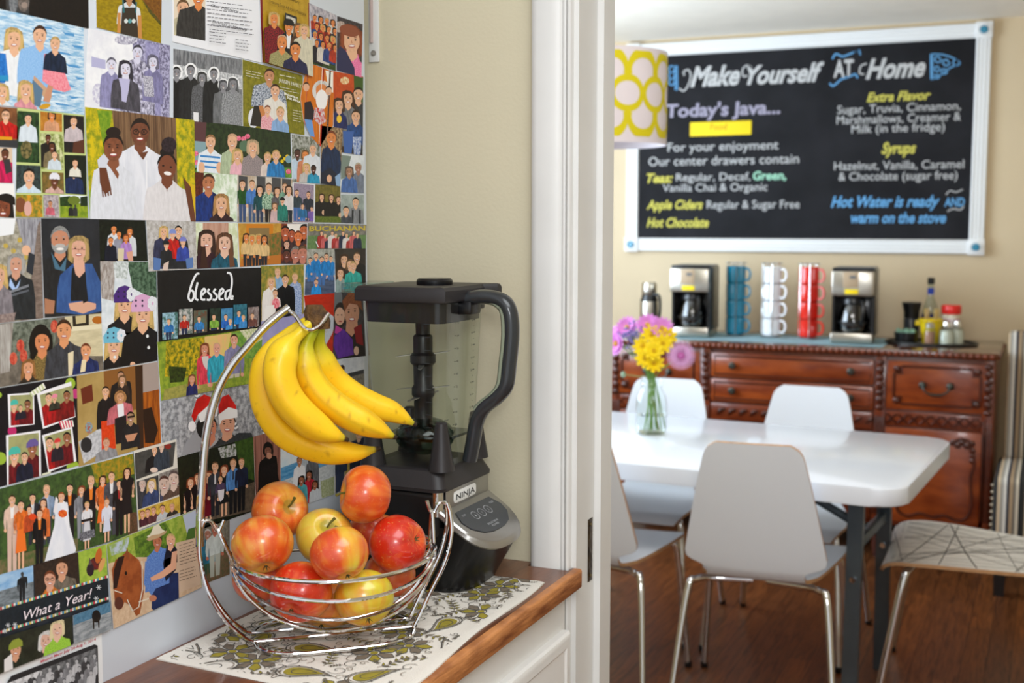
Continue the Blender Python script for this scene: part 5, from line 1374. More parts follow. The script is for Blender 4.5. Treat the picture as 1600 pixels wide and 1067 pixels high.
# ------------------------------------------------------------------ photo cards on the wall
def photo_mat():
    m = bpy.data.materials.new('photo_print'); m.use_nodes = True
    N = m.node_tree.nodes; L = m.node_tree.links; b = N['Principled BSDF']
    def A(n):
        a = N.new('ShaderNodeAttribute'); a.attribute_name = n; return a
    ca, cb_, sv = A('ink_a'), A('ink_b'), A('grain')
    tc = N.new('ShaderNodeTexCoord'); vm = N.new('ShaderNodeVectorMath'); vm.operation = 'MULTIPLY'
    L.new(tc.outputs['Object'], vm.inputs[0]); L.new(sv.outputs['Vector'], vm.inputs[1])
    nz = N.new('ShaderNodeTexNoise'); nz.inputs['Scale'].default_value = 1; nz.inputs['Detail'].default_value = 3; nz.inputs['Roughness'].default_value = 0.65
    L.new(vm.outputs[0], nz.inputs[0])
    rp = N.new('ShaderNodeValToRGB'); rp.color_ramp.elements[0].position = 0.4; rp.color_ramp.elements[1].position = 0.6
    L.new(nz.outputs['Fac'], rp.inputs[0])
    mx = N.new('ShaderNodeMix'); mx.data_type = 'RGBA'
    L.new(rp.outputs[0], mx.inputs[0]); L.new(ca.outputs['Color'], mx.inputs[6]); L.new(cb_.outputs['Color'], mx.inputs[7])
    L.new(mx.outputs[2], b.inputs['Base Color'])
    b.inputs['Roughness'].default_value = 0.42; b.inputs['Specular IOR Level'].default_value = 0.3
    return m
M_photo = photo_mat()

def clip_poly(P, Q):
    """clip P to the convex polygon Q"""
    ar = sum(Q[i][0] * Q[(i + 1) % len(Q)][1] - Q[(i + 1) % len(Q)][0] * Q[i][1] for i in range(len(Q)))
    sg = 1 if ar > 0 else -1
    for i in range(len(Q)):
        a, b = Q[i], Q[(i + 1) % len(Q)]
        d = lambda p: sg * ((b[0] - a[0]) * (p[1] - a[1]) - (b[1] - a[1]) * (p[0] - a[0]))
        out = []
        for k in range(len(P)):
            p, q = P[k], P[(k + 1) % len(P)]
            dp, dq = d(p), d(q)
            if dp >= 0: out.append(p)
            if dp * dq < 0:
                t = dp / (dp - dq); out.append((p[0] + (q[0] - p[0]) * t, p[1] + (q[1] - p[1]) * t))
        P = out
        if len(P) < 3: return []
    return P

SK = {'f': '#e6b491', 't': '#c88f68', 'd': '#6b3d28', 'o': '#e08a4c', 'x': '#c9c9cd', 'z': '#8b8b90'}
HR = {'k': '#1b1513', 'b': '#4b2f1d', 'y': '#d2b06c', 'r': '#8d4527', 'g': '#8c8a86', 'w': '#d9d6d2', 'n': '#7a5a3a'}
WARP = (0.0, 0.0)
class Card:
    def __init__(s, label, q, bg=('#888', None), lift=0, cat='photo', name='photo_card', border=None, edge='#f4f3f0'):
        s.q = q; s.lift = lift; s.label = label; s.cat = cat; s.name = name; s.P = []; s.edge = edge
        s.sl = ((q[1][1] - q[0][1]) / (q[1][0] - q[0][0]) + (q[2][1] - q[3][1]) / (q[2][0] - q[3][0])) / 2
        s.clip = q
        if border:
            cx = sum(p[0] for p in q) / len(q); cy_ = sum(p[1] for p in q) / len(q)
            s.add(q, edge)
            s.clip = [(p[0] + (border if p[0] < cx else -border), p[1] + (border if p[1] < cy_ else -border)) for p in q]
        s.add(s.clip, *bg)
    def add(s, pts, ca, cb=None, sc=(260, 260)):
        P = clip_poly(list(pts), s.clip)
        if len(P) >= 3: s.P.append((P, ca, cb or ca, sc))
        return s
    def sub(s, q, ca, cb=None, sc=(260, 260), frame=None):
        s.clip = s.q
        if frame: s.add(frame[1], frame[0])
        s.add(q, ca, cb, sc); s.clip = clip_poly(list(q), s.q); return s
    def full(s): s.clip = s.q; return s
    def el(s, x, y, rx, ry, ca, cb=None, rot=0, n=16, a0=0, a1=360, sc=(260, 260)):
        r = math.radians(rot); pts = []
        N_ = n if a1 - a0 >= 360 else n + 1
        for k in range(N_):
            a = math.radians(a0 + (a1 - a0) * k / n)
            dx, dy = rx * math.cos(a), ry * math.sin(a)
            pts.append((x + dx * math.cos(r) - dy * math.sin(r), y + dx * math.sin(r) + dy * math.cos(r)))
        return s.add(pts, ca, cb, sc)
    def line(s, pts, w, ca):
        for q in ribbon(pts, w): s.add(q, ca)
        return s
    def text(s, t, x0, y0, x1, y1, h, ca, bold=0.0, shear=0.0):
        polys, a, b = text2d(t, bold, shear)
        k = (x1 - x0) / (b - a); sl = (y1 - y0) / (x1 - x0)
        for q in polys:
            pts = [(x0 + (p[0] - a) * k, y0 + (p[0] - a) * k * sl - p[1] * h / 0.7) for p in q]
            s.add(pts, ca)
        return s
    def lines(s, x0, y0, x1, n, dy, ca, sl=None, w=0.9):
        rnd_ = random.Random(int(x0 * 7 + y0)); sl = s.sl if sl is None else sl
        for k in range(n):
            x = x0; y = y0 + k * dy; e = x1 - rnd_.random() * (x1 - x0) * 0.25
            while x < e:
                l = rnd_.uniform(3, 9); xe = min(e, x + l)
                s.line([(x, y + (x - x0) * sl), (xe, y + (xe - x0) * sl)], w, ca); x = xe + 1.4
        return s
    def p(s, x, y, h, sk, hr, st, top, yb, w=1.0, bot=None, yw=None, topb=None, sc=(700, 700), vest=None, tie=None, hat=None, legs=None, skirt=None, glasses=False, tilt=0, arms=True, rx=None):
        """a printed figure: head centre (x, y), head height h, hair style st, shirt colour top, cut off at yb"""
        sk = SK.get(sk, sk); hr = HR.get(hr, hr)
        def dk(c_, f=.72):
            c_ = c_.lstrip('#'); c_ = ''.join(q * 2 for q in c_) if len(c_) == 3 else c_; v_ = [int(c_[i:i + 2], 16) for i in (0, 2, 4)]; f = min(.965, f + .42 * max(0, sum(v_) / 765 - .33)); r_ = [int(q * f) for q in v_]; return '#%02x%02x%02x' % tuple(r_)
        if topb is None: topb, sc = dk(top), (230, 90)
        sk2, hr2 = dk(sk, .86), dk(hr, .62)
        rx = rx or .345 * h; ry = .5 * h; sl = s.sl
        def Q(dx, dy): return (x + dx * h, y + dy * h + dx * h * sl)
        if 'l' in st: s.add([Q(*q) for q in ((-.46, 0), (-.4, -.42), (-.15, -.58), (.15, -.58), (.4, -.42), (.46, 0), (.5, .6), (.44, 1.05), (.2, 1.15), (-.2, 1.15), (-.44, 1.05), (-.5, .6))], hr, hr2, (420, 110))
        if 'B' in st: s.add([Q(*q) for q in ((-.47, 0), (-.42, -.42), (-.15, -.58), (.15, -.58), (.42, -.42), (.47, 0), (.48, .42), (.3, .6), (-.3, .6), (-.48, .42))], hr, hr2, (420, 110))
        if 'c' in st: s.el(x, y + .05 * h, rx * 1.65, ry * 1.3, hr, None)
        bb = (yb - y) / h; W = .92 * w
        full = bot is not None
        yw_ = ((yw - y) / h) if yw else 2.9
        yl = min(bb, yw_ if full else bb)
        if full:
            lw = .4 * w
            if skirt:
                sy = (skirt - y) / h
                for q in (-.22, .22): s.add([Q(*k) for k in ((q - .13, sy - .2), (q + .13, sy - .2), (q + .1, bb), (q - .1, bb))], sk)
                s.add([Q(*k) for k in ((-.45 * w, yl - .15), (.45 * w, yl - .15), (.72 * w, sy), (-.72 * w, sy))], bot)
            else:
                for q in (-1, 1): s.add([Q(*k) for k in ((0, yl - .2), (q * .58 * w, yl - .2), (q * .5 * w, bb), (q * .08 * w, bb))], bot)
        arm_c = legs or top
        if full and arms:
            for q in (-1, 1):
                s.add([Q(*k) for k in ((q * W * .7, .95), (q * W, 1.0), (q * W * 1.08, yl * .75), (q * W * .95, yl + .15), (q * W * .75, yl + .1), (q * W * .7, yl * .7))], top if arms is True else arms, topb, sc)
                s.el(*Q(q * W * .86, yl + .18), .16 * h, .2 * h, sk)
        body = [(-.24, .5), (.24, .5), (W * .62, .74), (W * .92, .86), (W, 1.15)] + ([(W * .66, yl * .72), (W * .62, yl)] if full else [(W * 1.1, 1.9), (W * 1.12, bb)])
        s.add([Q(*k) for k in body + [(-a, b) for a, b in body[::-1][: -2 + len(body)]]], top, topb, sc)
        if vest: s.add([Q(*k) for k in ((-.2, .66), (.2, .66), (.13, min(1.9, yl)), (-.13, min(1.9, yl)))], vest)
        if tie: s.add([Q(*k) for k in ((-.06, .7), (.06, .7), (.09, min(1.8, yl)), (-.09, min(1.8, yl)))], tie)
        s.add([Q(*k) for k in ((-.19, .3), (.19, .3), (.22, .62), (0, .86), (-.22, .62))], sk)
        s.el(x, y, rx, ry, sk, sk2, rot=tilt, sc=(150, 150))
        cap = lambda f0, f1, yy: [(x + rx * f0 * math.cos(math.radians(a)), y + ry * f0 * math.sin(math.radians(a))) for a in range(185, 360, 17)] + [(x + rx * f1 * math.cos(math.radians(a)), y + yy * h + ry * .5 * math.sin(math.radians(a))) for a in range(355, 180, -25)]
        if st != 's': s.add(cap(1.12, .92, -.12), hr, hr2, (300, 500))
        else: s.add(cap(1.02, .98, -.36), '#caa07e')
        if 'u' in st: s.el(x, y - .56 * h, .27 * h, .2 * h, hr)
        if 'l' in st or 'B' in st:
            for q in (-1, 1): s.add([Q(*k) for k in ((q * .2, -.48), (q * .42, -.2), (q * .42, .5), (q * .3, .45), (q * .3, -.12))], hr)
        if 'v' in st: s.add([(x + rx * 1.0 * math.cos(math.radians(a)), y + .12 * h + ry * .85 * math.sin(math.radians(a))) for a in range(0, 181, 20)] + [(x - rx * .7, y + .22 * h), (x + rx * .7, y + .22 * h)], hr)
        if hat: s.add([Q(*k) for k in ((-.46, -.1), (-.44, -.42), (-.2, -.68), (.2, -.68), (.44, -.42), (.46, -.1))], hat)
        dark = '#3a241c'
        if h >= 8.5:
            for q in (-1, 1): s.el(x + q * rx * .42, y - .03 * h + q * rx * .42 * sl, max(.5, rx * .13), max(.4, h * .035), dark, n=8)
            if h >= 15:
                for q in (-1, 1): s.el(x + q * rx * .42, y - .12 * h + q * rx * .42 * sl, rx * .2, h * .018, hr if hr not in (HR['y'], HR['w']) else '#9a7a4a', n=8)
                s.add([(x - rx * .06, y), (x + rx * .1, y + .13 * h), (x - rx * .14, y + .13 * h)], '#8a4a32' if sk == SK['d'] else '#c98a68')
            s.el(x, y + .25 * h, rx * .42, h * .065, '#a8434a' if sk != SK['x'] and sk != SK['z'] else '#555', n=10)
            if h >= 11: s.el(x, y + .24 * h, rx * .33, h * .035, '#f7f2ee', n=10)
            if glasses:
                for q in (-1, 1): s.line([(x + q * rx * .45 + rx * .34 * math.cos(k * .7), y - .02 * h + h * .09 * math.sin(k * .7)) for k in range(10)], max(.6, h * .03), '#1d1a1a')
        return s
    def build(s):
        c = at(sum(p[0] for p in s.q) / len(s.q), sum(p[1] for p in s.q) / len(s.q), 0, XL)
        x0 = s.lift * 0.0008 + 0.0003
        org = Vector((XL, c.y, c.z))
        V, Fc, Ca, Cb, Sv = [], [], [], [], []
        def put(P, d, ca, cb, sc):
            n = len(V)
            pts = []
            for px, py in P:
                w_ = at(px, py, 0, XL); pts.append((d, w_.y - org.y, w_.z - org.z))
            ar = sum(pts[i][1] * pts[(i + 1) % len(pts)][2] - pts[(i + 1) % len(pts)][1] * pts[i][2] for i in range(len(pts)))
            if ar < 0: pts = pts[::-1]
            V.extend(pts); Fc.append(list(range(n, n + len(pts)))); Ca.append(ca); Cb.append(cb); Sv.append(sc)
            return pts
        th = 0.0005
        fr = put(s.q, x0 + th, s.edge, s.edge, (1, 1))
        n = len(V); m = len(fr)
        V.extend([(x0, p[1], p[2]) for p in fr])
        for i in range(m): Fc.append([n + i, n + (i + 1) % m, (i + 1) % m, i]); Ca.append(s.edge); Cb.append(s.edge); Sv.append((1, 1))
        Fc.append([n + i for i in range(m)][::-1]); Ca.append(s.edge); Cb.append(s.edge); Sv.append((1, 1))
        for k, (P, ca, cb, sc) in enumerate(s.P): put(P, x0 + th + 0.00002 + k * 0.000005, ca, cb, sc)
        me = bpy.data.meshes.new(s.name); me.from_pydata(V, [], Fc); me.materials.append(M_photo)
        a = me.attributes.new('ink_a', 'FLOAT_COLOR', 'CORNER'); b = me.attributes.new('ink_b', 'FLOAT_COLOR', 'CORNER'); g = me.attributes.new('grain', 'FLOAT_VECTOR', 'CORNER')
        cache = {}
        def C_(c_):
            if c_ not in cache: cache[c_] = (*lin(c_), 1)
            return cache[c_]
        for pl_ in me.polygons:
            i = pl_.index
            for li in pl_.loop_indices:
                a.data[li].color = C_(Ca[i]); b.data[li].color = C_(Cb[i]); g.data[li].vector = (1, Sv[i][0], Sv[i][1])
        o = bpy.data.objects.new(s.name, me); COL.objects.link(o); o.location = org
        tag(o, s.label, s.cat, 'photo cards on the wall')
        return o
def R4(x0, y0, x1, y1): return [(x0, y0), (x1, y0), (x1, y1), (x0, y1)]

# ---- top row
c = Card('black card with grey stone figures at the far top left corner of the photo wall', [(-20, -20), (137, -20), (138, 45), (-20, 10)], ('#1c1512', '#14100f'))
c.add([(8, -5), (46, -5), (44, 22), (9, 16)], '#3b3a3a'); c.el(20, 2, 7, 20, '#83868a', '#5c5f63'); c.el(36, 2, 9, 17, '#7a6f69', '#4f4843'); c.el(37, 8, 5, 5, '#97867b')
c.build()
c = Card('photo of a girl in a brown pinafore standing on olive ground', [(149, -20), (252, -20), (251, 68), (150, 43)], ('#a68c10', '#8a740c', (120, 300)))
c.add([(211, -20), (252, -20), (252, 42), (232, 20)], '#6d5020', '#3f4a18'); c.add([(222, 0), (252, -10), (252, 36)], '#6b4116', '#8a5a1c')
c.p(201, -6, 20, '#b98660', 'k', 'l', '#dfe3e6', 40, .95); c.add([(190, 12), (211, 12), (216, 60), (187, 60)], '#3a3128'); c.add([(183, 20), (188, 20), (187, 60), (182, 55)], '#c98a4a'); c.add([(214, 24), (220, 24), (221, 62), (215, 60)], '#c98a4a')
c.add([(190, 0), (192, 0), (194, 20), (191, 20)], '#2f6f78'); c.add([(211, 3), (213, 3), (212, 20), (210, 20)], '#2f6f78')
for x, cc in ((196, '#d8dcd8'), (202, '#5a9aa0'), (208, '#d8dcd8')): c.el(x, 33, 3, 3.5, cc)
c.build()
c = Card('white newsletter sheet with two smiling men and printed text at the top of the wall', [(269, -20), (404, -20), (407, 98), (269, 65)], ('#edeef2', None), cat='newsletter', name='newsletter')
c.sub([(271, -20), (320, -20), (320, 64), (271, 55)], '#e3d3bc').p(285, 13, 26, 'f', 'n', 'm', '#c9c0a0', 70, 1.0); c.p(309, -4, 26, 'o', 'b', 'm', '#3c3a38', 70, 1.3); c.full()
c.lines(322, 2, 396, 3, 6, '#50505a'); c.text('Our Ministry', 328, 10, 372, 20, 4, '#33333a', 0, .3); c.lines(322, 20, 398, 4, 6, '#50505a'); c.text('Partners in Ministry', 328, 35, 384, 49, 4, '#33333a', 0, .3); c.lines(323, 40, 398, 2, 6, '#50505a'); c.lines(323, 50, 350, 4, 5, '#50505a'); c.lines(364, 62, 388, 4, 5, '#50505a'); c.build()
c = Card('gold card of six people with a red edge and printed heading', [(405, -15), (482, -15), (484, 120), (409, 97)], ('#c09a2c', '#b18c24', (90, 90)))
c.add([(404, -15), (409, -15), (411, 99), (408, 97)], '#7a1620'); c.add([(481, 4), (485, 4), (485, 122), (482, 120)], '#7a1620')
c.text('25th Anniversary', 436, -5, 467, 6, 5, '#5b4512'); c.text('Training East African Missions', 415, 4, 476, 25, 5, '#5b4512')
c.add([(440, 20), (459, 27), (458, 60), (440, 54)], '#2a2a2a'); c.add([(442, 24), (457, 30), (456, 57), (442, 51)], '#d9d2c0', '#aaa')
c.p(423, 30, 19, 'o', 'y', 'B', '#9c1f2a', 110, .95, topb='#2b1016', sc=(500, 500)); c.p(446, 42, 18, 'o', 'k', 'm', '#161a22', 120, 1.0, hat='#1c1c1e', vest='#e9e9e9'); c.p(461, 46, 17, 'o', 'n', 'l', '#5c3d2a', 120, .8); c.p(470, 48, 18, 'f', 'y', 'B', '#d9d2b8', 130, 1.0)
c.p(435, 68, 22, 'o', 'n', 's', '#7a7a4a', 130, .95, topb='#b8ad78'); c.p(456, 78, 23, 'o', 'k', 'm', '#2a2b52', 130, .9); c.build()
c = Card('photo of a crowd of many small children in red jackets', [(483, 5), (525, 24), (524, 111), (488, 100)], ('#c7c0c4', '#8d8a94', (120, 120)))
c.add([(486, 66), (524, 70), (524, 112), (487, 101)], '#3d5424', '#2a3318')
for k in range(16): c.p(491 + (k % 4) * 9.5 + (k // 4 % 2) * 3, 28 + (k // 4) * 13 + (k % 4) * 2.5, 9, 'o', ('b', 'k', 'y')[k % 3], ('m', 'B')[k % 2], ('#c03a22', '#a82c1c', '#26242e', '#d8d0c4', '#2e4a8a')[k % 5], 60 + (k // 4) * 13, 1.05)
c.build()
c = Card('photo of a small girl in a pink blouse and navy dress, close up', [(526, 25), (566, 38), (564, 121), (525, 110)], ('#4a4346', '#2b2629', (150, 150)))
c.el(531, 42, 9, 9, '#c8b8ac', '#8f7a70'); c.p(549, 62, 40, 'f', 'r', 'B', '#e03a86', 125, .55, topb='#f3a2c4', sc=(600, 600), rx=13); c.add([(531, 72), (540, 80), (553, 106), (554, 125), (525, 125), (526, 80)], '#2b2c50'); c.el(545, 48, 16, 9, '#8d4c33', rot=18); c.build()
# ---- second row
c = Card('photo of a blond family of five sitting by blue water, largest at the upper left', [(-20, 8), (130, 44), (131, 180), (-20, 162)], ('#d9e8f2', '#86b6d8', (60, 380)))
for k in range(14): c.add([(60 + (k * 37) % 60, 40 + k * 10), (78 + (k * 37) % 60, 43 + k * 10), (86 + (k * 29) % 45, 47 + k * 10), (64 + (k * 37) % 60, 44 + k * 10)], '#4f93c8')
c.p(21, 62, 33, 'f', 'y', 'l', '#eceef0', 150, 1.3); c.add([(-10, 82), (8, 84), (12, 120), (6, 130), (-20, 130)], '#1c64b4', '#2f7fd0'); c.add([(32, 88), (48, 94), (50, 122), (30, 120)], '#1c64b4', '#2f7fd0')
c.p(61, 56, 30, 'f', 'b', 'm', '#7fb0e2', 136, 1.15, topb='#9cc4ec'); c.add([(52, 118), (72, 138), (80, 150), (76, 160), (66, 150), (50, 130)], '#caa07c'); c.add([(50, 124), (66, 140), (62, 168), (44, 160)], '#5b7890')
c.add([(68, 84), (90, 84), (99, 110), (110, 140), (100, 144), (84, 140), (65, 126)], '#e8788a', '#f0a0a8', (400, 400)); c.p(85, 69, 22, 'f', 'y', 'm', '#1d2b44', 112, .85); c.add([(74, 132), (82, 136), (76, 160), (66, 158)], '#c99070'); c.el(69, 166, 9, 4, '#d09a28', rot=-15)
c.p(39, 141, 27, 'f', 'y', 'l', '#e49aa4', 182, .75); c.p(2, 144, 24, 'f', 'y', 'B', '#dfe4e8', 182, 1.0); c.add([(-5, 118), (12, 118), (12, 127), (-5, 126)], '#2d8fc0'); c.build()
c = Card('lavender tinted black and white photo of a family of four with bare trees', [(137, 44), (265, 71), (264, 185), (131, 167)], ('#f2f2f4', '#e4e4ea', (40, 40)))
c.add([(205, 55), (265, 68), (264, 185), (215, 178)], '#b9b6d6', '#5f5a78', (260, 260)); c.add([(142, 88), (164, 94), (164, 108), (142, 104)], '#b4b2d4'); c.add([(226, 66), (248, 70), (250, 180), (230, 176)], '#a9a6cc', '#8a86b0'); c.el(196, 62, 18, 8, '#e2e0ea', '#87849c')
c.el(152, 146, 9, 16, '#e8e8ee', '#c0bcd4'); c.p(214, 82, 22, '#d9d7ea', '#45424e', 'm', '#d5d2e8', 178, 1.2, topb='#5a566c', sc=(200, 200)); c.p(238, 97, 20, '#dcdaec', '#6f6c80', 'B', '#8a86b2', 160, .8)
c.add([(222, 118), (238, 120), (240, 152), (224, 150)], '#e9e7f2', '#55516a', (700, 700)); c.p(173, 101, 21, '#dddbec', '#6d6a7c', 'm', '#9895c0', 170, .85); c.p(195, 108, 24, '#dedcec', '#35323c', 'l', '#55525c', 172, .95); c.add([(184, 122), (202, 124), (200, 140), (196, 160), (189, 158), (188, 138)], '#bdbadb'); c.build()
c = Card('black and white photo of five adults standing in a row before trees', [(270, 76), (377, 93), (378, 196), (270, 187)], ('#8f9194', '#5d5f63', (260, 60)), border=None)
c.add([(270, 100), (378, 118), (378, 140), (270, 128)], '#d9dadc', '#9a9c9f'); 
for x, y, h, hr, st, tp, tb in ((275, 114, 18, '#222', 'm', '#1b1b1d', None), (297, 111, 18, '#4a4a4c', 'm', '#2a2b2d', None), (315, 122, 17, '#444', 'B', '#6b6c70', '#46474a'), (333, 116, 17, '#3a3a3c', 'm', '#242527', None), (348, 134, 16, '#55565a', 'B', '#77797c', None), (363, 132, 18, '#5a5b5e', 'l', '#a6a8ab', '#6c6e71')):
    c.el(x, y - 1, h * .55, h * .66, '#f2f2f3'); c.p(x, y, h, 'z', hr, st, tp, 200, 1.0, topb=tb, sc=(500, 500))
c.add([(301, 175), (309, 176), (309, 192), (301, 190)], '#e8e8ea'); c.build()
c = Card('olive green announcement card of a family of four with white lettering', [(378, 93), (472, 118), (475, 211), (379, 197)], ('#8c8420', '#6f6c14', (140, 140)))
c.el(395, 185, 8, 16, '#e3e4ea'); c.p(420, 119, 22, 't', 'b', 'm', '#cfd5de', 172, 1.25, topb='#34455e', sc=(420, 420)); c.add([(396, 165), (420, 168), (424, 200), (390, 196)], '#2e2a26'); c.p(429, 142, 20, 'f', 'b', 'm', '#e9e4da', 190, .95); c.add([(403, 165), (410, 165), (420, 200), (412, 200)], '#c9834c')
c.p(417, 172, 14, 'f', 'r', 'm', '#d76a7a', 204, .75, topb='#f0d0d4'); c.p(437, 176, 18, 'f', 'y', 'm', '#8fb4e0', 210, .8)
c.lines(383, 110, 412, 3, 4, '#e8e6d0', w=.8); c.lines(436, 117, 465, 1, 4, '#eeeede'); c.text('JANSEN FAMILY', 434, 128, 470, 138, 6, '#f2f0e0'); c.lines(436, 136, 466, 2, 4, '#eeeede', w=.7); c.text('Missionaries to', 441, 148, 464, 155, 4, '#f6f4ea', .02); c.text('East Africa', 444, 154, 466, 161, 4, '#f6f4ea', .02); c.lines(453, 172, 468, 5, 4, '#e8e6d0', w=.7); c.build()
c = Card('round orange ornament shaped card with a person in a red Christmas suit', [(486, 100), (519, 112), (520, 150), (519, 196), (499, 229), (484, 213), (473, 190), (468, 152), (474, 120)], ('#dc7a1e', '#c76a16', (300, 30)), lift=1)
c.add([(507, 110), (519, 113), (519, 145), (512, 140)], '#f3efe4'); c.p(501, 141, 26, 'o', 'w', 'c', '#c8281c', 205, 1.2, hat='#f0ece8'); c.el(501, 156, 9, 16, '#f3f0ee'); c.p(477, 136, 14, 'f', 'b', 'm', '#c8281c', 170, .7); c.p(512, 142, 14, 'f', 'k', 'B', '#25202a', 190, .8); c.add([(474, 160), (484, 158), (492, 180), (482, 196), (474, 188)], '#2a2028'); c.add([(490, 168), (504, 170), (508, 190), (498, 196), (488, 186)], '#d8d4d6', '#c8281c', (200, 200)); c.add([(474, 186), (486, 188), (490, 214), (480, 212)], '#6a9ad8'); c.build()
c = Card('photo of a family of four under a bright orange leaf', [(520, 111), (567, 120), (566, 243), (521, 236)], ('#c9501e', '#b8441a', (90, 90)))
c.add([(520, 170), (536, 160), (567, 150), (567, 243), (520, 236)], '#4a3326', '#33261f'); c.add([(552, 118), (567, 121), (567, 160), (553, 158)], '#3f5a22'); c.el(538, 126, 7, 6, '#f0e4b8', '#d89050')
c.p(559, 148, 22, 'f', 'k', 'm', '#3a3c40', 240, .8); c.p(543, 154, 22, 'f', 'b', 'l', '#7a7c80', 230, .9); c.p(529, 164, 19, 'f', 'b', 'B', '#28306a', 200, .7); c.p(555, 182, 19, 'f', 'b', 'm', '#26508f', 225, .8); c.el(529, 186, 4, 6, '#f0c83a'); c.add([(535, 205), (552, 205), (548, 242), (537, 240)], '#3f64a8'); c.add([(550, 214), (564, 214), (562, 242), (552, 242)], '#c9d4e4', '#4a6ab0'); c.build()
# ---- third row
c = Card('photo of a person in a red jumper at the left edge above the collage', [(-20, 165), (26, 169), (28, 231), (-20, 228)], ('#8d5a35', '#6f4428', (80, 80)))
c.p(8, 180, 18, 'f', 'b', 'm', '#d81f1c', 216, 1.2, glasses=True); c.add([(-20, 212), (18, 214), (18, 219), (-20, 217)], '#e09a1c'); c.add([(-20, 219), (27, 219), (27, 231), (-20, 229)], '#35373a'); c.build()
c = Card('photo of a young child in bright pink at the left edge of the wall', [(-20, 230), (18, 231), (19, 286), (-20, 285)], ('#d9bfa4', None))
c.p(7, 241, 17, 'd', 'k', 'm', '#d8205c', 290, 1.0); c.add([(4, 250), (14, 248), (18, 268), (8, 272)], '#3a3438'); c.build()
c = Card('white card of a smiling woman with long black hair at the left edge', [(-20, 286), (21, 287), (24, 341), (-20, 337)], ('#f1eeea', None))
c.p(4, 325, 36, '#8a4a30', 'k', 'l', '#e9e2c4', 345, 1.0); c.el(8, 316, 16, 14, '#1b1513', a0=200, a1=380); c.build()
c = Card('collage card of ten small baby photos on pale green, left of the trio in white', [(26, 168), (131, 180), (137, 341), (23, 339)], ('#c3cf86', None))
c.sub([(27, 173), (60, 176), (61, 255), (20, 253)], '#31502a', '#1c2e18', (200, 200)); c.p(43, 186, 15, 'f', '#3a3b40', 'm', '#d9e2ea', 222, .95); c.el(40, 234, 9, 14, '#8a7a4c', '#3a3f24')
c.sub([(62, 174), (96, 178), (96, 206), (62, 204)], '#a6661c', '#c98a34', (80, 80)); c.p(80, 180, 14, 'o', 'b', 'B', '#dfa27a', 206, .9)
c.sub([(98, 179), (130, 182), (131, 240), (99, 238)], '#17171d', '#2a221e'); c.p(114, 190, 15, 'f', 'n', 'm', '#cdbfc2', 222, 1.0); c.add([(114, 222), (130, 218), (131, 240), (112, 240)], '#5a3324')
c.sub([(62, 208), (97, 210), (98, 266), (63, 264)], '#7d8a3c', '#d8dba8', (160, 160)); c.p(74, 216, 12, 'd', 'k', 'm', '#2a2622', 262, 1.1); c.p(80, 229, 13, 'd', 'k', 'B', '#8a7a58', 262, 1.0); c.p(84, 242, 12, 'f', 'k', 'm', '#d2dee6', 268, .9)
c.sub([(20, 257), (62, 259), (63, 302), (22, 301)], '#232b2c', '#3a4a48'); c.p(44, 276, 24, 'f', 'k', 'm', '#cfe2ee', 304, .9)
c.sub([(64, 268), (98, 270), (99, 303), (65, 301)], '#8a6a34', '#5c5428', (160, 160)); c.p(84, 282, 18, 'd', 'k', 'm', '#d9b0a4', 305, .9, hat='#e6e4ec')
c.sub([(99, 242), (133, 243), (134, 304), (101, 302)], '#1d2418', '#111712', (200, 200)); c.p(114, 268, 14, 'f', 'b', 'm', '#22325c', 306, 1.1); c.p(116, 255, 12, 'f', 'b', 'm', '#e6e2d4', 276, .8)
c.sub([(22, 304), (64, 305), (65, 339), (24, 338)], '#d89a28', '#6a7a2c', (140, 140)); c.el(30, 320, 9, 12, '#7d4a30'); c.el(42, 326, 6, 12, '#d9a89c')
c.sub([(66, 304), (90, 305), (91, 340), (67, 339)], '#c4b8bc', '#8f8488'); c.p(77, 318, 9, 't', 'b', 'm', '#d86a7c', 336, .8)
c.sub([(92, 304), (135, 306), (136, 340), (93, 340)], '#96a82a', '#6d8a22', (100, 100)); c.add([(92, 303), (136, 305), (136, 318), (92, 316)], '#e4ecef'); c.add([(92, 308), (108, 306), (112, 322), (92, 322)], '#2f4a20', '#1c2c14'); c.add([(124, 308), (136, 306), (136, 322), (124, 322)], '#20301a'); c.el(114, 313, 10, 7, '#6a7a2a'); c.p(109, 322, 4, '#333', 'k', 'm', '#2c2c2c', 338, .9); c.p(116, 322, 4, '#444', 'k', 'm', '#3a3a3a', 338, .9); c.build()
c = Card('large photo of three smiling people in white shirts before a tree trunk', [(131, 167), (302, 188), (304, 346), (139, 342)], ('#d6bd18', '#86901a', (110, 110)), lift=1)
c.add([(173, 172), (273, 184), (276, 300), (186, 290)], '#8a6a4c', '#5c4230', (420, 14)); c.add([(150, 172), (174, 174), (168, 210), (160, 232)], '#5f8a1c', '#8aa428', (140, 140)); c.add([(134, 298), (150, 296), (148, 345), (138, 345)], '#8fae3a'); c.add([(290, 284), (304, 290), (304, 345), (292, 345)], '#d8b41e')
c.p(217, 207, 41, '#7c4a34', '#2c201c', 'm', '#d9dbe4', 350, 1.05, glasses=True, topb='#e8e9f0', sc=(60, 20)); c.add([(214, 240), (230, 236), (222, 250)], '#6b3d28')
c.add([(226, 250), (228, 250), (229, 345), (227, 345)], '#f2f2f6')
c.p(175, 231, 43, '#8a5238', '#241a18', 'u', '#e0e2ea', 350, .82); c.p(259, 261, 41, '#7a4630', '#1b1517', 'u', '#e4e0e2', 350, .9); c.el(262, 226, 12, 12, '#1b1517', '#3a2c34'); c.el(259, 262, 13.5, 20, '#7a4630'); 
for q in (-1, 1): c.el(259 + q * 6, 260 + q * 1, 1.9, 1.4, '#1c100c')
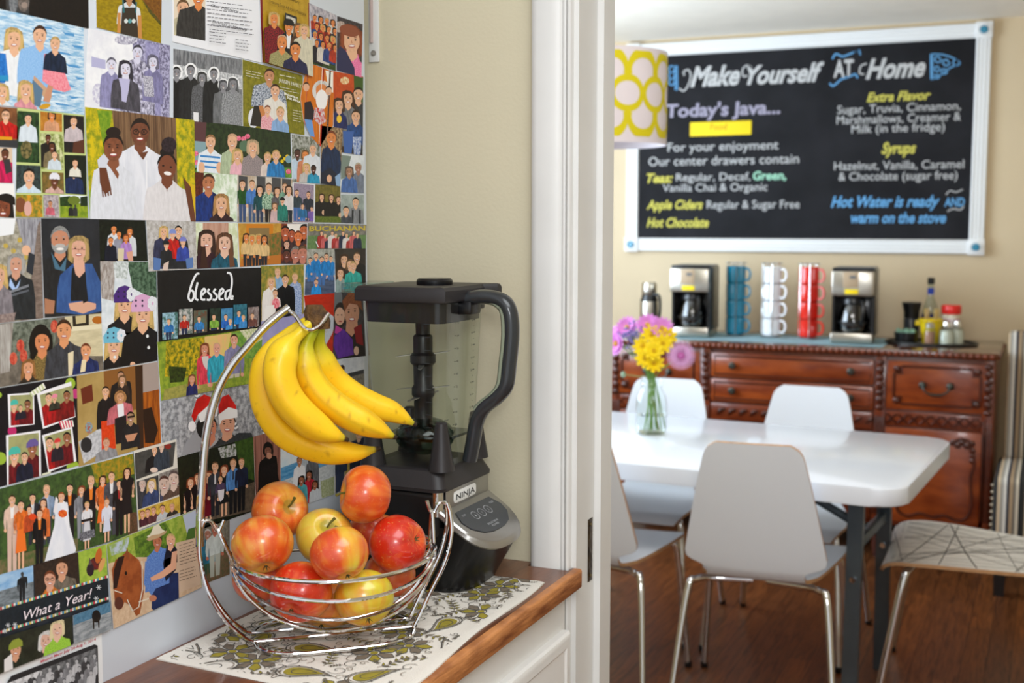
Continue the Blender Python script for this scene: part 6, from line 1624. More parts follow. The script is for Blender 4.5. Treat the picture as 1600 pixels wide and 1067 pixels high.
c.el(260, 271, 6, 3, '#f4efec', rot=10); c.add([(170, 262), (182, 280), (184, 272), (178, 262)], '#8a5238'); c.add([(255, 280), (262, 278), (259, 300)], '#7a4630')
c.add([(150, 250), (160, 240), (168, 250), (162, 262), (152, 264)], '#d4d6e0'); c.add([(153, 262), (164, 262), (172, 296), (162, 304), (154, 286)], '#6a3c28')
for k in range(4): c.add([(156 + k * 4, 290), (159 + k * 4, 291), (160 + k * 4.2, 308 - k), (158 + k * 4.2, 308 - k)], '#6a3c28')
c.add([(284, 276), (296, 292), (304, 346), (296, 346)], '#6a3c28'); c.build()
c = Card('wide photo of a family of six leaning on a wall in a flower garden', [(302, 187), (453, 207), (455, 278), (303, 269)], ('#2f3f22', '#1e2a18', (140, 140)))
c.add([(302, 188), (322, 190), (320, 222), (303, 220)], '#5c3a3c'); c.add([(303, 220), (322, 222), (318, 262), (303, 262)], '#86a4aa'); c.add([(310, 255), (455, 262), (455, 280), (303, 270)], '#6c9a3c', '#4a7a2c', (200, 200))
for x, y in ((305, 240), (306, 254), (380, 217), (386, 213), (372, 216), (450, 268)): c.el(x, y, 4, 4, '#d8446c', '#f08aa4')
c.el(381, 228, 8, 9, '#58745a'); 
for k in range(9): c.el(416 + k * 4, 252 - (k % 3) * 4, 2.6, 2.6, '#e8c41c')
c.el(450, 249, 5, 6, '#7aa0ae')
c.p(328, 222, 22, 'f', '#a87a50', 'm', '#e6eef6', 270, .95); 
for k in range(3): c.add([(312, 242 + k * 8), (343, 245 + k * 8), (343, 248 + k * 8), (312, 245 + k * 8)], '#3a86c8')
for x in (314, 342): c.el(x, 262, 5, 9, SK['f'])
c.p(362, 222, 22, 'f', '#c9a878', 's', '#b9c8a4', 280, .85); c.p(370, 243, 19, 'f', 'y', 'l', '#f0b8c4', 280, .65); c.p(394, 230, 21, 'f', '#c2a884', 'B', '#7d7276', 280, .85, topb='#a89a98', sc=(700, 700)); c.p(417, 246, 16, 'f', 'y', 'm', '#e3d2c8', 285, .7); c.p(430, 243, 17, 'f', 'y', 'm', '#2f86c8', 285, .85); c.build()
c = Card('photo of a family in white shirts in a park right of the flower garden family', [(455, 210), (499, 216), (499, 287), (456, 284)], ('#5a5f4c', '#b8b9b2', (170, 170)))
c.p(464, 240, 14, '#5a3a30', 'k', 'm', '#c4d8ea', 280, 1.0); c.p(476, 242, 14, 'o', 'n', 'B', '#d98a64', 286, .9); c.p(488, 233, 15, 'f', '#b5a898', 'm', '#dfe4ea', 284, 1.05); c.p(478, 262, 13, 'f', 'y', 'l', '#c9c4c0', 290, .9); c.p(489, 264, 12, '#4a2c22', 'k', 'm', '#2fa0c8', 290, .85); c.build()
c = Card('photo of a young man in dark blue leaning on a stone wall', [(500, 196), (534, 201), (530, 291), (499, 287)], ('#b89c74', '#5e4630', (230, 230)), lift=1)
c.p(516, 216, 22, 'o', 'r', 'm', '#1d3358', 290, .72); c.add([(500, 270), (514, 262), (530, 276), (530, 291), (499, 288)], '#1f2436'); c.el(513, 279, 4, 6, SK['f']); c.add([(522, 276), (530, 270), (530, 291), (524, 291)], '#8fb0d4'); c.build()
c = Card('photo of a couple with the man in royal blue and blurred green light behind', [(303, 269), (370, 271), (369, 346), (305, 346)], ('#c3d6b4', '#eef4e8', (90, 90)))
c.add([(303, 269), (318, 270), (316, 310), (305, 320)], '#4a1c14', '#6a2c1c'); c.p(325, 286, 27, '#c07a54', 'b', 'm', '#1c3a86', 350, 1.05); c.add([(332, 300), (345, 310), (340, 346), (330, 346)], '#131f4a'); c.p(345, 318, 27, 'f', '#b88a54', 'l', '#3a2228', 350, .8); c.build()
c = Card('photo of seven adults and a baby on a porch in green and blue', [(370, 273), (456, 280), (456, 348), (370, 347)], ('#d8d0c4', '#b9a48c', (50, 50)))
for x in (372, 400, 424, 440): c.add([(x, 274), (x + 14, 276), (x + 14, 300), (x, 300)], '#4a4a4c')
c.add([(370, 338), (456, 340), (456, 348), (370, 348)], '#a89c88')
for x, y, h, hr, st, tp, bt, tb in ((378, 288, 13, 'b', 'm', '#1f5a22', '#3a4f78', None), (393, 288, 13, 'n', 'm', '#4f86d0', '#41577e', None), (405, 297, 13, 'k', 'l', '#17545a', '#2c3a58', None), (419, 293, 14, 'b', 'm', '#2f6a44', '#1c1a1c', '#c9e0c8'), (432, 299, 12, 'b', 'l', '#6a6468', '#8f868a', None), (444, 292, 12, 'n', 'm', '#7fae94', '#2a2a2c', None), (450, 297, 13, 'b', 'l', '#e0dad8', '#1c2430', None)):
    c.p(x, y, h, 'f', hr, st, tp, 347, .78, bot=bt, yw=y + 2.4 * h, topb=tb, sc=(500, 500))
c.p(428, 322, 10, 'f', 'n', 'B', '#d9b8b8', 348, .7); c.p(440, 314, 9, 'f', 'k', 'm', '#2c8a7a', 345, .9, hat='#1a1a1c'); c.build()
c = Card('small photo of a family in jeans before a mauve brick wall', [(457, 285), (491, 288), (490, 349), (456, 348)], ('#a495a6', '#8a7a90', (240, 400)), border=1)
for x, y, h, tp, bt in ((463, 301, 9, '#3a4a54', '#3f6aa8'), (481, 304, 9, '#2c3444', '#2f3a58'), (472, 322, 7, '#2f7ab0', '#3a78c0'), (486, 326, 6, '#8a6ac0', '#7a5ac0')): c.p(x, y, h, 'f', 'b', 'm', tp, 345, 1.0, bot=bt, yw=y + 2.6 * h)
c.build()
c = Card('small photo of three people in black sitting in an olive field', [(492, 288), (531, 290), (532, 348), (491, 347)], ('#7d6f30', '#5f5a24', (160, 160)))
c.add([(491, 334), (532, 336), (532, 348), (491, 347)], '#6c7a2c', '#4f6220')
for x, y in ((502, 308), (517, 309), (528, 312)): c.p(x, y, 10, 'f', 'b', 'B', '#1c181a', 338, 1.15); c.el(x + 3, y + 24, 3, 4, '#d9b090')
c.build()
c = Card('small photo of an older couple by misty hills at the right edge', [(532, 241), (568, 243), (568, 302), (531, 300)], ('#dfe4e6', '#cdd4d8', (40, 60)))
c.add([(532, 242), (548, 244), (540, 278), (532, 280)], '#7c8a80'); c.p(559, 262, 15, '#a87a64', '#c8bba4', 'm', '#7f8798', 304, .95); c.p(545, 268, 15, '#b08468', '#6a5a50', 'B', '#4f74b4', 304, .85); c.build()
c = Card('small photo of two dark haired boys at the right edge below the older couple', [(532, 304), (568, 304), (568, 350), (532, 348)], ('#a9b4ae', '#8f9a94', (60, 60)))
c.p(555, 316, 14, 'f', 'k', 'm', '#8d9094', 350, .9); c.add([(549, 328), (552, 328), (551, 350), (548, 350)], '#2c2f33'); c.add([(560, 328), (563, 328), (563, 350), (560, 350)], '#2c2f33'); c.p(540, 329, 13, 'f', 'k', 'm', '#4a505a', 352, .8); c.build()
# ---- fourth row
c = Card('selfie photo of a grey haired man in a dark jumper by a big tree trunk', [(-20, 341), (62, 340), (67, 497), (-20, 507)], ('#b9b3a4', '#8a8574', (150, 150)))
c.add([(-20, 341), (24, 341), (20, 366), (-20, 372)], '#eceef0'); c.add([(24, 342), (62, 341), (62, 400), (40, 400)], '#a9a9b0', '#7f7d84', (300, 60)); c.add([(58, 352), (62, 345), (68, 500), (30, 504), (46, 450)], '#8c7b70', '#6d5d54', (90, 300))
for x, y in ((8, 384), (20, 392), (30, 375), (44, 412), (26, 420), (40, 402)): c.el(x, y, 4, 4, '#c9a83c', '#b0a060')
c.el(40, 391, 7, 8, SK['f']); c.add([(44, 394), (54, 398), (50, 430), (40, 424)], '#2c3038'); c.p(24, 413, 30, '#d09a80', '#a7a4a0', 'B', '#2b2f33', 500, 1.0); c.add([(15, 434), (23, 450), (31, 436), (28, 448), (21, 456), (13, 446)], '#a9c4ec'); c.add([(15, 454), (44, 444), (44, 448), (15, 458)], '#7c8088'); c.add([(15, 460), (44, 452), (44, 455), (15, 464)], '#5c6068')
c.p(-3, 430, 30, '#d9a88c', 'y', 'l', '#8d868c', 510, .75); c.add([(-20, 494), (24, 488), (20, 505), (-20, 510)], '#a08e88', '#7c6a66', (300, 300)); c.build()
c = Card('studio photo of an older couple, the woman in a blue cardigan, on dark grey', [(62, 341), (153, 342), (157, 489), (68, 496)], ('#2b2d33', '#23252a', (40, 40)), lift=1)
c.p(92, 375, 40, '#c88a6c', '#9a9a98', 'mv', '#27282b', 500, .95); c.el(92, 384, 8, 3.4, '#b8b4b0'); c.el(92, 389, 6, 2, '#f4efea'); c.add([(78, 394), (84, 404), (92, 418), (102, 402), (100, 424), (84, 420)], '#4a7088'); c.add([(68, 466), (84, 470), (82, 490), (68, 490)], '#b07a5c')
c.add([(92, 430), (112, 412), (142, 412), (155, 440), (157, 486), (130, 492), (86, 488), (88, 450)], '#31518a', '#3c5f9a', (160, 60)); c.p(121, 389, 36, '#e0ac94', '#b79a62', 'B', '#1e1f24', 470, .34, glasses=False); c.add([(113, 412), (130, 408), (131, 424), (122, 434), (116, 428)], '#e0ac94')
c.line([(111, 389), (131, 390)], 1, '#8a4a4a'); c.add([(105, 474), (130, 470), (148, 474), (148, 482), (128, 490), (108, 484)], '#dba78c'); c.add([(122, 434), (131, 426), (136, 470), (128, 474)], '#1a1b20'); c.build()
c = Card('small photo of a family of five in a dark forest', [(153, 342), (226, 343), (230, 408), (155, 408)], ('#141c12', '#0a0e09', (200, 200)))
for x, y, h, hr, st, tp, yb in ((177, 358, 12, 'k', 'm', '#dfe3ea', 402, ), (202, 362, 12, 'b', 'l', '#d6dade', 400), (185, 366, 10, 'b', 'm', '#9a9aa8', 404), (196, 372, 11, 'r', 'l', '#b88ad0', 405), (172, 376, 11, 'b', 'm', '#161a2c', 410)): c.p(x, y, h, 'o', hr, st, tp, yb, .85)
c.add([(183, 388), (193, 388), (192, 408), (183, 408)], '#d8cba8'); c.add([(196, 394), (206, 392), (207, 408), (200, 408)], '#d8a088'); c.build()
c = Card('photo of a family crouching in winter coats, one child in bright red', [(227, 344), (304, 346), (306, 420), (231, 424)], ('#c9c6c4', '#a8a29c', (150, 150)), lift=1)
c.p(254, 362, 16, 'f', 'y', 'l', '#3a3c5c', 420, 1.0); c.p(277, 361, 16, 'f', 'k', 'm', '#2c2e34', 420, 1.0); c.p(268, 366, 12, 'f', 'n', 'm', '#d8231e', 404, .9, hat='#7f90cc'); c.p(258, 383, 11, 'f', 'k', 'm', '#26272c', 416, .9, hat='#222'); c.p(284, 378, 12, 'f', 'b', 'm', '#3c50b0', 408, .85, hat='#7a80c8'); c.add([(238, 402), (250, 404), (248, 422), (238, 422)], '#5878b0'); c.add([(288, 404), (300, 402), (300, 418), (290, 420)], '#5878b0'); c.add([(254, 412), (262, 408), (260, 424), (252, 422)], '#d8c0b4'); c.build()
c = Card('snow photo of three girls in purple, pink and blue crocheted hats', [(155, 408), (243, 409), (245, 563), (161, 578)], ('#e3e9ee', '#cfd8de', (60, 60)))
c.add([(155, 408), (180, 408), (176, 470), (158, 466)], '#8d8078', '#c2bcb8', (340, 120)); c.add([(198, 409), (243, 409), (244, 470), (206, 450)], '#27402e', '#5f7a62', (190, 190)); c.add([(176, 410), (200, 410), (198, 436), (178, 434)], '#dfe4e6', '#aab4b0')
def hatgirl(x, y, h, hat, fl, coat, yb, hair='y', w=.9):
    c.p(x, y, h, 'f', hair, 'l', coat, yb, w); c.add([(x - .5 * h, y - .12 * h), (x - .52 * h, y - .45 * h), (x - .3 * h, y - .82 * h), (x, y - .92 * h), (x + .3 * h, y - .82 * h), (x + .5 * h, y - .45 * h), (x + .46 * h, y - .16 * h)], hat, '#00000' if False else None)
    for k in range(6): c.el(x - .3 * h + (k % 3) * .28 * h, y - .4 * h - (k // 3) * .22 * h, .045 * h, .06 * h, '#2c2440', n=6)
    for k in range(7): a_ = k * .9; c.el(x + fl * h + .13 * h * math.cos(a_), y - .5 * h + .2 * h * math.sin(a_), .1 * h, .13 * h, '#eef0f4', '#d0d4de', sc=(900, 900))
hatgirl(194, 477, 34, '#4a2a78', .3, '#1b1a20', 520); hatgirl(177, 540, 32, '#6fb8d2', .36, '#1a191f', 585); hatgirl(222, 492, 36, '#d9a8cc', .42, '#141318', 585, 'y', .95)
for x, y in ((229, 525), (231, 543), (178, 558)): c.el(x, y, 2.2, 2.6, '#e8eaec')
c.el(206, 569, 4, 4, SK['f']); c.build()
c = Card('black card with flowing white lettering and seven tiny photos along its foot', [(243, 423), (406, 418), (406, 511), (245, 534)], ('#131214', '#19181a', (50, 50)), lift=2)
S_ = '#eef0f4'
def scr(pts, w=3.2): c.line([(p.x, p.y) for p in smooth_path([(a, b, 0) for a, b in pts], 6)], w, S_)
scr([(309, 427), (304, 429), (298, 441), (294, 454), (292, 465), (296, 470), (300, 464), (299, 455), (295, 454)]); scr([(306, 441), (303, 456), (303, 466), (307, 469)])
scr([(313, 461), (318, 455), (316, 451), (312, 456), (312, 467), (318, 468)]); scr([(324, 451), (322, 456), (327, 462), (325, 468), (320, 468)]); scr([(334, 451), (331, 456), (336, 462), (334, 468), (329, 468)]); scr([(341, 461), (346, 455), (344, 451), (340, 456), (340, 467), (346, 467)])
scr([(356, 453), (350, 456), (349, 466), (353, 467), (357, 456), (359, 440), (357, 428), (351, 426)]); scr([(357, 452), (357, 466), (361, 466)]); c.el(360, 463, 1.8, 2, S_)
for x0, y0, x1, y1, a, b, tp in ((250, 489, 274, 531, '#9fc4d8', '#3f6a60', '#2f78c0'), (276, 483, 297, 523, '#5a6a64', '#c8c4c0', '#c8281e'), (299, 485, 320, 521, '#6a4a38', '#4f6a5c', '#3a8ad0'), (324, 482, 341, 517, '#1c2820', '#2c3f34', '#8fbf4a'), (342, 482, 360, 516, '#4f90b8', '#3a78a8', '#2f6fd0'), (361, 476, 382, 514, '#3a7a8c', '#2a5a6c', '#1f86d8'), (384, 480, 401, 512, '#9c8f8c', '#6c5a58', '#7d5048')):
    c.sub([(x0, y0), (x1, y0 - 1.5), (x1, y1 - 2.5), (x0, y1)], a, b, (160, 160))
    m = (x0 + x1) / 2; c.p(m - 2, y0 + 13, 8, 'f', 'b', 'm', tp, y1, 1.0, bot='#2b3350', yw=y0 + 30)
    if x0 in (342, 361): c.p(m + 5, y0 + 20, 8, 'f', 'y', 'm', '#4a9ae0', y1, .9)
c.build()
c = Card('photo of two young women with long hair, one in plum and one in teal', [(305, 348), (370, 348), (372, 417), (306, 420)], ('#e7ecd8', '#cfd8ae', (90, 90)))
c.add([(316, 348), (356, 348), (356, 420), (316, 420)], '#c8a08c', '#b98a74', (200, 30)); c.p(322, 376, 30, '#e4b49c', '#3c241c', 'l', '#3c1c28', 422, .75); c.p(350, 380, 29, '#e8bca4', '#6c4630', 'l', '#1f6078', 422, .78); c.add([(314, 385), (320, 385), (324, 418), (312, 418)], '#3c241c'); c.add([(356, 390), (362, 390), (366, 416), (358, 418)], '#6c4630'); c.build()
c = Card('golden photo of four girls in a row before an orange doorway', [(371, 349), (439, 349), (438, 412), (374, 417)], ('#d3a548', '#bb8a34', (60, 60)))
c.add([(384, 350), (426, 350), (426, 402), (384, 404)], '#d07f1c'); c.add([(388, 356), (420, 356), (420, 400), (388, 402)], '#8a7248'); c.add([(420, 366), (439, 362), (439, 412), (418, 412)], '#5a6a2c', '#a06a34', (180, 180)); c.add([(376, 404), (438, 398), (438, 412), (374, 417)], '#c0742c')
for x, y, hr in ((384, 371, 'b'), (393, 373, 'y'), (403, 372, 'y'), (412, 374, 'b')): c.p(x, y, 12, 'o', hr, 'l', '#eac58a', 416, .7, bot='#2a2a30', yw=y + 26)
c.build()
c = Card('small orange toned photo of many laughing faces', [(439, 349), (479, 350), (478, 412), (438, 412)], ('#5a2a1c', '#8a3a20', (120, 120)))
c.add([(448, 350), (474, 350), (470, 366), (450, 362)], '#f1ebe4')
for x, y, h, sk, hr in ((445, 363, 19, '#c0603c', 'k'), (455, 366, 15, '#b8583a', 'k'), (474, 360, 18, '#c8683c', 'k'), (465, 370, 18, '#e07a44', 'r'), (447, 382, 12, '#d8a890', 'k'), (447, 398, 16, '#6a3a30', 'k'), (461, 397, 22, '#c07a68', 'g'), (472, 396, 22, '#c8806c', 'n')): c.p(x, y, h, sk, hr, 'm', '#4a3034', y + h * 1.2, .9)
c.build()
c = Card('photo of a crowd in red on a sports field with yellow letters on the stand', [(480, 349), (572, 351), (571, 388), (479, 389)], ('#6f6b64', '#8a857c', (90, 200)))
c.add([(479, 368), (572, 367), (572, 389), (479, 389)], '#5a7a4a', '#6f8c58'); c.text('BUCHANAN', 482, 361, 570, 360, 7.5, '#c9b23a', .03)
for k in range(11): c.p(501 + k * 5.6, 364 + (k % 3) * 4, 6, 'f', ('b', 'y', 'k')[k % 3], 'm', ('#c23a3a', '#d86a6a', '#2c3450', '#e2dcd8')[k % 4], 388, 1.1)
c.line([(492, 377), (496, 386)], 1.5, '#e8e8e8'); c.build()
c = Card('photo of a family in matching bright blue shirts on a road', [(478, 389), (522, 389), (522, 458), (475, 461)], ('#8d8f84', '#b8b8ae', (130, 130)))
c.add([(476, 436), (522, 432), (522, 459), (475, 461)], '#44506a', '#5a6680', (40, 260))
for x, y, h, yb in ((484, 407, 9, 440), (493, 400, 10, 448), (502, 406, 10, 446), (509, 401, 10, 436), (516, 404, 8, 438)): c.p(x, y, h, 'f', 'b', 'm', '#1f8ad8', yb, .9, bot='#4a74b0', yw=y + 26)
c.p(493, 441, 9, 'f', 'n', 'm', '#2f9ae8', 462, .9); c.build()
c = Card('dark studio family photo with a person in turquoise, above the blender lid', [(522, 389), (571, 388), (571, 453), (524, 457)], ('#3a332e', '#2c2622', (50, 50)))
for x, y, h, hr, st, tp, w in ((557, 402, 15, 'n', 'm', '#1c1b1e', 1.0), (537, 406, 16, 'b', 'l', '#2a2226', .9), (546, 413, 14, 'n', 'l', '#3a2c2c', .9), (531, 427, 15, 'b', 'l', '#9ab0ac', .8), (551, 416, 14, 'f' and 'y', 'm', '#35b5a8', 1.0)): c.p(x, y, h, 'f', hr, st, tp, 460, w)
c.build()
c = Card('autumn photo of a family of five above the banana hook, one in a white dress', [(406, 416), (474, 413), (474, 490), (407, 502)], ('#a8923c', '#6f7a34', (150, 150)))
c.add([(406, 470), (474, 462), (474, 491), (407, 503)], '#8a7a40', '#b09a58', (200, 200)); c.p(433, 425, 13, 'f', 'y', 'm', '#8fb6dc', 470, .85); c.p(460, 433, 13, 'f', 'y', 'm', '#5a7ab8', 492, .8, topb='#c8d4e8', sc=(500, 500)); c.p(423, 441, 15, 'f', 'y', 'l', '#efe9e4', 500, .95); c.p(445, 437, 15, 'f', 'b', 'm', '#17171b', 500, 1.0); c.p(429, 458, 11, 'f', 'n', 'm', '#f0ded8', 480, .8); c.el(430, 474, 6, 8, '#e0485a', '#f0a0a8'); c.add([(414, 478), (428, 476), (424, 500), (410, 502)], '#f0ece8'); c.build()
# ---- fifth row
c = Card('photo of a smiling family of four beside a Christmas tree and mantelpiece', [(-20, 508), (157, 489), (161, 578), (-20, 608)], ('#7d7468', '#5c554c', (80, 80)))
c.add([(18, 502), (88, 494), (84, 560), (12, 560)], '#4a5044', '#7d8476', (160, 160)); c.add([(-20, 510), (20, 504), (14, 580), (-20, 590)], '#b9b6b0', '#8a8078', (150, 20)); c.add([(100, 492), (158, 489), (160, 556), (104, 556)], '#d9cda8', '#c8bc98', (30, 200)); c.add([(112, 492), (138, 490), (138, 508), (113, 510)], '#2c241c'); c.add([(117, 494), (133, 492), (133, 504), (118, 506)], '#c9b88a'); c.el(152, 500, 9, 6, '#b5681e'); c.add([(104, 512), (160, 506), (160, 513), (104, 518)], '#e6dcbc')
for x, y in ((31, 540), (84, 510), (20, 560), (36, 556)): c.el(x, y, 6, 10, '#b8342a', '#d86a50')
c.el(63, 538, 19, 32, '#17120f'); c.add([(46, 540), (80, 540), (84, 560), (46, 570)], '#17120f'); c.p(65, 534, 33, '#d98a5c', 'k', 'm', '#9a8048', 600, .62, topb='#5c4a28', sc=(600, 600)); c.p(99, 517, 33, '#e09a6a', 'b', 'm', '#43454c', 600, .92); c.add([(105, 552), (114, 548), (113, 585), (106, 588)], '#e6d8b4'); c.p(133, 548, 22, '#e6a074', 'r', 'm', '#26346a', 590, 1.0); c.add([(127, 562), (134, 562), (132, 580), (124, 582)], '#e8d8b0'); c.p(43, 575, 24, '#e0a07a', '#9a6a3a', 'l', '#3a3026', 610, .75); c.build()
c = Card('black card with four tilted snapshots of a family in party hats and washi tape', [(-20, 609), (119, 587), (122, 727), (-20, 766)], ('#17141c', '#100e14', (40, 40)))
for x, y, r, cc in ((109, 599, 8, '#9ab83a'), (117, 615, 7, '#c03a7a'), (18, 673, 7, '#c02a6a'), (0, 716, 9, '#9ab83a'), (113, 730, 10, '#9ab83a'), (-2, 617, 4, '#9ab83a')): c.el(x, y, r, r * 1.1, cc)
def snap(q, fr, people):
    c.sub(fr, '#f0eef2'); c.sub(q, '#a8a870', '#98986a', (60, 60))
    for p_ in people: c.p(*p_[0], **p_[1])
    c.full()
PT = dict
snap([(15, 618), (50, 616), (51, 662), (16, 665)], [(11, 616), (52, 613), (53, 663), (13, 668)], [((21, 634, 14, 'f', 'b', 'm', '#b01c24', 670), PT(w=1.0, hat='#4ab8a8')), ((42, 632, 14, '#a06a4a', 'k', 'm', '#7a1620', 670), PT(w=1.0, glasses=True)), ((31, 637, 9, 'f', 'k', 'm', '#2a2433', 655), PT(w=1.0))])
snap([(61, 617), (112, 602), (116, 650), (68, 666)], [(56, 614), (110, 596), (117, 651), (66, 670)], [((75, 622, 15, 'f', 'k', 'm', '#c01c20', 670), PT(w=1.0)), ((103, 618, 15, '#a06a4a', 'k', 'm', '#8a1a1c', 665), PT(w=1.2)), ((84, 622, 10, 'f', 'k', 'm', '#3a3a30', 640), PT(w=.9, hat='#e88aa0'))])
snap([(12, 682), (59, 676), (60, 748), (12, 760)], [(8, 680), (62, 672), (63, 748), (10, 764)], [((21, 712, 21, 'f', 'r', 'm', '#7a1a22', 765), PT(w=.9, hat='#4ab8a8')), ((49, 700, 21, '#a06a4a', 'k', 'm', '#6a1820', 765), PT(w=.9, hat='#6a5a98')), ((37, 714, 15, 'f', 'k', 'm', '#1c2238', 760), PT(w=.9))])
snap([(68, 682), (109, 670), (114, 722), (75, 734)], [(64, 680), (111, 666), (118, 720), (74, 738)], [((76, 692, 17, 'f', 'k', 'm', '#c01c20', 740), PT(w=.9)), ((103, 684, 17, '#a06a4a', 'k', 'm', '#7a1620', 735), PT(w=1.1)), ((88, 692, 11, 'f', 'k', 'm', '#2c2430', 720), PT(w=.9, hat='#d83a3a'))])
for q, cc in (([(44, 614), (66, 598), (70, 606), (48, 620)], '#c9d2a0'), ([(90, 658), (112, 656), (114, 666), (94, 670)], '#d84a6a'), ([(64, 740), (78, 736), (76, 746), (62, 748)], '#c9d2a0')):
    c.add(q, '#f0eee4')
    for k in range(5):
        f0, f1 = k / 5, k / 5 + .1
        L2 = lambda a, b, t: (a[0] + (b[0] - a[0]) * t, a[1] + (b[1] - a[1]) * t)
        c.add([L2(q[0], q[1], f0), L2(q[0], q[1], f1), L2(q[3], q[2], f1), L2(q[3], q[2], f0)], cc)
c.build()
c = Card('photo of a party group in masks on a staircase with tan walls', [(119, 587), (246, 565), (251, 692), (122, 729)], ('#b5985c', '#a88b50', (30, 30)))
c.add([(161, 580), (212, 571), (212, 640), (164, 650)], '#8a5a2c'); c.add([(218, 570), (246, 565), (248, 610), (220, 614)], '#a89890'); c.add([(220, 614), (248, 608), (251, 693), (222, 700)], '#b8641c', '#8a4414', (160, 20)); c.add([(222, 640), (236, 636), (246, 672), (240, 692), (226, 692)], '#2c1a10'); c.add([(210, 572), (222, 570), (224, 700), (214, 704)], '#3a2416'); c.add([(125, 607), (143, 600), (145, 626), (128, 632)], '#6a2c1c'); c.add([(122, 690), (156, 668), (168, 700), (130, 724)], '#cfd0d4', '#aeb0b6')
c.el(138, 668, 6, 9, '#7ab0b8', '#b04a3a'); c.el(134, 695, 9, 12, '#2a2a2c')
c.p(188, 587, 14, '#c09070', 'k', 'm', '#1c1c20', 650, 1.2); c.p(190, 594, 14, '#d0a080', 'n', 'l', '#3a2c28', 640, .9); c.p(164, 612, 16, 'f', 'k', 'm', '#1d1b1f', 668, .85); c.add([(157, 658), (177, 656), (180, 700), (158, 706)], '#e0481c', '#d03a14'); c.p(187, 620, 17, '#d09a70', '#a8784a', 'c', '#d0707a', 660, 1.2); c.add([(182, 632), (192, 630), (193, 652), (184, 654)], '#eceaee'); c.add([(178, 654), (196, 648), (198, 690), (180, 694)], '#1c1a1e')
c.p(203, 652, 17, '#b08a6c', 'k', 'm', '#26262a', 700, .85, hat=None); c.line([(198, 652), (209, 650)], 3, '#151515'); c.add([(194, 680), (214, 676), (208, 688), (198, 690)], '#c99070'); c.p(165, 692, 15, '#d8a488', '#c07a50', 'm', '#9a9a9e', 720, 1.2); c.build()
c = Card('bright photo of a family of four beside flowering forsythia bushes', [(244, 534), (409, 511), (405, 596), (250, 626)], ('#6f8a2c', '#97a834', (110, 110)), lift=1)
c.add([(258, 534), (320, 526), (318, 568), (290, 590), (256, 588)], '#cfae1c', '#5a6a18', (170, 170)); c.add([(262, 572), (290, 574), (286, 596), (264, 598)], '#20280f', '#3a4a18'); c.add([(318, 526), (360, 520), (352, 560), (318, 562)], '#e6b478', '#d8c070', (120, 120)); c.add([(360, 520), (410, 511), (408, 560), (380, 560), (362, 540)], '#5a8a34', '#84a848', (140, 140)); c.add([(372, 515), (409, 510), (409, 530), (390, 540)], '#e8e2c8', '#a8b878'); c.add([(255, 608), (330, 590), (330, 616), (252, 628)], '#8a8a44', '#a8a050', (180, 180))
c.p(318, 545, 16, '#d89478', '#8d4a28', 'l', '#e84458', 600, .8, bot='#27304e', yw=600); c.add([(313, 557), (324, 556), (325, 570), (321, 578), (316, 570)], '#cfc8c4'); c.p(337, 545, 16, '#dfa08a', 'w', 's', '#35acc4', 598, .95, bot='#b8a488', yw=596); c.p(364, 531, 17, '#dca084', 'b', 'm', '#8d8ab0', 590, .95, bot='#c9c0ae', yw=584); c.p(298, 592, 13, '#d89878', '#8a5030', 'l', '#2c2f6a', 622, .7); c.build()
c = Card('black and white snow photo of a couple in bright red festive hats', [(250, 628), (400, 596), (433, 672), (253, 720)], ('#b6b8bc', '#77797e', (130, 130)), edge='#e8e8ea')
for k in range(40): c.el(262 + (k * 53) % 160, 612 + (k * 29) % 90, 4, 3.4, '#e4e5e8' if k % 2 else '#6a6c72')
c.add([(290, 690), (318, 664), (334, 700), (320, 712), (280, 716)], '#9a9ca2'); c.el(318, 668, 12, 18, '#1a181a'); c.p(328, 668, 34, '#d88a6c', 'k', 'm', '#b9bbc0', 720, .6, rx=9); c.p(354, 662, 38, '#d8a084', 'b', 'm', '#3c3f40', 715, .9, rx=12); c.add([(340, 684), (352, 690), (372, 676), (392, 676), (396, 690), (342, 712)], '#3a3e40', '#2c2f32')
c.add([(309, 646), (303, 660), (298, 650), (306, 624), (318, 616), (332, 622), (338, 640)], '#d21c18', '#b81410', (60, 60)); c.el(299, 666, 6, 8, '#ececee'); c.add([(308, 648), (326, 632), (340, 636), (338, 650), (312, 660)], '#eeeeef')
c.add([(340, 636), (346, 620), (356, 616), (368, 634), (368, 644), (342, 652)], '#d21c18', '#b81410', (60, 60)); c.add([(340, 648), (356, 636), (370, 640), (370, 652), (346, 656), (342, 664)], '#eeeeef'); c.build()
c = Card('plain lavender card tucked behind the bananas', [(393, 505), (474, 490), (490, 568), (404, 600)], ('#9a96c4', '#a6a2cc', (40, 40)), cat='card', name='greeting_card')
c.add([(393, 505), (404, 503), (404, 516), (394, 518)], '#a88a6c'); c.build()
c = Card('red card with a white pointed beard shape behind the banana stems', [(474, 462), (522, 457), (519, 562), (488, 567)], ('#c8321c', '#b82a16', (40, 160)), cat='card', name='greeting_card')
c.add([(499, 478), (506, 484), (520, 494), (523, 502), (519, 520), (508, 540), (490, 530), (486, 520), (488, 496)], '#c9ccd2', '#bcc0c8'); c.text('TS', 506, 508, 514, 504, 7, '#b07aa8', 0, .1); c.add([(494, 512), (514, 508), (510, 520), (498, 526)], '#b8ab98', '#c9ccd2', (400, 400)); c.add([(500, 545), (502, 540), (503, 562), (501, 563)], '#e8e4e4'); c.build()
c = Card('photo of a mother and child cheek to cheek, the child in a purple coat', [(522, 456), (566, 446), (571, 556), (519, 562)], ('#4a4448', '#2f2c30', (90, 90)))
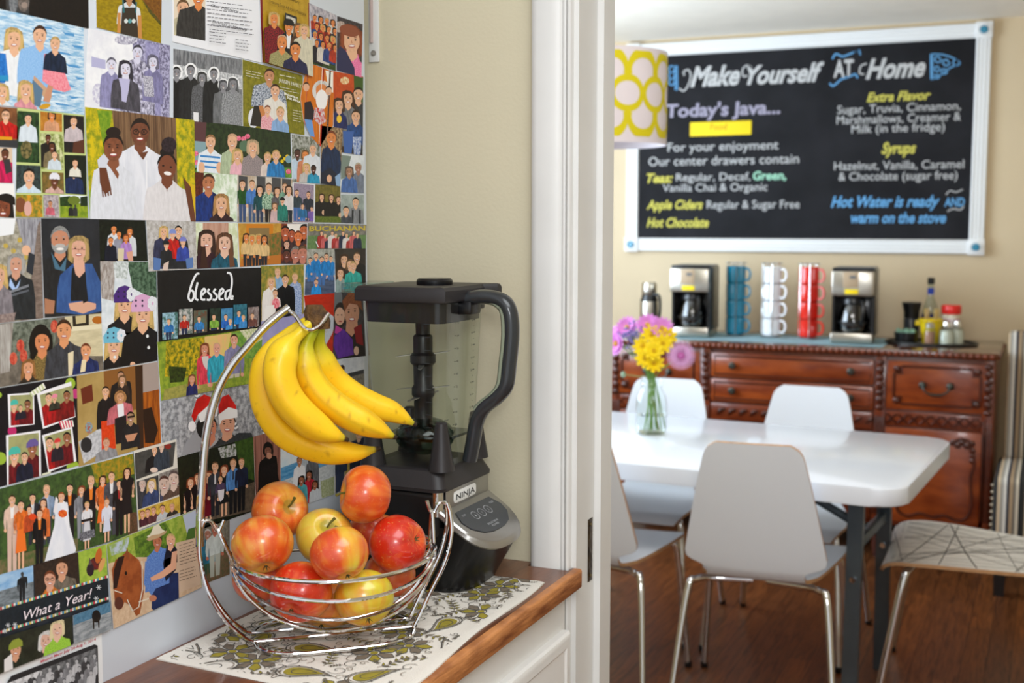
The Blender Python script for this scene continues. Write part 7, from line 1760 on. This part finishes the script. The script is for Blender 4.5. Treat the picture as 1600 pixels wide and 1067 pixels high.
c.el(525, 468, 9, 22, '#6f7274'); c.el(531, 492, 10, 20, '#2c2220'); c.p(549, 488, 44, '#d09478', '#7a3f24', 'm', '#2a2024', 565, .5, rx=11.5); c.add([(534, 470), (548, 452), (562, 462), (566, 486), (558, 476), (545, 474), (538, 486)], '#7a3f24', '#92502f'); c.el(530, 494, 8, 14, '#dcaa90'); 
for x, y in ((527, 492), (533, 492)): c.el(x, y, 1.2, 1, '#2a1a14')
c.el(531, 502, 2.6, 1.2, '#b04a4a'); c.add([(524, 508), (534, 514), (532, 524), (522, 520)], '#c0409a'); c.add([(522, 524), (536, 514), (550, 530), (552, 554), (527, 560), (520, 540)], '#6a35a4', '#5a2a90', (120, 60)); c.el(556, 548, 4, 7, '#e0b8a0'); c.add([(552, 512), (564, 506), (567, 540), (556, 536)], '#8a1c24'); c.build()
c = Card('grey beach photo of a family in white on the dunes behind the bananas', [(494, 568), (568, 556), (572, 640), (494, 640)], ('#c9ccd4', '#dfe1e6', (30, 60)), border=None)
c.add([(534, 590), (568, 578), (570, 630), (520, 628)], '#8d877c', '#6c665c', (200, 200)); c.add([(540, 584), (568, 577), (568, 583), (542, 590)], '#3a3c40'); c.p(534, 576, 11, '#4a2c24', 'k', 'm', '#dfe3ee', 625, 1.0); c.p(520, 585, 10, '#4a2c24', 'k', 'm', '#dfe3ee', 630, .9); c.p(541, 602, 11, '#4a2c24', 'k', 'B', '#e4e6ee', 630, .9); c.build()
# ---- lower rows
c = Card('wide wedding party photo with a bride in a white gown and orange dresses', [(-20, 768), (207, 708), (214, 833), (-20, 903)], ('#2f4424', '#45602e', (130, 130)), lift=1)
c.add([(140, 724), (206, 708), (208, 740), (150, 760)], '#6a7a24', '#b08c24', (160, 160)); c.add([(-20, 880), (120, 840), (120, 870), (-20, 905)], '#4f6234', '#7a6a4a', (120, 120)); c.add([(200, 800), (216, 800), (216, 835), (198, 838)], '#6a4a34', '#4a3a26')
fig = [(71, 766, 15, 'f', '#b09a80', 's', '#8fa4c0', '#3a3f4a', 850, '#b8c8e0'), (49, 778, 13, 'f', 'k', 'm', '#2c2f38', '#2c2f38', 850, '#d8d8dc'), (17, 781, 15, 'f', 'b', 'm', '#e9c8b4', '#d8b8a8', 895, '#f2f0ee'), (107, 763, 14, 'f', 'k', 'm', '#1d1d22', '#1d1d22', 850, '#e8802c'), (125, 766, 13, 'f', 'r', 'B', '#8d9098', '#8d9098', 840, None), (140, 752, 15, 'f', 'w', 's', '#1a1a1e', '#1a1a1e', 838, '#e8802c'), (158, 750, 13, 'f', 'b', 'l', '#e8702a', '#e8702a', 830, None), (172, 744, 14, 'f', 'n', 'm', '#55565e', '#44454c', 836, '#e8e8ea'), (184, 756, 12, 'f', 'b', 'm', '#17171b', '#17171b', 836, '#a02c2c'), (196, 738, 13, 'f', 'b', 'l', '#1a181c', '#1a181c', 832, None)]
for x, y, h, sk, hr, st, tp, bt, yb, v in fig: c.p(x, y, h, sk, hr, st, tp, yb, .9, bot=bt, yw=y + 2.8 * h, vest=v, skirt=(y + 5 * h) if x in (158, 196) else None, arms=SK['f'] if x in (158, 196) else True)
c.p(65, 786, 13, 'f', 'b', 'l', '#ee7a3a', 840, .8); c.p(30, 789, 14, 'f', 'k', 'm', '#f0762a', 890, .85, bot='#f0762a', yw=826, skirt=862, arms=SK['f']); c.p(43, 796, 11, 'f', 'b', 'm', '#d0542a', 830, .8); c.el(48, 807, 6, 5, '#e0481c'); c.p(59, 802, 13, 'f', 'b', 'm', '#14161a', 880, .85, bot='#14161a', yw=840, vest='#e8802c')
c.p(93, 776, 14, 'f', '#b0582c', 'm', '#f4f4f8', 800, .8); c.add([(84, 786), (102, 784), (106, 822), (116, 858), (112, 870), (66, 880), (74, 850), (82, 820)], '#eef0f6', '#e0e4ee', (60, 20)); c.el(95, 802, 7, 6, '#d8481e', '#e8782c'); c.add([(84, 775), (80, 800), (86, 800), (88, 780)], '#e8e4e8')
c.p(133, 789, 11, 'f', 'y', 'm', '#e4e4e8', 858, .8, bot='#cfd0d6', yw=812, skirt=844); c.add([(124, 812), (142, 808), (144, 812), (124, 816)], '#1a1a1c'); c.add([(122, 832), (144, 826), (146, 838), (122, 844)], '#8a8c94', '#3a3c44', (500, 500)); c.p(164, 784, 11, 'f', '#c07a3a', 'm', '#dfe3f0', 846, .8, bot='#d2d8ea', yw=812, skirt=830, arms='#dfe3f0'); c.build()
c = Card('small collage card with a dark couch photo above two smiling pairs and a gold strip', [(207, 704), (273, 686), (279, 801), (214, 828)], ('#d9d4c8', None), lift=2)
c.sub([(208, 708), (272, 690), (268, 728), (209, 750)], '#4a4a48', '#3c3c3a', (90, 90)); c.p(239, 703, 12, 'f', 'b', 'm', '#1d1d1f', 735, 1.2); c.p(250, 698, 11, '#d8b8a4', '#b8b0a8', 's', '#3a4450', 740, 1.1); c.el(260, 697, 5, 4.5, '#8a2c24'); c.el(238, 734, 6, 4, '#e0c8b8')
c.sub([(211, 752), (245, 742), (246, 784), (213, 796)], '#2c2c2e', '#4a4a4c'); c.p(220, 756, 15, '#cfb8ac', 'g', 'm', '#3c4048', 800, 1.0); c.p(234, 757, 16, '#e0ccc0', 'y', 'l', '#3a4c78', 800, .9)
c.sub([(246, 740), (276, 730), (278, 772), (247, 784)], '#9a948e', '#6c6660'); c.p(254, 756, 24, '#cdb4a6', '#5c3c34', 'm', '#4a4c64', 790, .8); c.p(269, 748, 24, '#d4bcae', '#6a5a58', 'm', '#6a5448', 785, .8)
c.sub([(213, 797), (278, 775), (279, 800), (215, 824)], '#b08a34', '#d8b84a', (120, 120))
for k, x in enumerate((220, 228, 237, 251, 266)): c.p(x, 803 - k * 3, 11, '#d8a080', ('r', 'b', 'n', 'k', 'y')[k], 'm', ('#4a2430', '#5a2c38', '#6a3c40', '#c0c4c8', '#3a3430')[k], 828, .9)
c.build()
c = Card('photo of a family in dark formal clothes and a burgundy dress before dark trees', [(275, 715), (395, 682), (399, 797), (283, 838)], ('#1c2414', '#0e130b', (150, 150)))
c.add([(340, 700), (370, 692), (368, 712), (345, 716)], '#c9ccd0', '#4a5a3c', (180, 180)); c.add([(366, 690), (396, 682), (396, 750), (376, 745)], '#3f5c20', '#2c4416', (150, 150)); c.add([(306, 790), (398, 752), (399, 797), (316, 815)], '#6a5c4c', '#54483c', (160, 160))
for x, y, h, hr, st, tp, bt, yb, v, sk in ((297, 754, 14, 'r', 'B', '#141318', '#1a1518', 800, None, None), (308, 747, 14, 'r', 'l', '#17161a', '#1a1518', 810, None, None), (325, 744, 15, 'r', 'B', '#6e1024', '#6e1024', 812, None, 806), (335, 729, 15, 'n', 'm', '#3c3f48', '#24262c', 806, '#d8d8dc', None), (349, 734, 14, 'r', 'l', '#18181c', '#18181c', 806, None, 786), (363, 724, 14, '#b8865a', 'm', '#5a94d8', '#17181c', 802, '#26282c', None), (376, 722, 13, '#a8764a', 'm', '#1c2440', '#14151a', 798, None, None)):
    c.p(x, y, h, 'f', hr, st, tp, yb, .82, bot=bt, yw=y + 2.9 * h, tie=v, skirt=sk, arms=SK['f'] if st != 'm' else True)
c.p(343, 749, 9, 'f', 'y', 'm', '#5a4a6a', 768, .9); c.add([(339, 766), (349, 764), (348, 778), (343, 784), (340, 778)], '#e4e0e8'); c.build()
c = Card('small photo of a person in black against weathered pink boards', [(395, 682), (437, 671), (438, 764), (399, 781)], ('#a87464', '#8a5a4c', (420, 12)))
for k in range(5): c.line([(398 + k * 9, 682), (400 + k * 9, 782)], .8, '#5a342c')
c.el(418, 702, 8, 12, '#15100f'); c.p(418, 704, 15, '#8a5a48', 'k', 'c', '#16120f', 775, 1.0); c.el(420, 712, 4, 5, '#c08a70'); c.add([(407, 730), (430, 722), (437, 762), (400, 781)], '#151212', '#221a18'); c.build()
c = Card('beach photo of a family of six by a blue sea beside the fruit', [(438, 672), (521, 650), (522, 772), (438, 801)], ('#e6eaec', '#cfe0ea', (30, 30)))
c.add([(438, 731), (522, 700), (522, 722), (438, 752)], '#3f86b8', '#6aa4cc', (40, 300)); c.add([(438, 752), (522, 722), (522, 772), (438, 801)], '#d3d5d4', '#b8bcbc', (120, 300)); c.add([(500, 752), (522, 744), (522, 772), (502, 778)], '#98a070', '#b8bc98', (300, 300))
c.p(479, 707, 13, '#b88060', 'k', 'm', '#b8c0c8', 760, .95); c.p(487, 712, 13, '#a8704e', 'k', 'l', '#6c6c70', 770, .8); c.p(467, 720, 12, '#b87c58', 'k', 'm', '#e8e8ea', 780, .8); c.p(482, 742, 12, '#a8684a', 'k', 'l', '#c8283a', 798, .8); c.p(470, 750, 12, '#a8684a', 'k', 'l', '#5ab0b8', 800, .8); c.p(491, 757, 11, '#a8684a', 'b', 'l', '#d0d4d8', 796, .8); c.build()
c = Card('mostly hidden photo of people in navy behind the top apple', [(522, 645), (571, 632), (577, 741), (523, 771)], ('#b8a888', '#a09070', (60, 60)))
c.add([(523, 700), (538, 690), (536, 770), (524, 774)], '#39415a'); c.add([(548, 690), (576, 680), (577, 741), (552, 756)], '#1a2340', '#242e50'); c.add([(538, 700), (547, 696), (546, 740), (540, 742)], '#b8903c', '#d0ac50'); c.p(530, 690, 13, 'f', 'b', 'm', '#39415a', 740, .9); c.p(560, 680, 14, 'f', 'k', 'm', '#1a2340', 740, 1.0); c.build()
c = Card('holiday card reading What a Year! with striped bands and photos of children', [(-20, 902), (164, 850), (171, 982), (-20, 1058)], ('#2b3038', '#20252c', (60, 60)), lift=1, edge='#e8e8e6')
c.sub([(-20, 902), (50, 883), (51, 940), (-20, 962)], '#7aaad8', '#a8c8e4', (30, 90)); c.add([(-20, 928), (51, 908), (51, 942), (-20, 962)], '#5c6468', '#8a949c', (60, 220)); c.p(33, 897, 7, '#444', 'k', 'm', '#1f2328', 940, 1.2, bot='#1c1e22', yw=918)
c.sub([(50, 883), (120, 862), (122, 922), (54, 940)], '#3a2c24', '#2a201c'); c.p(95, 888, 26, '#d8a080', 'b', 'm', '#7c7264', 930, .95); c.p(76, 905, 25, '#dca48a', '#8a4a2c', 'm', '#e08030', 940, .75, glasses=True)
c.sub([(120, 862), (164, 850), (166, 902), (123, 914)], '#8fae3a', '#a8c048', (120, 120)); c.el(148, 880, 12, 10, '#3a2a2c', '#7a2420', rot=-30); c.el(152, 868, 5, 12, '#c0642c', rot=10); c.el(139, 890, 6, 10, '#30222a'); c.el(157, 882, 4, 12, '#d8a060', rot=20); c.add([(138, 870), (142, 880), (136, 884)], '#5a4a4a')
c.sub([(0 - 20, 953 + 6), (166, 898), (168, 936), (-20, 996)], '#1f2830', '#182026')
c.full()
cols_ = ['#c83a4a', '#e8e4d8', '#4a9ac0', '#e8c84a', '#e8e4d8', '#5aa87a']
for yA, yB_2, t_ in ((956, 900, 4.2), (993, 934, 4.2)):
    for k in range(62):
        x0 = -20 + k * 3.02; y0 = yA + (yB_2 - yA) * (x0 + 20) / 187
        c.add([(x0, y0 - t_ / 2), (x0 + 2.7, y0 - t_ / 2 - .8), (x0 + 2.7, y0 + t_ / 2 - .8), (x0, y0 + t_ / 2)], cols_[k % 6])
c.text('What a Year!', 33, 969, 141, 933, 15, '#f4e8ee', 0.0, .25); c.lines(40, 972, 138, 1, 4, '#8a929a', -.3, .7)
for x, y in ((19, 975), (8, 976), (150, 917), (146, 934), (4, 985)): 
    for a_ in (0, 60, 120): c.line([(x - 4 * math.cos(math.radians(a_)), y - 4 * math.sin(math.radians(a_))), (x + 4 * math.cos(math.radians(a_)), y + 4 * math.sin(math.radians(a_)))], .9, '#d8dce0')
c.sub([(-20, 1001), (108, 962), (110, 1012), (-20, 1058)], '#2f3226', '#23261c', (90, 90)); c.p(20, 1014, 24, '#d8a080', '#8a8a2c', 'm', '#2c3428', 1060, .85, hat='#8f9a3a'); c.add([(2, 1030), (14, 1020), (16, 1046), (2, 1052)], '#e4e0de'); c.p(67, 1000, 26, '#e0b4a0', 'w', 'B', '#3a3a30', 1040, .8); c.p(85, 982, 25, '#e6bca4', '#e0d0a4', 'B', '#8ab83a', 1030, .9, topb='#a8d84a')
c.sub([(109, 961), (168, 939), (171, 981), (111, 1011)], '#7d8488', '#a8acb0', (60, 260)); c.add([(110, 961), (168, 939), (168, 955), (110, 976)], '#44708c', '#5a84a0'); c.el(146, 962, 7, 10, '#191512'); c.add([(140, 966), (143, 966), (143, 982), (141, 982)], '#2a2018'); c.add([(148, 964), (151, 964), (151, 980), (149, 980)], '#2a2018'); c.build()
c = Card('photo of a couple with a cowboy hat hugging beside a brown horse', [(164, 850), (203, 834), (240, 820), (305, 795), (313, 917), (175, 982)], ('#7d9a34', '#a4b44c', (120, 120)), lift=2)
c.add([(166, 880), (200, 872), (300, 856), (313, 917), (175, 982)], '#c9a888', '#d8bc9c', (110, 110)); c.add([(206, 840), (256, 815), (270, 840), (250, 870), (210, 870)], '#3f5a20', '#6a8a2c', (140, 140)); c.add([(283, 805), (305, 796), (306, 826), (290, 834)], '#b9c4d8'); c.add([(292, 826), (306, 822), (306, 850), (286, 850)], '#4a6a2c'); c.add([(168, 852), (200, 838), (196, 860), (172, 868)], '#b8c4d4', '#8fa860', (120, 120))
c.add([(272, 848), (310, 838), (312, 912), (276, 926)], '#d3b79c'); c.lines(278, 852, 306, 7, 5, '#6a5a4a', -.3); c.lines(278, 892, 306, 4, 5, '#6a5a4a', -.3)
c.add([(196, 860), (206, 868), (214, 874), (221, 890), (222, 925), (216, 958), (210, 962), (202, 946), (192, 940), (188, 950), (177, 946), (176, 930), (172, 890), (178, 874), (188, 868)], '#a4582c', '#8a4420', (60, 60)); c.add([(175, 890), (182, 870), (192, 868), (186, 890), (180, 918), (174, 920)], '#2c1a14'); c.add([(192, 868), (196, 855), (200, 872)], '#8a4a28'); c.el(183, 942, 7, 10, '#5c3226'); c.el(194, 895, 2, 3, '#1a100c')
c.line([(219, 876), (220, 920), (214, 948), (204, 954), (196, 936)], 1.6, '#d8d0c0'); c.line([(176, 922), (188, 926)], 1.6, '#d8d0c0'); c.line([(214, 940), (226, 936), (240, 930), (244, 945)], 1.6, '#e4dccc')
c.add([(236, 902), (258, 896), (276, 894), (277, 936), (240, 955), (234, 950)], '#24325e', '#1c2850', (60, 60)); c.p(243, 846, 20, '#b87050', 'b', 'm', '#4a6fb4', 918, .92, topb='#6a8cc8', sc=(500, 500)); c.add([(224, 876), (230, 880), (240, 920), (234, 930), (222, 912)], '#4a6fb4', '#6a8cc8', (500, 500)); c.el(236, 934, 6, 5, '#c07a5c'); c.add([(258, 852), (268, 850), (274, 858), (272, 890), (256, 908), (252, 880)], '#1c2030'); c.p(264, 844, 20, '#e0a888', '#d8b878', 'm', '#1c2030', 870, .5); c.add([(266, 862), (274, 860), (272, 888), (252, 902), (234, 908), (232, 902), (250, 892), (264, 880)], '#dba384')
c.add([(226, 838), (232, 834), (237, 822), (245, 818), (250, 826), (256, 830), (254, 834), (244, 838), (234, 842)], '#d9cfb8'); c.add([(225, 842), (234, 836), (246, 834), (258, 828), (256, 833), (244, 840), (230, 845)], '#b89a74'); c.build()
c = Card('photo of two people in blue and white in a field, behind the basket frame', [(314, 823), (358, 811), (358, 897), (316, 913)], ('#8a8474', '#6c6658', (160, 160)))
c.add([(315, 870), (358, 856), (358, 897), (316, 913)], '#7a5c44', '#5c5a3c', (200, 200)); c.p(324, 834, 14, '#b07a64', 'w', 'm', '#2f7a96', 896, .9, bot='#33503c', yw=880); c.p(335, 826, 15, '#b86a54', '#c8c0b8', 'm', '#ccd2cc', 900, 1.0, bot='#b0b2a4', yw=866); c.build()
c = Card('white sheet with red heading over a black and white crowd photo, bottom left corner', [(-20, 1058), (158, 988), (161, 1090), (-20, 1090)], ('#eceded', None), cat='newsletter', name='newsletter', edge='#eceded')
c.text('Mission Mary: July 24-Aug 1, 2014', 60, 1035, 149, 1000, 4.2, '#c03a4c', .015)
c.sub([(8, 1064), (14, 1055), (144, 1006), (149, 1008), (151, 1090), (8, 1090)], '#2c2c2e'); c.sub([(10, 1066), (148, 1011), (149, 1090), (10, 1090)], '#7c7d7f', '#4c4d4f', (130, 130)); c.add([(10, 1062), (60, 1044), (50, 1066), (10, 1074)], '#d8d8da')
for k in range(30): c.p(18 + (k % 10) * 14 + (k // 10) * 4, 1062 + (k // 10) * 11 - (k % 10) * 4.2, 7, '#b8b8ba', '#3a3a3c', 'm', ('#8c8d90', '#c8c8ca', '#4a4a4c')[k % 3], 1092, 1.0)
c.build()
